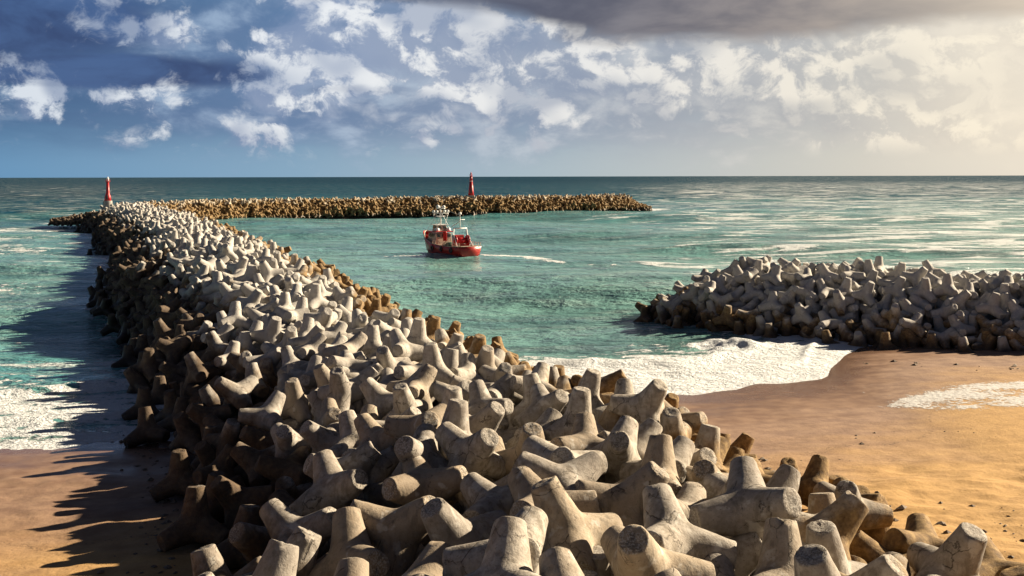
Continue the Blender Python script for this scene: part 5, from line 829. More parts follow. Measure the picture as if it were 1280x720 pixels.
def pdist(X, Y, L):
    best = np.full(X.shape, 1e9)
    for (x0, y0), (x1, y1) in zip(L, L[1:]):
        dx, dy = x1 - x0, y1 - y0; l2 = dx * dx + dy * dy
        t = np.clip(((X - x0) * dx + (Y - y0) * dy) / l2, 0, 1)
        best = np.minimum(best, np.hypot(X - x0 - t * dx, Y - y0 - t * dy))
    return best


def TOPA(Y):
    return np.interp(Y, [20, 60, 110], [1.9, 2.1, 3.0])


def unit_scale(y):
    return 1.0 + 0.24 * float(sstep(44.0, 26.0, y))


def sstep(a, b, x):
    t = np.clip((x - a) / (b - a), 0, 1)
    return t * t * (3 - 2 * t)


def poses():
    """(position, 3x3 rotation, random tint, far flag) of all tetrapods; the long arms repeat a settled stretch"""
    out = []
    r_ = random.Random(11)
    for p, q in zip(PP, QQ):
        p = p.copy()
        if p[0] < float(np.interp(p[1], [a[1] for a in AX[:9]], [a[0] for a in AX[:9]])) - 12.9: continue
        if p[0] > 12 and p[1] > 62:
            p[2] *= 0.93 - 0.16 * float(np.clip((p[0] - 30) / 22, 0, 1))
            if p[2] > 4.4: p[2] = 4.4 + (p[2] - 4.4) * 0.4
        else:                       # slump the bay side a little
            cx = float(np.interp(p[1], [a[1] for a in AX[:9]], [a[0] for a in AX[:9]]))
            k = min(1.0, max(0.0, (105 - p[1]) / 25))
            if p[0] > cx: p[0] = cx + (p[0] - cx) * (1 - 0.10 * k)
            p[2] *= 1 - 0.04 * (1 - k) - k * (0.09 + 0.05 * min(1.0, max(0.0, (p[0] - cx) / 5)))
        out.append([p, qmat(q), r_.random(), 0])
    kept = []
    for u in sorted(out, key=lambda u: -u[0][2]):
        s = unit_scale(u[0][1])
        if u[0][1] < 44 and any(abs(v[0][1] - u[0][1]) < 2 and np.linalg.norm(v[0] - u[0]) < 1.27 * s for v in kept): continue
        kept.append(u)
    out = kept
    A0 = np.array([-12.5, 71.0]); A1 = np.array([-29.0, 114.0])
    ex = (A1 - A0) / np.linalg.norm(A1 - A0); Ls = np.linalg.norm(A1 - A0)
    nx_ = np.array([ex[1], -ex[0]])
    seg = []
    for i, (p, q) in enumerate(zip(PP, QQ)):
        rel = p[:2] - A0
        s = rel @ ex; t = rel @ nx_
        if 0 <= s < Ls and abs(t) < 15: seg.append((s, t, p[2], q))
    def rotz(a):
        c, s = math.cos(a), math.sin(a)
        return np.array([[c, -s, 0], [s, c, 0], [0, 0, 1]])
    a0 = math.atan2(ex[1], ex[0])
    def lay(path, flip0, wid=1.0, dz=0.0, cut=None):
        # walk the path, mapping the settled stretch on it again and again
        P = [np.array(p) for p in path]
        Ltot = sum(np.linalg.norm(b - a) for a, b in zip(P, P[1:]))
        n = 0; s0 = 0.0
        while s0 < Ltot:
            flip = (n % 2) ^ flip0
            for (s, t, z, q) in seg:
                ss, tt = (Ls - s, -t) if flip else (s, t)
                g = s0 + ss
                if g > Ltot: continue
                acc = 0.0
                for a, b in zip(P, P[1:]):
                    l = np.linalg.norm(b - a)
                    if g <= acc + l: break
                    acc += l
                e = (b - a) / l; nn = np.array([e[1], -e[0]])
                pos = a + e * (g - acc) + nn * tt * wid
                ang = math.atan2(e[1], e[0]) - a0 + (PI if flip else 0)
                k = 1.0
                if cut: k = cut(g, tt, Ltot)
                if k is None: continue
                M = rotz(ang) @ qmat(q)
                zz = z * k + dz
                if zz > 5.0: zz = 5.0 + (zz - 5.0) * 0.35
                out.append([np.array([pos[0], pos[1], zz]), M, r_.random(), 1])
            s0 += Ls; n += 1
    def core_h(x, y):
        x_ = np.array([float(x)]); y_ = np.array([float(y)])
        dA = float(pdist(x_, y_, AX)[0]); dM = float(pdist(x_, y_, MD)[0])
        w = 2.0 + 2.0 * min(1, max(0, (60 - y) / 35)); tA = float(TOPA(y))
        hA = tA if dA < w else tA - (tA + 1.5) * (dA - w) / (11.0 - w)
        hM = 1.9 if dM < 2.2 else 1.9 - 3.4 * (dM - 2.2) / 9.8
        return max(hA, hM)
    y = 8.0
    while y < 300:
        cx = float(np.interp(y, [a[1] for a in AX[:12]], [a[0] for a in AX[:12]]))
        xs_ = list(np.arange(cx - 12, cx + 12, 1.75)) + (list(np.arange(14, 60, 1.75)) if 74 < y < 112 else [])
        for x in xs_:
            px, py = x + r_.uniform(-.6, .6), y + r_.uniform(-.6, .6)
            h = core_h(px, py)
            if h > -0.9:
                q = np.array([r_.gauss(0, 1) for _ in range(4)]); q /= np.linalg.norm(q)
                out.append([np.array([px, py, max(h, -0.3) + 0.5]), qmat(q), r_.random(), 1 if y > 110 else 0])
        y += 1.75
    lay([(-29, 114), (-46, 160), (-66, 212), (-90, 268), (-104, 300)], 1, 1.02, 0.0, lambda g, t, L: 0.96 + 0.08 * min(1.0, g / 120))
    # the arm across the bay, with a round head at its end
    def head(g, t, L):
        k = 1.0
        if g > L - 14:
            u = (g - (L - 14)) / 14
            rr = math.hypot(u, abs(t) / 14)
            k = 1.0 if rr < 0.35 else max(0.0, 1.25 * (1 - rr) / 0.82)
            if rr > 1.02: return None
        return k
    lay([(-109, 300), (-93, 340), (-70, 364), (-40, 382), (-12, 393), (25, 418), (51, 438)], 0, 1.0, 0.25, head)
    # the stub that points out to sea at the knee
    def stub(g, t, L):
        u = g / L
        if abs(t) > 13 * (1 - 0.5 * u): return None
        return 1.0 - 0.85 * u
    lay([(-100, 307), (-115, 308), (-128, 307)], 0, 0.8, 0.0, stub)
    return out


ALL = poses()
PICK = dict((int(a), (b, c, n)) for a, b, c, n in PICKED)

if not DEV:
    pass


def build_units():
    # near ones: every tetrapod an object with its four legs as parts
    variants = []
    for v in range(6):
        V, Fc, cap, N = leg_mesh(24, seed=v * 3 + 1, rough=1.0)
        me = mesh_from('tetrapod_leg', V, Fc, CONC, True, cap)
        nor = np.zeros((len(V), 3)); me.vertices.foreach_get('normal', nor.ravel())
        nor = np.array([list(vn.vector) for vn in me.vertex_normals])
        for k in range(N): nor[k] = sdf_normal(V[k])
        me.normals_split_custom_set_from_vertices([tuple(n) for n in nor])
        variants.append(me)
    r_ = random.Random(77)
    first = None
    for i, (px, py, cnt) in sorted(PICK.items(), key=lambda kv: -kv[1][2]):
        p, M, tint, _ = ALL[i]
        if first is None:
            root = bpy.data.objects.new('tetrapod', None); COL.objects.link(root)
            root.empty_display_size = 0.5
            legs = []
            for k in range(4):
                lg = bpy.data.objects.new('leg', variants[0]); COL.objects.link(lg)
                lg.parent = root; lg.matrix_local = LEG_ROT[k].to_4x4()
                legs.append(lg)
            first = (root, legs)
        else:
            root = first[0].copy(); COL.objects.link(root)
            legs = []
            for lg0 in first[1]:
                lg = lg0.copy(); COL.objects.link(lg); lg.parent = root; legs.append(lg)
        for lg in legs:
            lg.data = r_.choice(variants)
            lg['tint'] = tint
        # keep the matrix rigid: orient with the settled rotation
        root.matrix_world = Matrix.Translation(Vector(p)) @ Matrix([list(r) for r in M]).to_4x4() @ Matrix.Scale(unit_scale(p[1]), 4)
        tag(root, label_for(i, p, M, tint, px, py), 'tetrapod', 'concrete tetrapods piled on the near breakwater and the mound')


USED = set()


def label_for(i, p, M, tint, px, py):
    view = np.array([p[0], p[1], p[2] - H]); view = -view / np.linalg.norm(view)
    dirs = [M @ a for a in TDn]
    up = max(d[2] for d in dirs); cam = max(float(d @ view) for d in dirs)
    if up > 0.9: pose = 'one leg upright'
    elif cam > 0.88: pose = 'leg end facing us'
    elif up > 0.72: pose = 'top leg leaning'
    else: pose = 'legs splayed'
    tone = 'brown-stained' if p[2] < 1.6 else ('pale grey' if tint < 0.5 else 'grey')
    if p[0] > 12 and p[1] > 62: zone = 'on the mound'
    else:
        cx = float(np.interp(p[1], [a[1] for a in AX[:11]], [a[0] for a in AX[:11]]))
        zone = 'on the crest' if abs(p[0] - cx) < 5 else ('on the shaded flank' if p[0] < cx else 'on the bay-side flank')
    for f in ('{:.0f}', '{:.1f}'):
        s = f"{tone} tetrapod {zone}, {pose}, {f.format(px / 12.8)}% across, {f.format(py / 7.2)}% down"
        if s not in USED: break
    USED.add(s)
    return s


def build_stuff():
    """all the further and hidden tetrapods: one object nobody would count"""
    hi_ = leg_mesh(12, ts=(0, .18, .42, .7, 1.0), seed=2, fine=True)
    lo_ = leg_mesh(12, ts=(0, .4, 1.0), seed=4, fine=False)
    VV = []; FF = []; CC = []; TT = []; off = 0
    for i, (p, M, tint, far) in enumerate(ALL):
        if i in PICK: continue
        if p[1] < 3: continue
        V, Fc, cap, N = lo_ if far else hi_
        Fa = np.array([f if len(f) == 4 else (f[0], f[1], f[2], -1) for f in Fc])
        for k in range(4):
            A = M @ np.array(LEG_ROT[k])
            VV.append(V @ A.T * unit_scale(p[1]) + p); CC.append(cap); TT.append(np.full(len(V), tint))
            G = Fa.copy(); G[G >= 0] += off; FF.append(G); off += len(V)
    V = np.concatenate(VV); G = np.concatenate(FF)
    me = bpy.data.meshes.new('tetrapod_mass')
    tri = G[:, 3] < 0
    nl = np.where(tri, 3, 4)
    loops = G[G >= 0]      # row-major keeps order
    me.vertices.add(len(V)); me.vertices.foreach_set('co', V.astype(np.float32).ravel())
    me.loops.add(len(loops)); me.loops.foreach_set('vertex_index', loops.astype(np.int32))
    me.polygons.add(len(G))
    st = np.concatenate([[0], np.cumsum(nl)[:-1]])
    me.polygons.foreach_set('loop_start', st.astype(np.int32))
    me.update(calc_edges=True); me.validate()
    me.polygons.foreach_set('use_smooth', np.ones(len(me.polygons), dtype=bool))
    for nme, arr in (('cap', np.concatenate(CC)), ('tint', np.concatenate(TT))):
        at = me.attributes.new(nme, 'FLOAT', 'POINT'); at.data.foreach_set('value', arr.astype(np.float32))
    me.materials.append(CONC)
    o = bpy.data.objects.new('tetrapod_mass', me); COL.objects.link(o)
    tag(o, 'countless small concrete tetrapods heaped along the distant arms of the breakwater', 'tetrapods', kind='stuff')
    return o


# ---------------------------------------------------------------- ground
def grid_mesh(name, X, Y, Z, mat, attrs=None, closed=False):
    ny, nx = X.shape
    V = np.stack([X, Y, Z], -1).reshape(-1, 3).astype(np.float32)
    i = np.arange(ny * nx).reshape(ny, nx)
    Q = np.stack([i[:-1, :-1], i[:-1, 1:], i[1:, 1:], i[1:, :-1]], -1).reshape(-1, 4)
    me = bpy.data.meshes.new(name)
    me.vertices.add(len(V)); me.vertices.foreach_set('co', V.ravel())
    me.loops.add(Q.size); me.loops.foreach_set('vertex_index', Q.astype(np.int32).ravel())
    me.polygons.add(len(Q)); me.polygons.foreach_set('loop_start', (np.arange(len(Q)) * 4).astype(np.int32))
    me.update(calc_edges=True); me.validate()
    me.polygons.foreach_set('use_smooth', np.ones(len(me.polygons), dtype=bool))
    for k, a in (attrs or {}).items():
        at = me.attributes.new(k, 'FLOAT', 'POINT'); at.data.foreach_set('value', a.astype(np.float32).ravel())
    me.materials.append(mat)
    o = bpy.data.objects.new(name, me); COL.objects.link(o)
    return o


def sstep(a, b, x):
    t = np.clip((x - a) / (b - a), 0, 1)
    return t * t * (3 - 2 * t)


def shore_y(X):
    """where still water meets the sand"""
    xs = np.array([-200, -60, -30, -22, -14, 0, 5, 12, 18, 20.5, 22.5, 26, 40, 60, 200.])
    ys = np.array([50, 51, 52.5, 53.5, 55.5, 62, 64.0, 66.5, 68.5, 71, 76, 84, 92, 96, 100.])
    return np.interp(X, xs, ys) + 0.35 * np.sin(X * 0.9) + 0.22 * np.sin(X * 2.1 + 1) + 0.5 * np.sin(X * 0.33 + 2)


def vnoise(X, Y, s, seed=0):
    """cheap smooth value noise"""
    def hsh(a, b):
        v = np.sin(a * 127.1 + b * 311.7 + seed * 17.3) * 43758.5453
        return v - np.floor(v)
    x = X / s; y = Y / s
    xi = np.floor(x); yi = np.floor(y); fx = x - xi; fy = y - yi
    fx = fx * fx * (3 - 2 * fx); fy = fy * fy * (3 - 2 * fy)
    return (hsh(xi, yi) * (1 - fx) + hsh(xi + 1, yi) * fx) * (1 - fy) + (hsh(xi, yi + 1) * (1 - fx) + hsh(xi + 1, yi + 1) * fx) * fy


def sand_z(X, Y):
    d = shore_y(X) - Y
    z = np.where(d > 0, 0.030 * d, 0.075 * d)
    z = np.clip(z, -4.0, 1.5)
    z = z + 0.05 * (vnoise(X, Y, 6, 1) - 0.5) * sstep(0, 6, d)
    dry = sstep(50, 38, Y) * sstep(8, 14, X) + 0.6 * sstep(60, 45, Y)
    z = z + np.clip(dry, 0, 1) * (0.10 * (vnoise(X, Y, 0.55, 2) - 0.5) + 0.05 * (vnoise(X, Y, 0.25, 3) - 0.5) + 0.18 * (vnoise(X, Y, 2.3, 5) - .5))
    return z


def build_ground():
    m, N, b, pos = material('beach_sand')
    x, y, z = N.xyz(pos)
    d = N.attr('shore')
    n1 = N.noise(N.vmul(pos, (0.35, 1.0, 1)), 0.35, 4, 0.5)
    n2 = N.noise(pos, 1.2, 5, 0.55)
    n3 = N.noise(pos, 38, 3, 0.6)
    dd = N.add(d, N.mul(N.sub(n1, 0.5), 16))
    dry = N.ramp(N.mul(N.add(n2, n3), 0.5), [(0.35, (0.36, 0.205, 0.070, 1)), (0.6, (0.55, 0.335, 0.125, 1))])
    damp = N.mix(N.ss(n2, 0.3, 0.7), (0.215, 0.130, 0.088, 1), (0.32, 0.205, 0.135, 1))
    c = N.mix(N.ss(dd, 12, 26), damp, dry)
    c = N.mix(N.ss(dd, 7.0, 1.5, 0, 0.65), c, (0.135, 0.075, 0.05, 1))
    speck = N.ss(N.noise(pos, 11, 3, 0.7), 0.67, 0.73)
    c = N.mix(N.mul(speck, N.ss(d, 14, 24, 0, 0.6)), c, (0.10, 0.06, 0.035, 1))
    N.l.new(c, b.inputs['Base Color'])
    ln = N.ss(N.m('ABSOLUTE', N.sub(N.add(d, N.mul(N.sub(n2, 0.5), 2.2)), 17.5)), 0.0, 0.30, 1.0, 0.0)
    c = N.mix(N.mul(ln, N.ss(N.noise(pos, 7, 3, 0.7), 0.52, 0.6, 0.0, 0.7)), c, (0.07, 0.04, 0.025, 1))
    N.l.new(c, b.inputs['Base Color'])
    N.put(b.inputs['Roughness'], N.ss(dd, 1.0, 15, 0.22, 0.92))
    b.inputs['Specular IOR Level'].default_value = 0.35
    h = N.add(N.mul(n3, 0.15), N.mul(N.noise(pos, 5, 4, 0.6), 0.8))
    h = N.mul(h, N.ss(dd, 2, 20, 0.10, 1.0))
    N.l.new(N.bump(h, 0.045, 0.9), b.inputs['Normal'])
    xs = np.unique(np.concatenate([np.linspace(-3000, -60, 12), np.linspace(-60, 60, 420), np.linspace(60, 3000, 12)]))
    ys = np.unique(np.concatenate([np.linspace(-200, 10, 8), np.linspace(10, 30, 60), np.linspace(30, 48, 170), np.linspace(48, 100, 130), np.linspace(100, 900, 20)]))
    X, Y = np.meshgrid(xs, ys)
    Z = sand_z(X, Y)
    o = grid_mesh('beach', X, Y, Z, m, {'shore': shore_y(X) - Y})
    tag(o, 'golden sand beach, darker and wet towards the water', kind='structure')

    # rubble under the blocks
    rk, N, b, pos = material('dark_rubble')
    n = N.noise(pos, 1.1, 6, 0.7)
    N.l.new(N.mix(n, (0.035, 0.028, 0.022, 1), (0.10, 0.08, 0.06, 1)), b.inputs['Base Color'])
    b.inputs['Roughness'].default_value = 0.9
    N.l.new(N.bump(n, 0.3), b.inputs['Normal'])
    xs = np.arange(-150, 80, 0.9); ys = np.arange(-2, 470, 1.1)
    X, Y = np.meshgrid(xs, ys)
    dA = pdist(X, Y, AX); dM = pdist(X, Y, MD)
    w = 2.0 + 2.0 * np.clip((60 - Y) / 35, 0, 1)
    toe = 11.0 + 0 * w
    tA = TOPA(Y)
    hA = np.where(dA < w, tA, tA - (tA + 1.5) * (dA - w) / (toe - w))
    k = sstep(50, 34, X + 0 * Y); hA = np.where(Y > 380, hA * np.clip(k, 0, 1) - 2 * (1 - k), hA)
    hM = np.where(dM < 2.2, 1.9, 1.9 - 3.4 * (dM - 2.2) / 9.8)
    Z = np.maximum(hA, hM) + 0.5 * (vnoise(X, Y, 1.6, 8) - 0.5) - 0.15
    Z = np.clip(Z, -5.0, 9)
    o = grid_mesh('rubble_core', X, Y, Z, rk)
    tag(o, 'dark rubble bed under the concrete blocks of the breakwaters', kind='structure')


def foam_patch():
    """thin lace of foam left on the sand by the last wave"""
    m, N, b, pos = material('swash_foam')
    n = N.noise(pos, 1.7, 6, 0.65, 0.6); v = N.vor(pos, 3.2, 2)
    e = N.attr('edge')
    a = N.add(N.mul(N.sub(n, 0.5), 1.5), N.mul(N.sub(v, 0.35), 0.75))
    f = N.ss(N.add(a, N.mul(N.sub(e, 0.5), 1.7)), -0.05, 0.42, 0.0, 0.85)
    b.inputs['Base Color'].default_value = (0.78, 0.77, 0.74, 1)
    b.inputs['Roughness'].default_value = 0.5
    N.l.new(f, b.inputs['Alpha'])
    N.l.new(N.bump(N.add(n, v), 0.03), b.inputs['Normal'])
    xs = np.arange(17, 44, 0.12); ys = np.arange(55, 70, 0.12)
    X, Y = np.meshgrid(xs, ys)
    # tongue outline in the plane of the beach
    top = np.interp(X, [19, 24, 27, 44], [60.2, 64.2, 66.0, 67.5])
    bot = np.interp(X, [19, 24, 28, 44], [59.6, 57.6, 57.4, 57.0])
    e = np.minimum(sstep(0, 1.8, Y - bot + 0.5), sstep(0, 3.0, top - Y + 0.8)) * sstep(18.5, 22.5, X)
    e = e * (0.10 + 0.68 * vnoise(X, Y, 2.6, 7) + 0.25 * vnoise(X, Y, 0.9, 17))
    Z = sand_z(X, Y) + 0.012
    o = grid_mesh('foam', X, Y, Z, m, {'edge': e})
    tag(o, 'lacy white tongue of foam stranded on the sand in front of the mound', kind='stuff')


def build_pebbles():
    """loose stones and shells thrown up on the sand"""
    PB = simple('beach_pebbles', (0.15, 0.11, 0.075), 0.8, 0.5, 14)
    mb = MB(); r_ = random.Random(9)
    base = [(1, 0, 0), (-1, 0, 0), (0, 1, 0), (0, -1, 0), (0, 0, .7), (0, 0, -.7)]
    fs = [(0, 2, 4), (2, 1, 4), (1, 3, 4), (3, 0, 4), (2, 0, 5), (1, 2, 5), (3, 1, 5), (0, 3, 5)]
    def stone(x, y, s):
        z = float(sand_z(np.array([x]), np.array([y]))[0])
        R_ = Matrix.Rotation(r_.uniform(0, 6.3), 3, 'Z')
        sc = (s * r_.uniform(.7, 1.4), s * r_.uniform(.6, 1.1), s * r_.uniform(.4, .8))
        mb.add([Vector((x, y, z + s * 0.15)) + R_ @ Vector((a * sc[0] * r_.uniform(.8, 1.2), b_ * sc[1] * r_.uniform(.8, 1.2), c * sc[2])) for a, b_, c in base], fs)
    for _ in range(260):
        y = r_.uniform(31, 42); x = r_.uniform(12, 21)
        if y > 0.9 * x + 24 + r_.gauss(0, 1.5): continue
        stone(x, y, abs(r_.gauss(0, 0.05)) + 0.025)
    for _ in range(260):
        y = r_.uniform(34, 64); cx = float(np.interp(y, [a[1] for a in AX[:8]], [a[0] for a in AX[:8]]))
        sgn = r_.choice((-1, 1)); x = cx + sgn * (12.2 + abs(r_.gauss(0, 1.1)))
        stone(x, y, abs(r_.gauss(0, 0.09)) + 0.04)
    for _ in range(30):
        x = r_.uniform(20, 40); y = float(np.interp(x, [20, 24, 32, 45], [80, 77, 73, 70])) - abs(r_.gauss(0, 1.4)) - 0.5
        stone(x, y, abs(r_.gauss(0, 0.10)) + 0.05)
    for _ in range(40):
        x = r_.uniform(9, 30); y = 47 + 2.5 * math.sin(x * .4) + r_.gauss(0, 1.2) + 0.2 * x
        stone(x, y, abs(r_.gauss(0, 0.04)) + 0.02)
    o = mb.build('pebbles', PB)
    tag(o, 'loose pebbles and shell bits strewn over the dry sand and along the blocks', kind='stuff')


# ---------------------------------------------------------------- sea
BOAT_C = gp(566, 318)


def build_sea():
    m, N, b, pos = material('sea_water')
    x, y, z = N.xyz(pos)
    fo = N.attr('foam'); far = N.attr('far'); crest = N.attr('crest')
    st = N.vmul(pos, (0.45, 1.0, 1.0))
    big = N.noise(pos, 0.018, 3, 0.5)
    pb = N.add(far, N.mul(N.sub(big, 0.5), 0.35))
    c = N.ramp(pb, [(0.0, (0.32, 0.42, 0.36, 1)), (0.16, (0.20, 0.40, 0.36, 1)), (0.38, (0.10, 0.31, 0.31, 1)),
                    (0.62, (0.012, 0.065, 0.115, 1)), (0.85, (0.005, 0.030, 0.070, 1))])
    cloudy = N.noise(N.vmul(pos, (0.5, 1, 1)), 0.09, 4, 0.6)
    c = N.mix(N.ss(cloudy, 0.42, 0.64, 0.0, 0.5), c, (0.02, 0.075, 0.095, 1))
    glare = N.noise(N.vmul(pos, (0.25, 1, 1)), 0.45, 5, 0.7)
    c = N.mix(N.mul(N.ss(glare, 0.47, 0.66, 0.0, 0.75), N.attr('rough')), c, (0.42, 0.50, 0.46, 1))  # sun glitter painted into the water colour as pale streaks
    # foam
    f1 = N.noise(st, 0.55, 7, 0.62, 0.8)
    f2 = N.vor(N.vadd(pos, 3.0), 0.9, 3, rough=0.6)
    f3 = N.noise(pos, 3.5, 5, 0.65, 0.4)
    lace = N.add(N.mul(N.sub(f1, 0.5), 3.4), N.add(N.mul(N.sub(f2, 0.30), 0.8), N.mul(N.sub(f3, 0.5), 0.7)))
    fm = N.ss(N.add(lace, N.mul(N.sub(fo, 0.5), 2.6)), 0.30, 0.56)
    # whitecaps out at sea, on the right also standing in for sun glitter
    w1 = N.noise(N.vmul(pos, (0.30, 1.0, 1.0)), 0.16, 6, 0.68, 0.5)
    w2 = N.noise(pos, 0.016, 2, 0.5)
    lim = N.ss(N.attr('rough'), 0, 1, 0.74, 0.515)
    wc = N.ss(N.add(w1, N.mul(N.sub(w2, 0.5), 0.16)), lim, N.add(lim, 0.06), 0.0, 0.85)
    fm = N.mx(fm, wc)
    col = N.mix(fm, c, (0.80, 0.83, 0.84, 1))
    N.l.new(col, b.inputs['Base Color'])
    N.put(b.inputs['Roughness'], N.mx(N.ss(fm, 0, 1, 0.16, 0.65), N.ss(far, 0.4, 0.8, 0.1, 0.5)))
    b.inputs['IOR'].default_value = 1.33
    N.put(b.inputs['Specular IOR Level'], N.ss(far, 0.25, 0.55, 0.5, 0.0))
    wv = N.add(N.mul(N.noise(N.vmul(pos, (0.6, 1, 1)), 0.32, 5, 0.62, 0.3), 1.0), N.mul(N.noise(N.vmul(pos, (0.7, 1, 1)), 1.5, 4, 0.6), 0.30))
    wide = N.noise(N.vmul(pos, (0.5, 1, 1)), 0.07, 4, 0.6)
    h = N.add(wv, N.mul(wide, 2.2))
    h = N.add(h, N.mul(fm, N.mul(f3, 0.35)))
    N.l.new(N.bump(h, 1.25, 0.95), b.inputs['Normal'])

    # polar-spaced sheet, fine near the beach, out to the horizon
    ys = np.concatenate([np.arange(48, 100, 0.28), np.geomspace(100, 480, 330)[0:], np.geomspace(490, 60000, 70)])
    us = np.concatenate([np.linspace(-14, -0.62, 14), np.linspace(-0.60, 0.60, 520), np.linspace(0.62, 14, 14)])
    U, Yg = np.meshgrid(us, ys)
    X = U * Yg
    Y = Yg
    # wave height
    Z = np.zeros_like(X)
    amp_open = 0.22
    g = np.random.default_rng(2)
    for i in range(16):
        lam = 3.5 * 1.28 ** i * 0.9
        th = math.radians(-100 + g.uniform(-38, 38))
        kx, ky = math.cos(th) * 2 * PI / lam, math.sin(th) * 2 * PI / lam
        a = 0.016 * lam ** 0.85
        dm = sstep(1.0, 0.0, (Y * 0.0035) * 6 / lam)      # drop waves the mesh cannot carry
        ph = kx * X + ky * Y + g.uniform(0, 6.28) + 0.6 * np.sin(X * 0.05 + i) + 0.5 * np.sin(Y * 0.07 + i * 2)
        Z += a * dm * (1 - 2 * np.abs(np.sin(ph / 2)) ** 1.3) * 0.5
    sh = Y - shore_y(X)
    Z *= np.clip(0.03 + sstep(4, 40, sh), 0, 1)
    Z += 0.10 * sstep(0, 3, sh) * sstep(40, 10, sh)
    # breaking roll off the beach between the arms
    roll = np.exp(-((sh - 11 - 1.5 * np.sin(X * 0.4)) / 1.3) ** 2) * sstep(0.5, 5, X) * sstep(20, 13, X) * 0.50
    roll += np.exp(-((sh - 6 - 1.0 * np.sin(X * 0.3)) / 0.9) ** 2) * 0.18
    roll += np.exp(-((sh - 14 - 1.5 * np.sin(X * 0.25 + 1)) / 1.4) ** 2) * sstep(-18, -24, X) * 0.35
    Z += roll * (0.65 + 0.5 * vnoise(X, Y * 1.5, 2.6, 3) + 0.2 * vnoise(X, Y, 0.9, 21))
    dM = pdist(X, Y, MD); dA = pdist(X, Y, AX)
    splash = np.exp(-(((X - 16.5) / 3.2) ** 2 + ((Y - 84) / 2.4) ** 2))
    Z += splash * 0.8 * vnoise(X, Y, 0.9, 6)
    Z += 0.03
    # foam envelope
    nz = vnoise(X, Y, 5, 2) - 0.5; nz2 = vnoise(X, Y, 11, 9) - 0.5
    shn = sh + nz * 5 + nz2 * 5
    fr = sstep(26, 10, shn) * sstep(-8, 0, X) * (0.68 + 0.3 * sstep(7, 2, sh) + 0.25 * np.exp(-((sh - 11) / 2.0) ** 2))          # right-hand surf
    fr = np.maximum(fr, 0.9 * sstep(2.2, 0.6, sh) * sstep(-12, -6, X))
    fr *= 0.80 + 0.35 * vnoise(X, Y * 1.6, 3.2, 14)
    fl = (0.385 * sstep(26, 9, shn) * (0.8 + 0.9 * nz2 + 0.35 * vnoise(X * 0.5, Y, 1.6, 51)) + 0.10 * sstep(45, 22, shn)) * sstep(-12, -17, X)
    fo = np.maximum(fr, fl)
    fo = np.maximum(fo, 0.8 * sstep(1.6, 0.3, np.abs(sh + 0.6 + nz)) * sstep(-12, -17, X))
    fo = np.maximum(fo, 0.95 * splash)
    # slop along the toes of the blocks
    fo = np.maximum(fo, 0.52 * sstep(16.5, 12.5, dM) * (0.7 + nz))
    fo = np.maximum(fo, 0.50 * sstep(16.0, 12.3, dA) * (0.75 + nz) * sstep(52, 60, Y) * sstep(-200, 0, -Y + 200))
    # seaward side, rollers along the outer breakwater
    out = sstep(-10, -40, X + 0.36 * (Y - 71) + 12.5)
    fo = np.maximum(fo, out * sstep(330, 250, Y) * (0.33 + 0.5 * nz2 + 0.3 * nz))
    fo = np.maximum(fo, (0.35 + 0.4 * vnoise(X, Y * .6, 6, 12)) * np.exp(-((Y - 294 - 0.02 * X) / 12) ** 2) * sstep(-108, -120, X))
    # head of the far arm
    fo = np.maximum(fo, 0.85 * np.exp(-(((X - 54) / 9) ** 2 + ((Y - 440) / 14) ** 2)))
    # long streaks right of the boat and its wake
    wk = gp(603, 319); x0, y0 = wk.x, wk.y
    yl = np.interp(X, [x0, 3, 10, 20, 29, 60], [y0 + 1, y0 - 3, 168.5, 172, 176, 179]) + 5 * (vnoise(X, Y, 7, 31) - 0.5)
    fo = np.maximum(fo, (0.80 * np.exp(-((Y - yl) / (1.3 + 0.12 * np.clip(X - x0, 0, 99))) ** 2)) * (0.55 + 0.6 * vnoise(X, Y * 0.5, 4.5, 33)) * sstep(x0 - 2.5, x0 + 1, X) * (1.0 - 0.85 * sstep(-2, 22, X)))
    fo = np.maximum(fo, 0.5 * np.exp(-((Y - 183 - 0.3 * (X + 14)) / 1.2) ** 2) * sstep(x0 - 20, x0 - 12, X) * sstep(x0 - 5, x0 - 9, X) * (0.5 + 0.6 * vnoise(X, Y, 2.5, 41)))
    hl = 0.72 * np.exp(-(((X + 9.0) * 0.75 + (Y - 184.5) * 0.66) / 11) ** 2 - (((X + 9.0) * 0.66 - (Y - 184.5) * -0.75) / 4.2) ** 2)
    rough_ = 0.35 + 0.65 * sstep(-0.02, 0.25, U) * sstep(80, 130, Y)
    rough_ = rough_ + (0.62 - rough_) * sstep(-0.22, -0.38, U)
    rough_ = np.maximum(rough_, 0.85 * sstep(1200, 400, Y) * sstep(0.15, 0.35, U) * sstep(110, 170, Y))
    rough_ *= (1 - 0.35 * sstep(700, 3000, Y))
    # how far from shore: colour of the water
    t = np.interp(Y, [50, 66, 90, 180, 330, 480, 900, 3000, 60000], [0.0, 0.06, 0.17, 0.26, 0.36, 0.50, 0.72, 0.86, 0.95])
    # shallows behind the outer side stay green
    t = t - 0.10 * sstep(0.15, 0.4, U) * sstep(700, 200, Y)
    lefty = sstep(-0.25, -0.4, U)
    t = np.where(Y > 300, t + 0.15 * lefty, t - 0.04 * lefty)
    t = t + 0.34 * sstep(-12, -18, X) * sstep(75, 15, sh) * sstep(-0.1, 3, sh)  # water left of the breakwater darkened, its shaded look put into the colour
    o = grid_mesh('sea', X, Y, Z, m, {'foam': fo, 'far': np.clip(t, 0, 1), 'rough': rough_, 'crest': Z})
    tag(o, 'choppy teal sea turning dark blue towards the horizon, with streaks of foam', kind='structure')


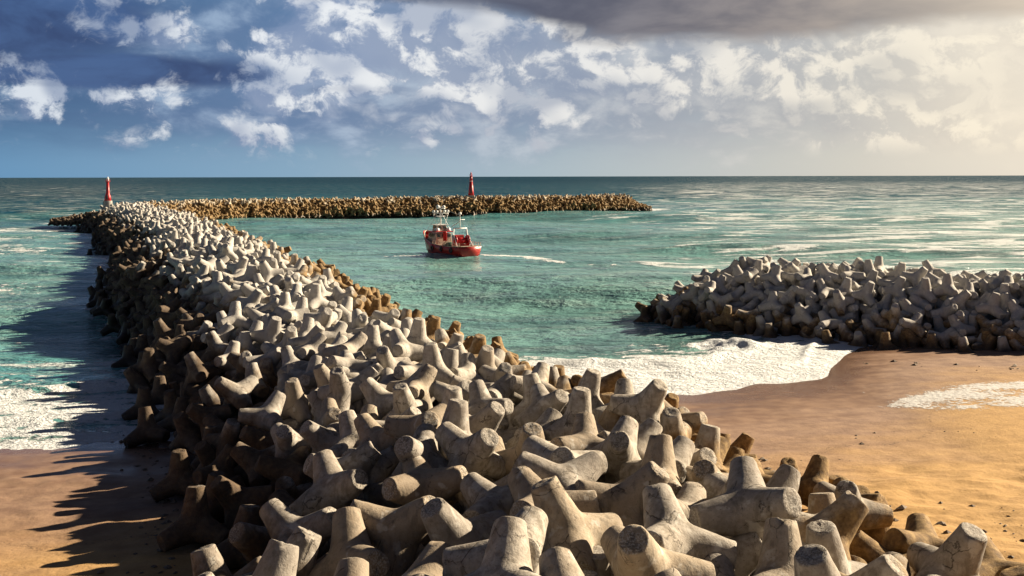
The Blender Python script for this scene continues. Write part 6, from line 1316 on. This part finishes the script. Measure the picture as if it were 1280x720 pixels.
# ---------------------------------------------------------------- small modelling helpers
class MB:
    def __init__(s): s.V = []; s.F = []

    def add(s, V, F):
        o = len(s.V); s.V += [Vector(v) for v in V]; s.F += [tuple(i + o for i in f) for f in F]; return s

    def box(s, c, d, rz=0.0, taper=1.0):
        x, y, z = d[0] / 2, d[1] / 2, d[2] / 2
        R = Matrix.Rotation(rz, 3, 'Z')
        V = []
        for k, zz in enumerate((-z, z)):
            f = taper if k else 1.0
            for sx, sy in ((-1, -1), (1, -1), (1, 1), (-1, 1)):
                V.append(Vector(c) + R @ Vector((sx * x * f, sy * y * f, zz)))
        return s.add(V, [(3, 2, 1, 0), (4, 5, 6, 7), (0, 1, 5, 4), (1, 2, 6, 5), (2, 3, 7, 6), (3, 0, 4, 7)])

    def lathe(s, prof, n=20, c=(0, 0, 0)):
        V = []; Fc = []
        for r, z in prof:
            for k in range(n):
                a = 2 * PI * k / n; V.append((c[0] + r * math.cos(a), c[1] + r * math.sin(a), c[2] + z))
        for j in range(len(prof) - 1):
            for k in range(n):
                k2 = (k + 1) % n; Fc.append((j * n + k, j * n + k2, (j + 1) * n + k2, (j + 1) * n + k))
        Fc.append(tuple(reversed(range(n)))); Fc.append(tuple(range((len(prof) - 1) * n, len(prof) * n)))
        return s.add(V, Fc)

    def rod(s, a, b, r, n=8, r2=None):
        a = Vector(a); b = Vector(b); d = (b - a).normalized()
        q = d.to_track_quat('Z', 'Y').to_matrix(); r2 = r if r2 is None else r2
        V = [];
        for p, rr in ((a, r), (b, r2)):
            for k in range(n):
                t = 2 * PI * k / n; V.append(p + q @ Vector((rr * math.cos(t), rr * math.sin(t), 0)))
        return s.add(V, [(k, (k + 1) % n, n + (k + 1) % n, n + k) for k in range(n)] + [tuple(reversed(range(n))), tuple(range(n, 2 * n))])

    def build(s, name, mat, parent=None, smooth=False, bevel=0.0):
        me = mesh_from(name, s.V, s.F, mat, smooth)
        o = bpy.data.objects.new(name, me); COL.objects.link(o)
        if parent: o.parent = parent
        if bevel:
            md = o.modifiers.new('b', 'BEVEL'); md.width = bevel; md.segments = 2; md.limit_method = 'ANGLE'
        return o


def empty(name, loc, rz=0.0):
    o = bpy.data.objects.new(name, None); COL.objects.link(o); o.location = loc; o.rotation_euler = (0, 0, rz); o.empty_display_size = 0.5
    return o


# ---------------------------------------------------------------- beacons
RED = simple('red_paint', (0.42, 0.012, 0.018), 0.42, 0.2, 1.5, rust=0.5)
WHITE = simple('white_paint', (0.78, 0.77, 0.74), 0.5, 0.1, 2.0, rust=0.35)
DARK = simple('dark_steel', (0.05, 0.05, 0.055), 0.5, 0.3, 4)
CONCP = simple('pale_concrete', (0.36, 0.34, 0.31), 0.85, 0.2, 2.0)


def beacon_slim(loc):
    t = empty('harbour_beacon', loc); t.scale = (0.82, 0.82, 1.0)
    MB().lathe([(1.5, -2.4), (1.45, -0.3), (1.4, -0.2)], 20).build('plinth', CONCP, t)
    MB().lathe([(1.10, -0.2), (1.00, 0.9), (0.70, 1.5), (0.55, 2.2), (0.42, 4.9)], 24).build('tower', RED, t, True)
    MB().box((0, -1.0, 0.75), (0.5, 0.12, 1.25)).build('door', DARK, t)
    g = MB().lathe([(0.52, 4.9), (0.82, 5.0), (0.82, 5.10), (0.3, 5.11)], 20).build('gallery', RED, t)
    r = MB()
    for k in range(10):
        a = 2 * PI * k / 10
        r.rod((0.77 * math.cos(a), 0.77 * math.sin(a), 5.1), (0.77 * math.cos(a), 0.77 * math.sin(a), 5.62), 0.025, 6)
        b_ = 2 * PI * (k + 1) / 10
        for zz in (5.36, 5.62): r.rod((0.77 * math.cos(a), 0.77 * math.sin(a), zz), (0.77 * math.cos(b_), 0.77 * math.sin(b_), zz), 0.02, 6)
    r.build('railing', RED, g)
    MB().lathe([(0.36, 5.11), (0.36, 5.75), (0.33, 5.8)], 16).build('lantern', WHITE, t, True)
    MB().lathe([(0.46, 5.8), (0.40, 5.95), (0.12, 6.18), (0.05, 6.45)], 16).build('lantern_cap', WHITE, t, True)
    tag(t, 'slender red harbour beacon with white lantern where the near breakwater bends', 'beacon')


def beacon_cone(loc):
    t = empty('harbour_light', loc); t.scale = (0.85, 0.85, 1.0)
    MB().box((0, 0, -1.6), (2.8, 2.8, 2.0)).build('plinth', CONCP, t)
    MB().lathe([(1.25, -0.6), (1.05, 0.9), (0.66, 4.2)], 24).build('tower', RED, t, True)
    MB().lathe([(0.665, 4.2), (0.62, 4.6)], 24).build('band', simple('faded_pink_paint', (0.62, 0.30, 0.30), 0.6, 0.2, 2), t, True)
    MB().lathe([(0.62, 4.6), (0.46, 6.1)], 24).build('upper_tower', RED, t, True)
    MB().box((0.0, -1.05, 1.1), (0.6, 0.16, 1.6)).build('door', DARK, t)
    g = MB().lathe([(0.46, 6.1), (0.72, 6.22), (0.72, 6.34), (0.3, 6.35)], 20).build('gallery', RED, t)
    r = MB()
    for k in range(10):
        a = 2 * PI * k / 10; b_ = 2 * PI * (k + 1) / 10
        r.rod((0.68 * math.cos(a), 0.68 * math.sin(a), 6.34), (0.68 * math.cos(a), 0.68 * math.sin(a), 6.9), 0.025, 6)
        r.rod((0.68 * math.cos(a), 0.68 * math.sin(a), 6.9), (0.68 * math.cos(b_), 0.68 * math.sin(b_), 6.9), 0.02, 6)
    r.build('railing', RED, g)
    MB().lathe([(0.30, 6.35), (0.30, 7.1)], 16).build('lantern', RED, t, True)
    MB().lathe([(0.38, 7.1), (0.24, 7.4), (0.05, 7.75)], 16).build('lantern_cap', RED, t, True)
    tag(t, 'red conical harbour light with a faded band, on the far breakwater arm behind the boat', 'lighthouse')


# ---------------------------------------------------------------- fishing boat
def build_boat():
    HULL = simple('red_hull_paint', (0.42, 0.022, 0.015), 0.38, 0.22, 1.2, rust=0.45)
    ANTI = simple('dark_red_antifouling', (0.16, 0.018, 0.012), 0.6, 0.3, 2)
    DECK = simple('worn_deck', (0.22, 0.15, 0.10), 0.8, 0.3, 3)
    CREAM = simple('cream_paint', (0.58, 0.45, 0.34), 0.5, 0.2, 2, rust=0.7)
    GLASS = simple('dark_window_glass', (0.02, 0.03, 0.035), 0.12, 0.1, 1)
    NET = simple('green_net', (0.02, 0.10, 0.06), 0.9, 0.5, 9, bump=0.05)
    ORNG = simple('orange_float', (0.75, 0.16, 0.02), 0.5, 0.15, 3)
    STEEL = simple('galvanised_steel', (0.42, 0.43, 0.44), 0.45, 0.25, 4, metal=0.4)
    dirv = Vector((-0.50, 0.87, 0)).normalized()
    t = empty('fishing_boat', (BOAT_C.x - 0.9, BOAT_C.y + 4.4, 0.0), math.atan2(dirv.y, dirv.x))
    t.scale = (0.98, 0.98, 0.98)
    L = 17.0
    # stations: x, half beam at deck, at waterline, sheer height, keel depth
    ST = [(-8.2, 1.95, 1.6, 1.55, -0.5), (-7.6, 2.15, 1.9, 1.50, -0.8), (-5, 2.45, 2.25, 1.40, -1.1), (-1.5, 2.55, 2.4, 1.42, -1.3), (2, 2.5, 2.25, 1.62, -1.3),
          (4.8, 2.15, 1.6, 2.15, -1.25), (6.8, 1.55, 0.9, 2.75, -1.1), (8.2, 0.8, 0.3, 3.25, -0.6), (9.0, 0.12, 0.04, 3.5, 0.2)]
    V = []; Fc = []
    rows = []
    for x, bd, bw, sh, kd in ST:
        pts = [(0.0, kd), (bw * 0.62, kd * 0.62), (bw, 0.12), ((bw + bd) / 2 * 1.01, (sh * 0.5)), (bd, sh)]
        r = [(x + (0.25 * z if x > 8 else 0), y, z) for y, z in pts]
        rows.append(r)
    n = 5
    for side in (1, -1):
        o = len(V)
        for r in rows: V += [(a, b_ * side, c) for a, b_, c in r]
        for j in range(len(rows) - 1):
            for i in range(n - 1):
                q = (o + j * n + i, o + (j + 1) * n + i, o + (j + 1) * n + i + 1, o + j * n + i + 1)
                Fc.append(q if side < 0 else q[::-1])
    st0 = [i for i in range(n)]; o2 = len(rows) * n
    Fc.append(tuple(st0[::-1]) + tuple(o2 + i for i in st0[1:]))
    hull = MB().add(V, Fc).build('hull', HULL, t, True)
    sd = hull.modifiers.new('s', 'SOLIDIFY'); sd.thickness = 0.08; sd.offset = -1
    # deck
    dk = MB(); dv = []; df = []
    for x, bd, bw, sh, kd in ST: dv += [(x, bd * 0.93, sh - 0.75), (x, -bd * 0.93, sh - 0.75)]
    for j in range(len(ST) - 1): df.append((2 * j, 2 * j + 1, 2 * j + 3, 2 * j + 2))
    dk.add(dv, df).build('deck', DECK, t)
    # rub rail + pale cap rail
    cr = MB()
    for side in (1, -1):
        for a, b_ in zip(ST, ST[1:]):
            cr.rod((a[0], side * a[1], a[3] + 0.02), (b_[0], side * b_[1], b_[3] + 0.02), 0.075, 6)
    cr.rod((-8.2, -1.95, 1.57), (-8.2, 1.95, 1.57), 0.075, 6)
    cr.build('cap_rail', CREAM, t)
    wl = MB()
    for side in (1, -1):
        for a, b_ in zip(ST, ST[1:]):
            wl.rod((a[0], side * (a[2] + 0.02), 0.13), (b_[0], side * (b_[2] + 0.02), 0.13), 0.06, 6)
    wl.build('boot_stripe', ANTI, t)
    # forecastle and wheelhouse forward
    MB().box((6.0, 0, 2.35), (3.0, 2.4, 1.0), taper=0.85).build('forecastle', HULL, t, bevel=0.05)
    wh = MB().box((3.6, 0, 2.25), (3.2, 3.2, 2.1), taper=0.94).build('wheelhouse', CREAM, t, bevel=0.06)
    for y in (-1.0, 0, 1.0):
        MB().box((5.17, y, 2.95), (0.06, 0.72, 0.62)).build('window', GLASS, wh)
        MB().box((2.03, y, 2.9), (0.06, 0.55, 0.5)).build('window', GLASS, wh)
    for x in (2.9, 3.6, 4.4):
        for s_ in (-1, 1): MB().box((x, s_ * 1.61, 2.95), (0.5, 0.06, 0.55)).build('window', GLASS, wh)
    MB().box((3.5, 0, 3.57), (3.7, 3.6, 0.12)).build('roof', RED, wh, bevel=0.03)
    up = MB().box((3.7, 0, 4.15), (1.9, 2.0, 1.1), taper=0.9).build('flying_bridge', CREAM, t, bevel=0.05)
    MB().box((3.7, 0, 4.76), (2.2, 2.3, 0.1)).build('roof', WHITE, up)
    for y in (-0.5, 0.5): MB().box((2.76, y, 4.3), (0.05, 0.6, 0.4)).build('window', GLASS, up)
    for s_ in (-1, 1): MB().box((3.7, s_ * 1.0, 4.3), (1.2, 0.05, 0.4)).build('window', GLASS, up)
    # liferaft canisters
    for s_ in (-1, 1):
        MB().rod((2.1, s_ * 1.1, 3.95), (3.0, s_ * 1.1, 3.95), 0.3, 14).build('liferaft_canister', WHITE, t, True)
    # main mast with cross arms, radar and lamps
    ms = MB(); ms.rod((3.3, 0, 4.8), (3.3, 0, 8.0), 0.14, 10, 0.09)
    ms.rod((3.3, -1.5, 6.8), (3.3, 1.5, 6.8), 0.07); ms.rod((3.3, -0.9, 7.6), (3.3, 0.9, 7.6), 0.05)
    ms.rod((3.3, 0, 5.2), (4.3, 0, 4.85), 0.06); ms.rod((3.3, -1.5, 6.8), (3.3, -0.9, 4.8), 0.04); ms.rod((3.3, 1.5, 6.8), (3.3, 0.9, 4.8), 0.04)
    mast = ms.build('mast', WHITE, t, True)
    for y in (-1.4, -0.75, 0.75, 1.4):
        MB().lathe([(0.12, 0), (0.26, 0.12), (0.26, 0.4), (0.1, 0.5)], 12, (3.3, y, 6.85)).build('lamp', WHITE, mast, True)
    MB().box((3.3, 0, 6.25), (0.5, 1.6, 0.22)).build('radar_scanner', WHITE, mast)
    MB().lathe([(0.05, 0), (0.32, 0.12), (0.34, 0.45), (0.1, 0.66)], 14, (3.3, 0.55, 7.62)).build('radome', WHITE, mast, True)
    MB().lathe([(0.05, 0), (0.28, 0.1), (0.30, 0.4), (0.1, 0.55)], 14, (3.3, -0.6, 7.62)).build('radome', WHITE, mast, True)
    # funnel
    MB().lathe([(0.36, 0), (0.34, 1.4), (0.38, 1.42), (0.36, 1.6)], 14, (1.6, 0.0, 2.0)).build('funnel', RED, t, True)
    # aft gantry with power block, net drum
    ga = MB()
    for s_ in (-1, 1):
        ga.rod((-4.6, s_ * 1.7, 0.8), (-4.2, s_ * 1.2, 4.4), 0.11)
        ga.rod((-6.6, s_ * 1.6, 0.8), (-4.3, s_ * 1.25, 3.4), 0.07)
    ga.rod((-4.2, -1.3, 4.4), (-4.2, 1.3, 4.4), 0.11); ga.rod((-4.2, 0, 4.4), (-4.2, 0, 6.9), 0.09, 8, 0.05); ga.rod((-4.2, -0.9, 5.9), (-4.2, 0.9, 5.9), 0.05)
    ga.rod((-4.2, 0, 5.6), (-1.6, 0.3, 4.6), 0.06)
    gan = ga.build('gantry', WHITE, t, True)
    MB().lathe([(0.1, 0), (0.25, 0.1), (0.25, 0.35), (0.05, 0.5)], 12, (-4.2, 0, 6.7)).build('lamp', WHITE, gan, True)
    dr = MB(); dr.rod((-4.6, -1.15, 2.35), (-4.6, 1.15, 2.35), 0.52, 18)
    for s_ in (-1, 1): dr.rod((-4.6, s_ * 1.15, 2.35), (-4.6, s_ * 1.28, 2.35), 0.95, 20)
    dr.build('net_drum', RED, t, True)
    MB().box((-3.4, 0.0, 2.6), (0.9, 1.9, 1.3)).build('winch_house', HULL, t, bevel=0.05)
    # rigging
    rg = MB()
    rg.rod((3.3, 0, 7.8), (-4.2, 0, 6.6), 0.025, 5); rg.rod((3.3, 0, 7.7), (8.8, 0, 3.6), 0.025, 5); rg.rod((-4.2, 0, 6.5), (-8.0, 0, 1.7), 0.025, 5)
    for s_ in (-1, 1): rg.rod((3.3, 0, 7.2), (1.6, s_ * 2.4, 1.6), 0.02, 5)
    rg.build('rigging', STEEL, t)
    # deck rails and stanchions amidships
    rl = MB()
    for s_ in (-1, 1):
        for k in range(9):
            x = -7.8 + k * 1.15; bd = np.interp(x, [s[0] for s in ST], [s[1] for s in ST]) - 0.05; sh = np.interp(x, [s[0] for s in ST], [s[3] for s in ST])
            x2 = x + 1.15; bd2 = np.interp(x2, [s[0] for s in ST], [s[1] for s in ST]) - 0.05; sh2 = np.interp(x2, [s[0] for s in ST], [s[3] for s in ST])
            rl.rod((x, s_ * bd, sh), (x, s_ * bd, sh + 0.6), 0.035, 6)
            if k < 8: rl.rod((x, s_ * bd, sh + 0.6), (x2, s_ * bd2, sh2 + 0.6), 0.035, 6); rl.rod((x, s_ * bd, sh + 0.32), (x2, s_ * bd2, sh2 + 0.32), 0.025, 6)
    rl.build('railing', CREAM, t)
    # net heap
    hp = MB(); V = []; Fc = []
    for j in range(7):
        for k in range(14):
            a = 2 * PI * k / 14; r = (1.0, 1.1, 1.0, .8, .55, .3, .02)[j]
            V.append((0.6 + 1.4 * r * math.cos(a) * random.uniform(.88, 1.1), -0.5 + 1.05 * r * math.sin(a) * random.uniform(.88, 1.1), 0.65 + (0, .3, .55, .8, 1.0, 1.12, 1.15)[j]))
    for j in range(6):
        for k in range(14): Fc.append((j * 14 + k, j * 14 + (k + 1) % 14, (j + 1) * 14 + (k + 1) % 14, (j + 1) * 14 + k))
    o = hp.add(V, Fc).build('net_heap', NET, None, True); o.parent = t
    # fish boxes, floats and coloured gear on deck
    cols = [ORNG, CREAM, WHITE, RED, STEEL]
    for k in range(9):
        x = -2.6 + (k % 5) * 1.0; y = (1.35 if k < 5 else -1.6); z = 0.72
        MB().box((x, y, z + 0.22), (0.8, 0.55, 0.42), random.uniform(-.2, .2)).build('fish_box', cols[k % 3], t, bevel=0.03)
    for k in range(8):
        a = (5.6 - k * 0.3, (-1) ** k * (1.3 - 0.02 * k), 2.1 + 0.1 * (k % 3))
        MB().lathe([(0.02, -.26), (0.2, -.18), (0.27, 0), (0.2, .18), (0.02, .26)], 12, a).build('float', ORNG if k % 2 else CREAM, t, True)
    # tyres hung as fenders
    for x in (-5.5, -2.0, 1.5):
        for s_ in (-1, 1):
            bd = np.interp(x, [s[0] for s in ST], [s[1] for s in ST]) + 0.06
            tv = []; tf = []; n1, n2 = 16, 8
            for i in range(n1):
                for j in range(n2):
                    A = 2 * PI * i / n1; B = 2 * PI * j / n2; R = 0.36 + 0.13 * math.cos(B)
                    tv.append((x + R * math.cos(A), s_ * (bd + 0.13 * math.sin(B)), 0.85 + R * math.sin(A)))
            for i in range(n1):
                for j in range(n2): tf.append((i * n2 + j, ((i + 1) % n1) * n2 + j, ((i + 1) % n1) * n2 + (j + 1) % n2, i * n2 + (j + 1) % n2))
            MB().add(tv, tf).build('fender_tyre', DARK, t, True)
    tag(t, 'red fishing boat with white mast and gear on deck, heading out across the bay', 'boat')


# ---------------------------------------------------------------- sky
THR = -0.15


def build_world():
    w = bpy.data.worlds.new('World'); SC.world = w; w.use_nodes = True
    N = NT(w.node_tree)
    bg = w.node_tree.nodes['Background']
    sky = N.new('ShaderNodeTexSky'); sky.sky_type = 'NISHITA'; sky.sun_disc = False
    sky.sun_elevation = SUN_EL; sky.sun_rotation = math.atan2(SUN_H.x, SUN_H.y)
    sky.air_density = 1.2; sky.dust_density = 1.5
    d = N.new('ShaderNodeTexCoord').outputs['Generated']
    x, y, z = N.xyz(d)
    hl = N.m('SQRT', N.add(N.mul(x, x), N.mul(y, y)))
    V = N.mul(N.m('DIVIDE', z, N.mx(hl, 0.05)), F)          # height above the horizon, in the photo's scale
    az = N.mul(N.m('ARCTAN2', x, y), F)                      # bearing from the view axis, same scale
    c = N.m('DIVIDE', N.add(N.mul(x, SUN_H.x), N.mul(y, SUN_H.y)), N.mx(hl, 0.05))
    r = N.ss(c, 0.0, 0.80, smooth=False)
    K = 10.0
    def C(*a): l = lin(*a); return (l[0] * K, l[1] * K, l[2] * K, 1)
    def rampc(v, stops): return N.ramp(v, [(p, lin(*cc)) for p, cc in stops])
    hz = rampc(r, [(0.0, (104, 150, 188)), (0.3, (134, 168, 194)), (0.55, (168, 186, 197)), (0.85, (204, 202, 193)), (1.0, (228, 218, 202))])
    md = rampc(r, [(0.0, (58, 96, 140)), (0.3, (84, 118, 160)), (0.55, (128, 150, 178)), (0.85, (172, 176, 180)), (1.0, (222, 210, 192))])
    base = N.mix(N.ss(V, 5, 95), hz, md)
    soft = N.noise(N.vmul(d, (1, 1, 5.0)), 5.5, 5, 0.55, 0.3)
    base = N.mix(N.mul(N.ss(soft, 0.40, 0.7, 0.0, 0.7), N.ss(V, 10, 70)), base, rampc(r, [(0.0, (48, 84, 132)), (0.35, (100, 128, 165)), (0.6, (165, 175, 190)), (1.0, (205, 192, 180))]))
    # light rays / veil texture low over the sea
    # ---- heaped clouds
    def blob(px, py, sx, sy, a):
        u = N.m('DIVIDE', N.sub(az, math.atan((px - 640) / F) * F), sx)
        v = N.m('DIVIDE', N.sub(V, 220.5 - py), sy)
        q = N.add(N.mul(u, u), N.mul(v, v))
        return N.mul(N.m('POWER', 2.718, N.mul(q, -1.0)), a)
    P = N.vadd(N.vmul(d, (1.0, 1.0, 1.25)), (0.37, 0.0, 0.11))
    wob = N.new('ShaderNodeTexNoise'); N.l.new(P, wob.inputs['Vector']); wob.inputs['Scale'].default_value = 14.0; wob.inputs['Detail'].default_value = 3.0
    wc_ = N.vmul(N.vadd(wob.outputs['Color'], (-0.5, -0.5, -0.5)), (0.05, 0.05, 0.05))
    Pw = N.vadd(P, wc_)

    def bill(vec):
        # rounded heads within heads
        a1 = N.vor(vec, 15.0, 0)
        a2 = N.vor(vec, 34.0, 0)
        a3 = N.noise(vec, 60.0, 4, 0.68)
        return N.add(N.add(N.mul(a1, -0.55), N.mul(a2, -0.34)), N.mul(a3, 0.62))
    B0 = bill(Pw); B1 = bill(N.vadd(Pw, (0.008, 0.0, 0.013)))
    mass = N.noise(P, 7.5, 3, 0.5)
    env = None
    for args in ((205, 55, 48, 30, .62), (375, 62, 66, 38, .70), (475, 62, 66, 46, .74), (332, 120, 34, 18, .50), (585, 80, 76, 44, .66), (705, 92, 86, 44, .66),
                 (800, 105, 74, 36, .50), (990, 100, 90, 42, .60), (298, 60, 28, 16, .48), (880, 120, 90, 34, .40), (1190, 90, 130, 46, .50), (430, 10, 90, 30, .44), (90, 122, 44, 13, .32),
                 (1100, 130, 120, 34, .36), (185, 5, 60, 16, .42), (550, 25, 60, 26, .44)):
        q = blob(*args); env = q if env is None else N.mx(env, q)
    D0 = N.add(N.add(env, N.mul(N.sub(mass, 0.5), 1.3)), B0)
    cov = N.ss(D0, THR, THR + 0.26)
    lit = N.ss(N.sub(B0, B1), -0.11, 0.15)
    core = N.ss(D0, THR + 0.1, THR + 0.75)
    litc = rampc(r, [(0.0, (214, 222, 233)), (0.35, (234, 237, 241)), (0.6, (232, 231, 230)), (0.85, (236, 228, 214)), (1.0, (250, 236, 210))])
    shc = rampc(r, [(0.0, (84, 112, 158)), (0.35, (116, 138, 176)), (0.6, (132, 146, 172)), (0.85, (168, 170, 174)), (1.0, (206, 194, 180))])
    m1 = N.noise(N.vadd(P, (0.012, 0.0, 0.030)), 11.0, 2, 0.5); m0 = N.noise(P, 11.0, 2, 0.5)
    under = N.ss(N.sub(m0, m1), -0.10, 0.08)
    cum = N.mix(N.mul(N.add(N.mul(lit, 0.85), 0.15), N.add(N.mul(under, 0.6), 0.4)), shc, litc)
    D2 = N.add(N.mul(N.sub(N.noise(N.vmul(Pw, (1, 1, 1.5)), 22.0, 5, 0.6), 0.5), 1.5), N.mul(N.sub(0.4, N.vor(N.vmul(Pw, (1, 1, 1.4)), 42.0, 0)), 0.45))
    low = N.add(N.add(blob(820, 128, 260, 26, 0.34), blob(1150, 120, 220, 34, 0.34)), N.add(blob(130, 160, 190, 22, 0.18), blob(470, 135, 200, 26, 0.26)))
    cov2 = N.ss(N.add(D2, low), 0.14, 0.60, 0.0, 0.6)
    # ---- dark layer, left
    dn = N.noise(N.vmul(d, (1, 1, 2.6)), 9.0, 6, 0.58, 0.4)
    dL = N.mx(N.mx(blob(130, 95, 230, 22, 1.2), blob(20, 40, 200, 60, 1.0)), N.mx(blob(250, 30, 130, 40, .42), blob(420, 112, 120, 9, .5)))
    dmask = N.ss(N.add(dL, N.mul(N.sub(dn, 0.5), 1.3)), 0.22, 0.75)
    dcol = N.mix(N.ss(dn, 0.35, 0.65), lin(38, 60, 108), lin(62, 92, 142))
    # ---- slate slab across the top right
    edge = N.new('ShaderNodeFloatCurve')
    cv = edge.mapping.curves[0]
    for i, (px, vv) in enumerate(((0.0, 1.0), (0.43, .98), (0.5, .90), (0.55, .815), (0.63, .77), (0.80, .775), (0.92, .80), (1.0, .82))):
        if i < 2: cv.points[i].location = (px, vv)
        else: cv.points.new(px, vv)
    edge.mapping.update()
    N.put(edge.inputs[1], N.ss(az, -640, 640, 0, 1, smooth=False))
    eh = N.mul(edge.outputs[0], 220.0)
    sn = N.noise(N.vmul(d, (1, 1, 3.2)), 8.0, 6, 0.55, 0.3)
    smask = N.ss(N.add(N.sub(V, eh), N.mul(N.sub(sn, 0.5), 55)), -12, 14)
    scol0 = rampc(r, [(0.0, (60, 84, 124)), (0.4, (68, 76, 102)), (0.6, (80, 80, 98)), (0.85, (104, 98, 106)), (1.0, (176, 156, 138))])
    scol = N.mix(N.ss(sn, 0.35, 0.68, 0.0, 0.55), scol0, rampc(r, [(0.0, (96, 122, 160)), (0.6, (140, 138, 148)), (1.0, (214, 190, 164))]))
    # overhead, out of the picture: unseen cloud added dark to deepen the shade
    over = N.mix(N.ss(soft, 0.4, 0.62), lin(24, 28, 46), lin(52, 54, 72))
    scol = N.mix(N.ss(V, 250, 700), scol, over)

    vn = N.noise(N.vmul(d, (1, 1, 2.2)), 12.0, 6, 0.58, 0.25)
    venv = N.add(N.add(blob(600, 90, 360, 100, 0.78), blob(1080, 95, 380, 85, 0.74)), N.add(blob(300, 60, 260, 70, 0.36), blob(200, 150, 340, 34, 0.30)))
    vm = N.ss(N.add(venv, N.mul(N.sub(vn, 0.5), 1.7)), 0.18, 0.75)
    vcol = N.mix(N.ss(vn, 0.42, 0.66), rampc(r, [(0.0, (72, 104, 150)), (0.3, (98, 124, 164)), (0.55, (132, 148, 174)), (0.8, (172, 174, 178)), (1.0, (218, 204, 186))]),
                 rampc(r, [(0.0, (130, 160, 194)), (0.3, (162, 182, 208)), (0.55, (190, 199, 210)), (0.8, (216, 212, 206)), (1.0, (240, 226, 204))]))
    full = N.mix(N.mul(vm, 0.85), base, vcol)
    full = N.mix(cov2, full, N.mix(0.35, litc, shc))
    full = N.mix(dmask, full, dcol)
    cov = N.mul(cov, N.ss(V, 18, 48))
    cov = N.mul(cov, N.ss(N.add(lit, core), 0.0, 0.5, 0.45, 1.0))
    full = N.mix(N.mul(cov, N.ss(dmask, 0.2, 1.0, 1.0, 0.7)), full, cum)
    full = N.mix(smask, full, scol)
    # warm glow low in the bright quarter
    gl = blob(1340, 115, 230, 150, 0.5)
    full = N.mix(gl, full, lin(250, 239, 220))
    sc_ = N.new('ShaderNodeMix', data_type='RGBA', blend_type='MULTIPLY'); sc_.inputs[0].default_value = 1
    N.l.new(full, sc_.inputs[6]); sc_.inputs[7].default_value = (K / 2.55, K / 2.55, K / 2.55, 1)
    fin = N.mix(0.97, sky.outputs[0], sc_.outputs[2])
    N.l.new(fin, bg.inputs[0])
    bg.inputs[1].default_value = 0.1
    w.cycles.sampling_method = 'MANUAL'; w.cycles.sample_map_resolution = 256


def build_camera_light():
    cd = bpy.data.cameras.new('camera'); cam = bpy.data.objects.new('camera', cd); COL.objects.link(cam)
    cd.sensor_fit = 'HORIZONTAL'; cd.sensor_width = 36.0
    cd.lens = F / 1280 * 36.0
    cd.shift_y = -(360 - 220.5) / 1280
    cd.clip_start = 0.5; cd.clip_end = 120000
    cam.matrix_world = Matrix.Translation((0, 0, H)) @ Matrix.Rotation(math.radians(90), 4, 'X') @ Matrix.Rotation(math.radians(-0.13), 4, 'Z')
    SC.camera = cam
    l = bpy.data.lights.new('sun', 'SUN'); l.energy = 5.0; l.angle = math.radians(0.6); l.color = (1.0, 0.84, 0.62)
    s = bpy.data.objects.new('sun', l); COL.objects.link(s)
    dv = Vector((SUN_H.x * math.cos(SUN_EL), SUN_H.y * math.cos(SUN_EL), math.sin(SUN_EL)))
    s.rotation_mode = 'QUATERNION'; s.rotation_quaternion = dv.to_track_quat('Z', 'Y'); s.location = dv * 60
    vs = SC.view_settings
    SC.display_settings.display_device = 'sRGB'
    vs.view_transform = 'Standard'; vs.look = 'None'; vs.gamma = 1.0; vs.exposure = 1.35; vs.use_curve_mapping = False
    SC.cycles.max_bounces = 5; SC.cycles.diffuse_bounces = 2; SC.cycles.glossy_bounces = 2; SC.cycles.transparent_max_bounces = 6
    SC.cycles.use_denoising = True


if not DEV:
    build_units()
    build_stuff()
    build_ground()
    foam_patch()
    build_pebbles()
    build_sea()
    beacon_slim((-110.5, 300, 6.8))
    beacon_cone((-14.6, 391, 6.9))
    build_boat()
    build_world()
    build_camera_light()
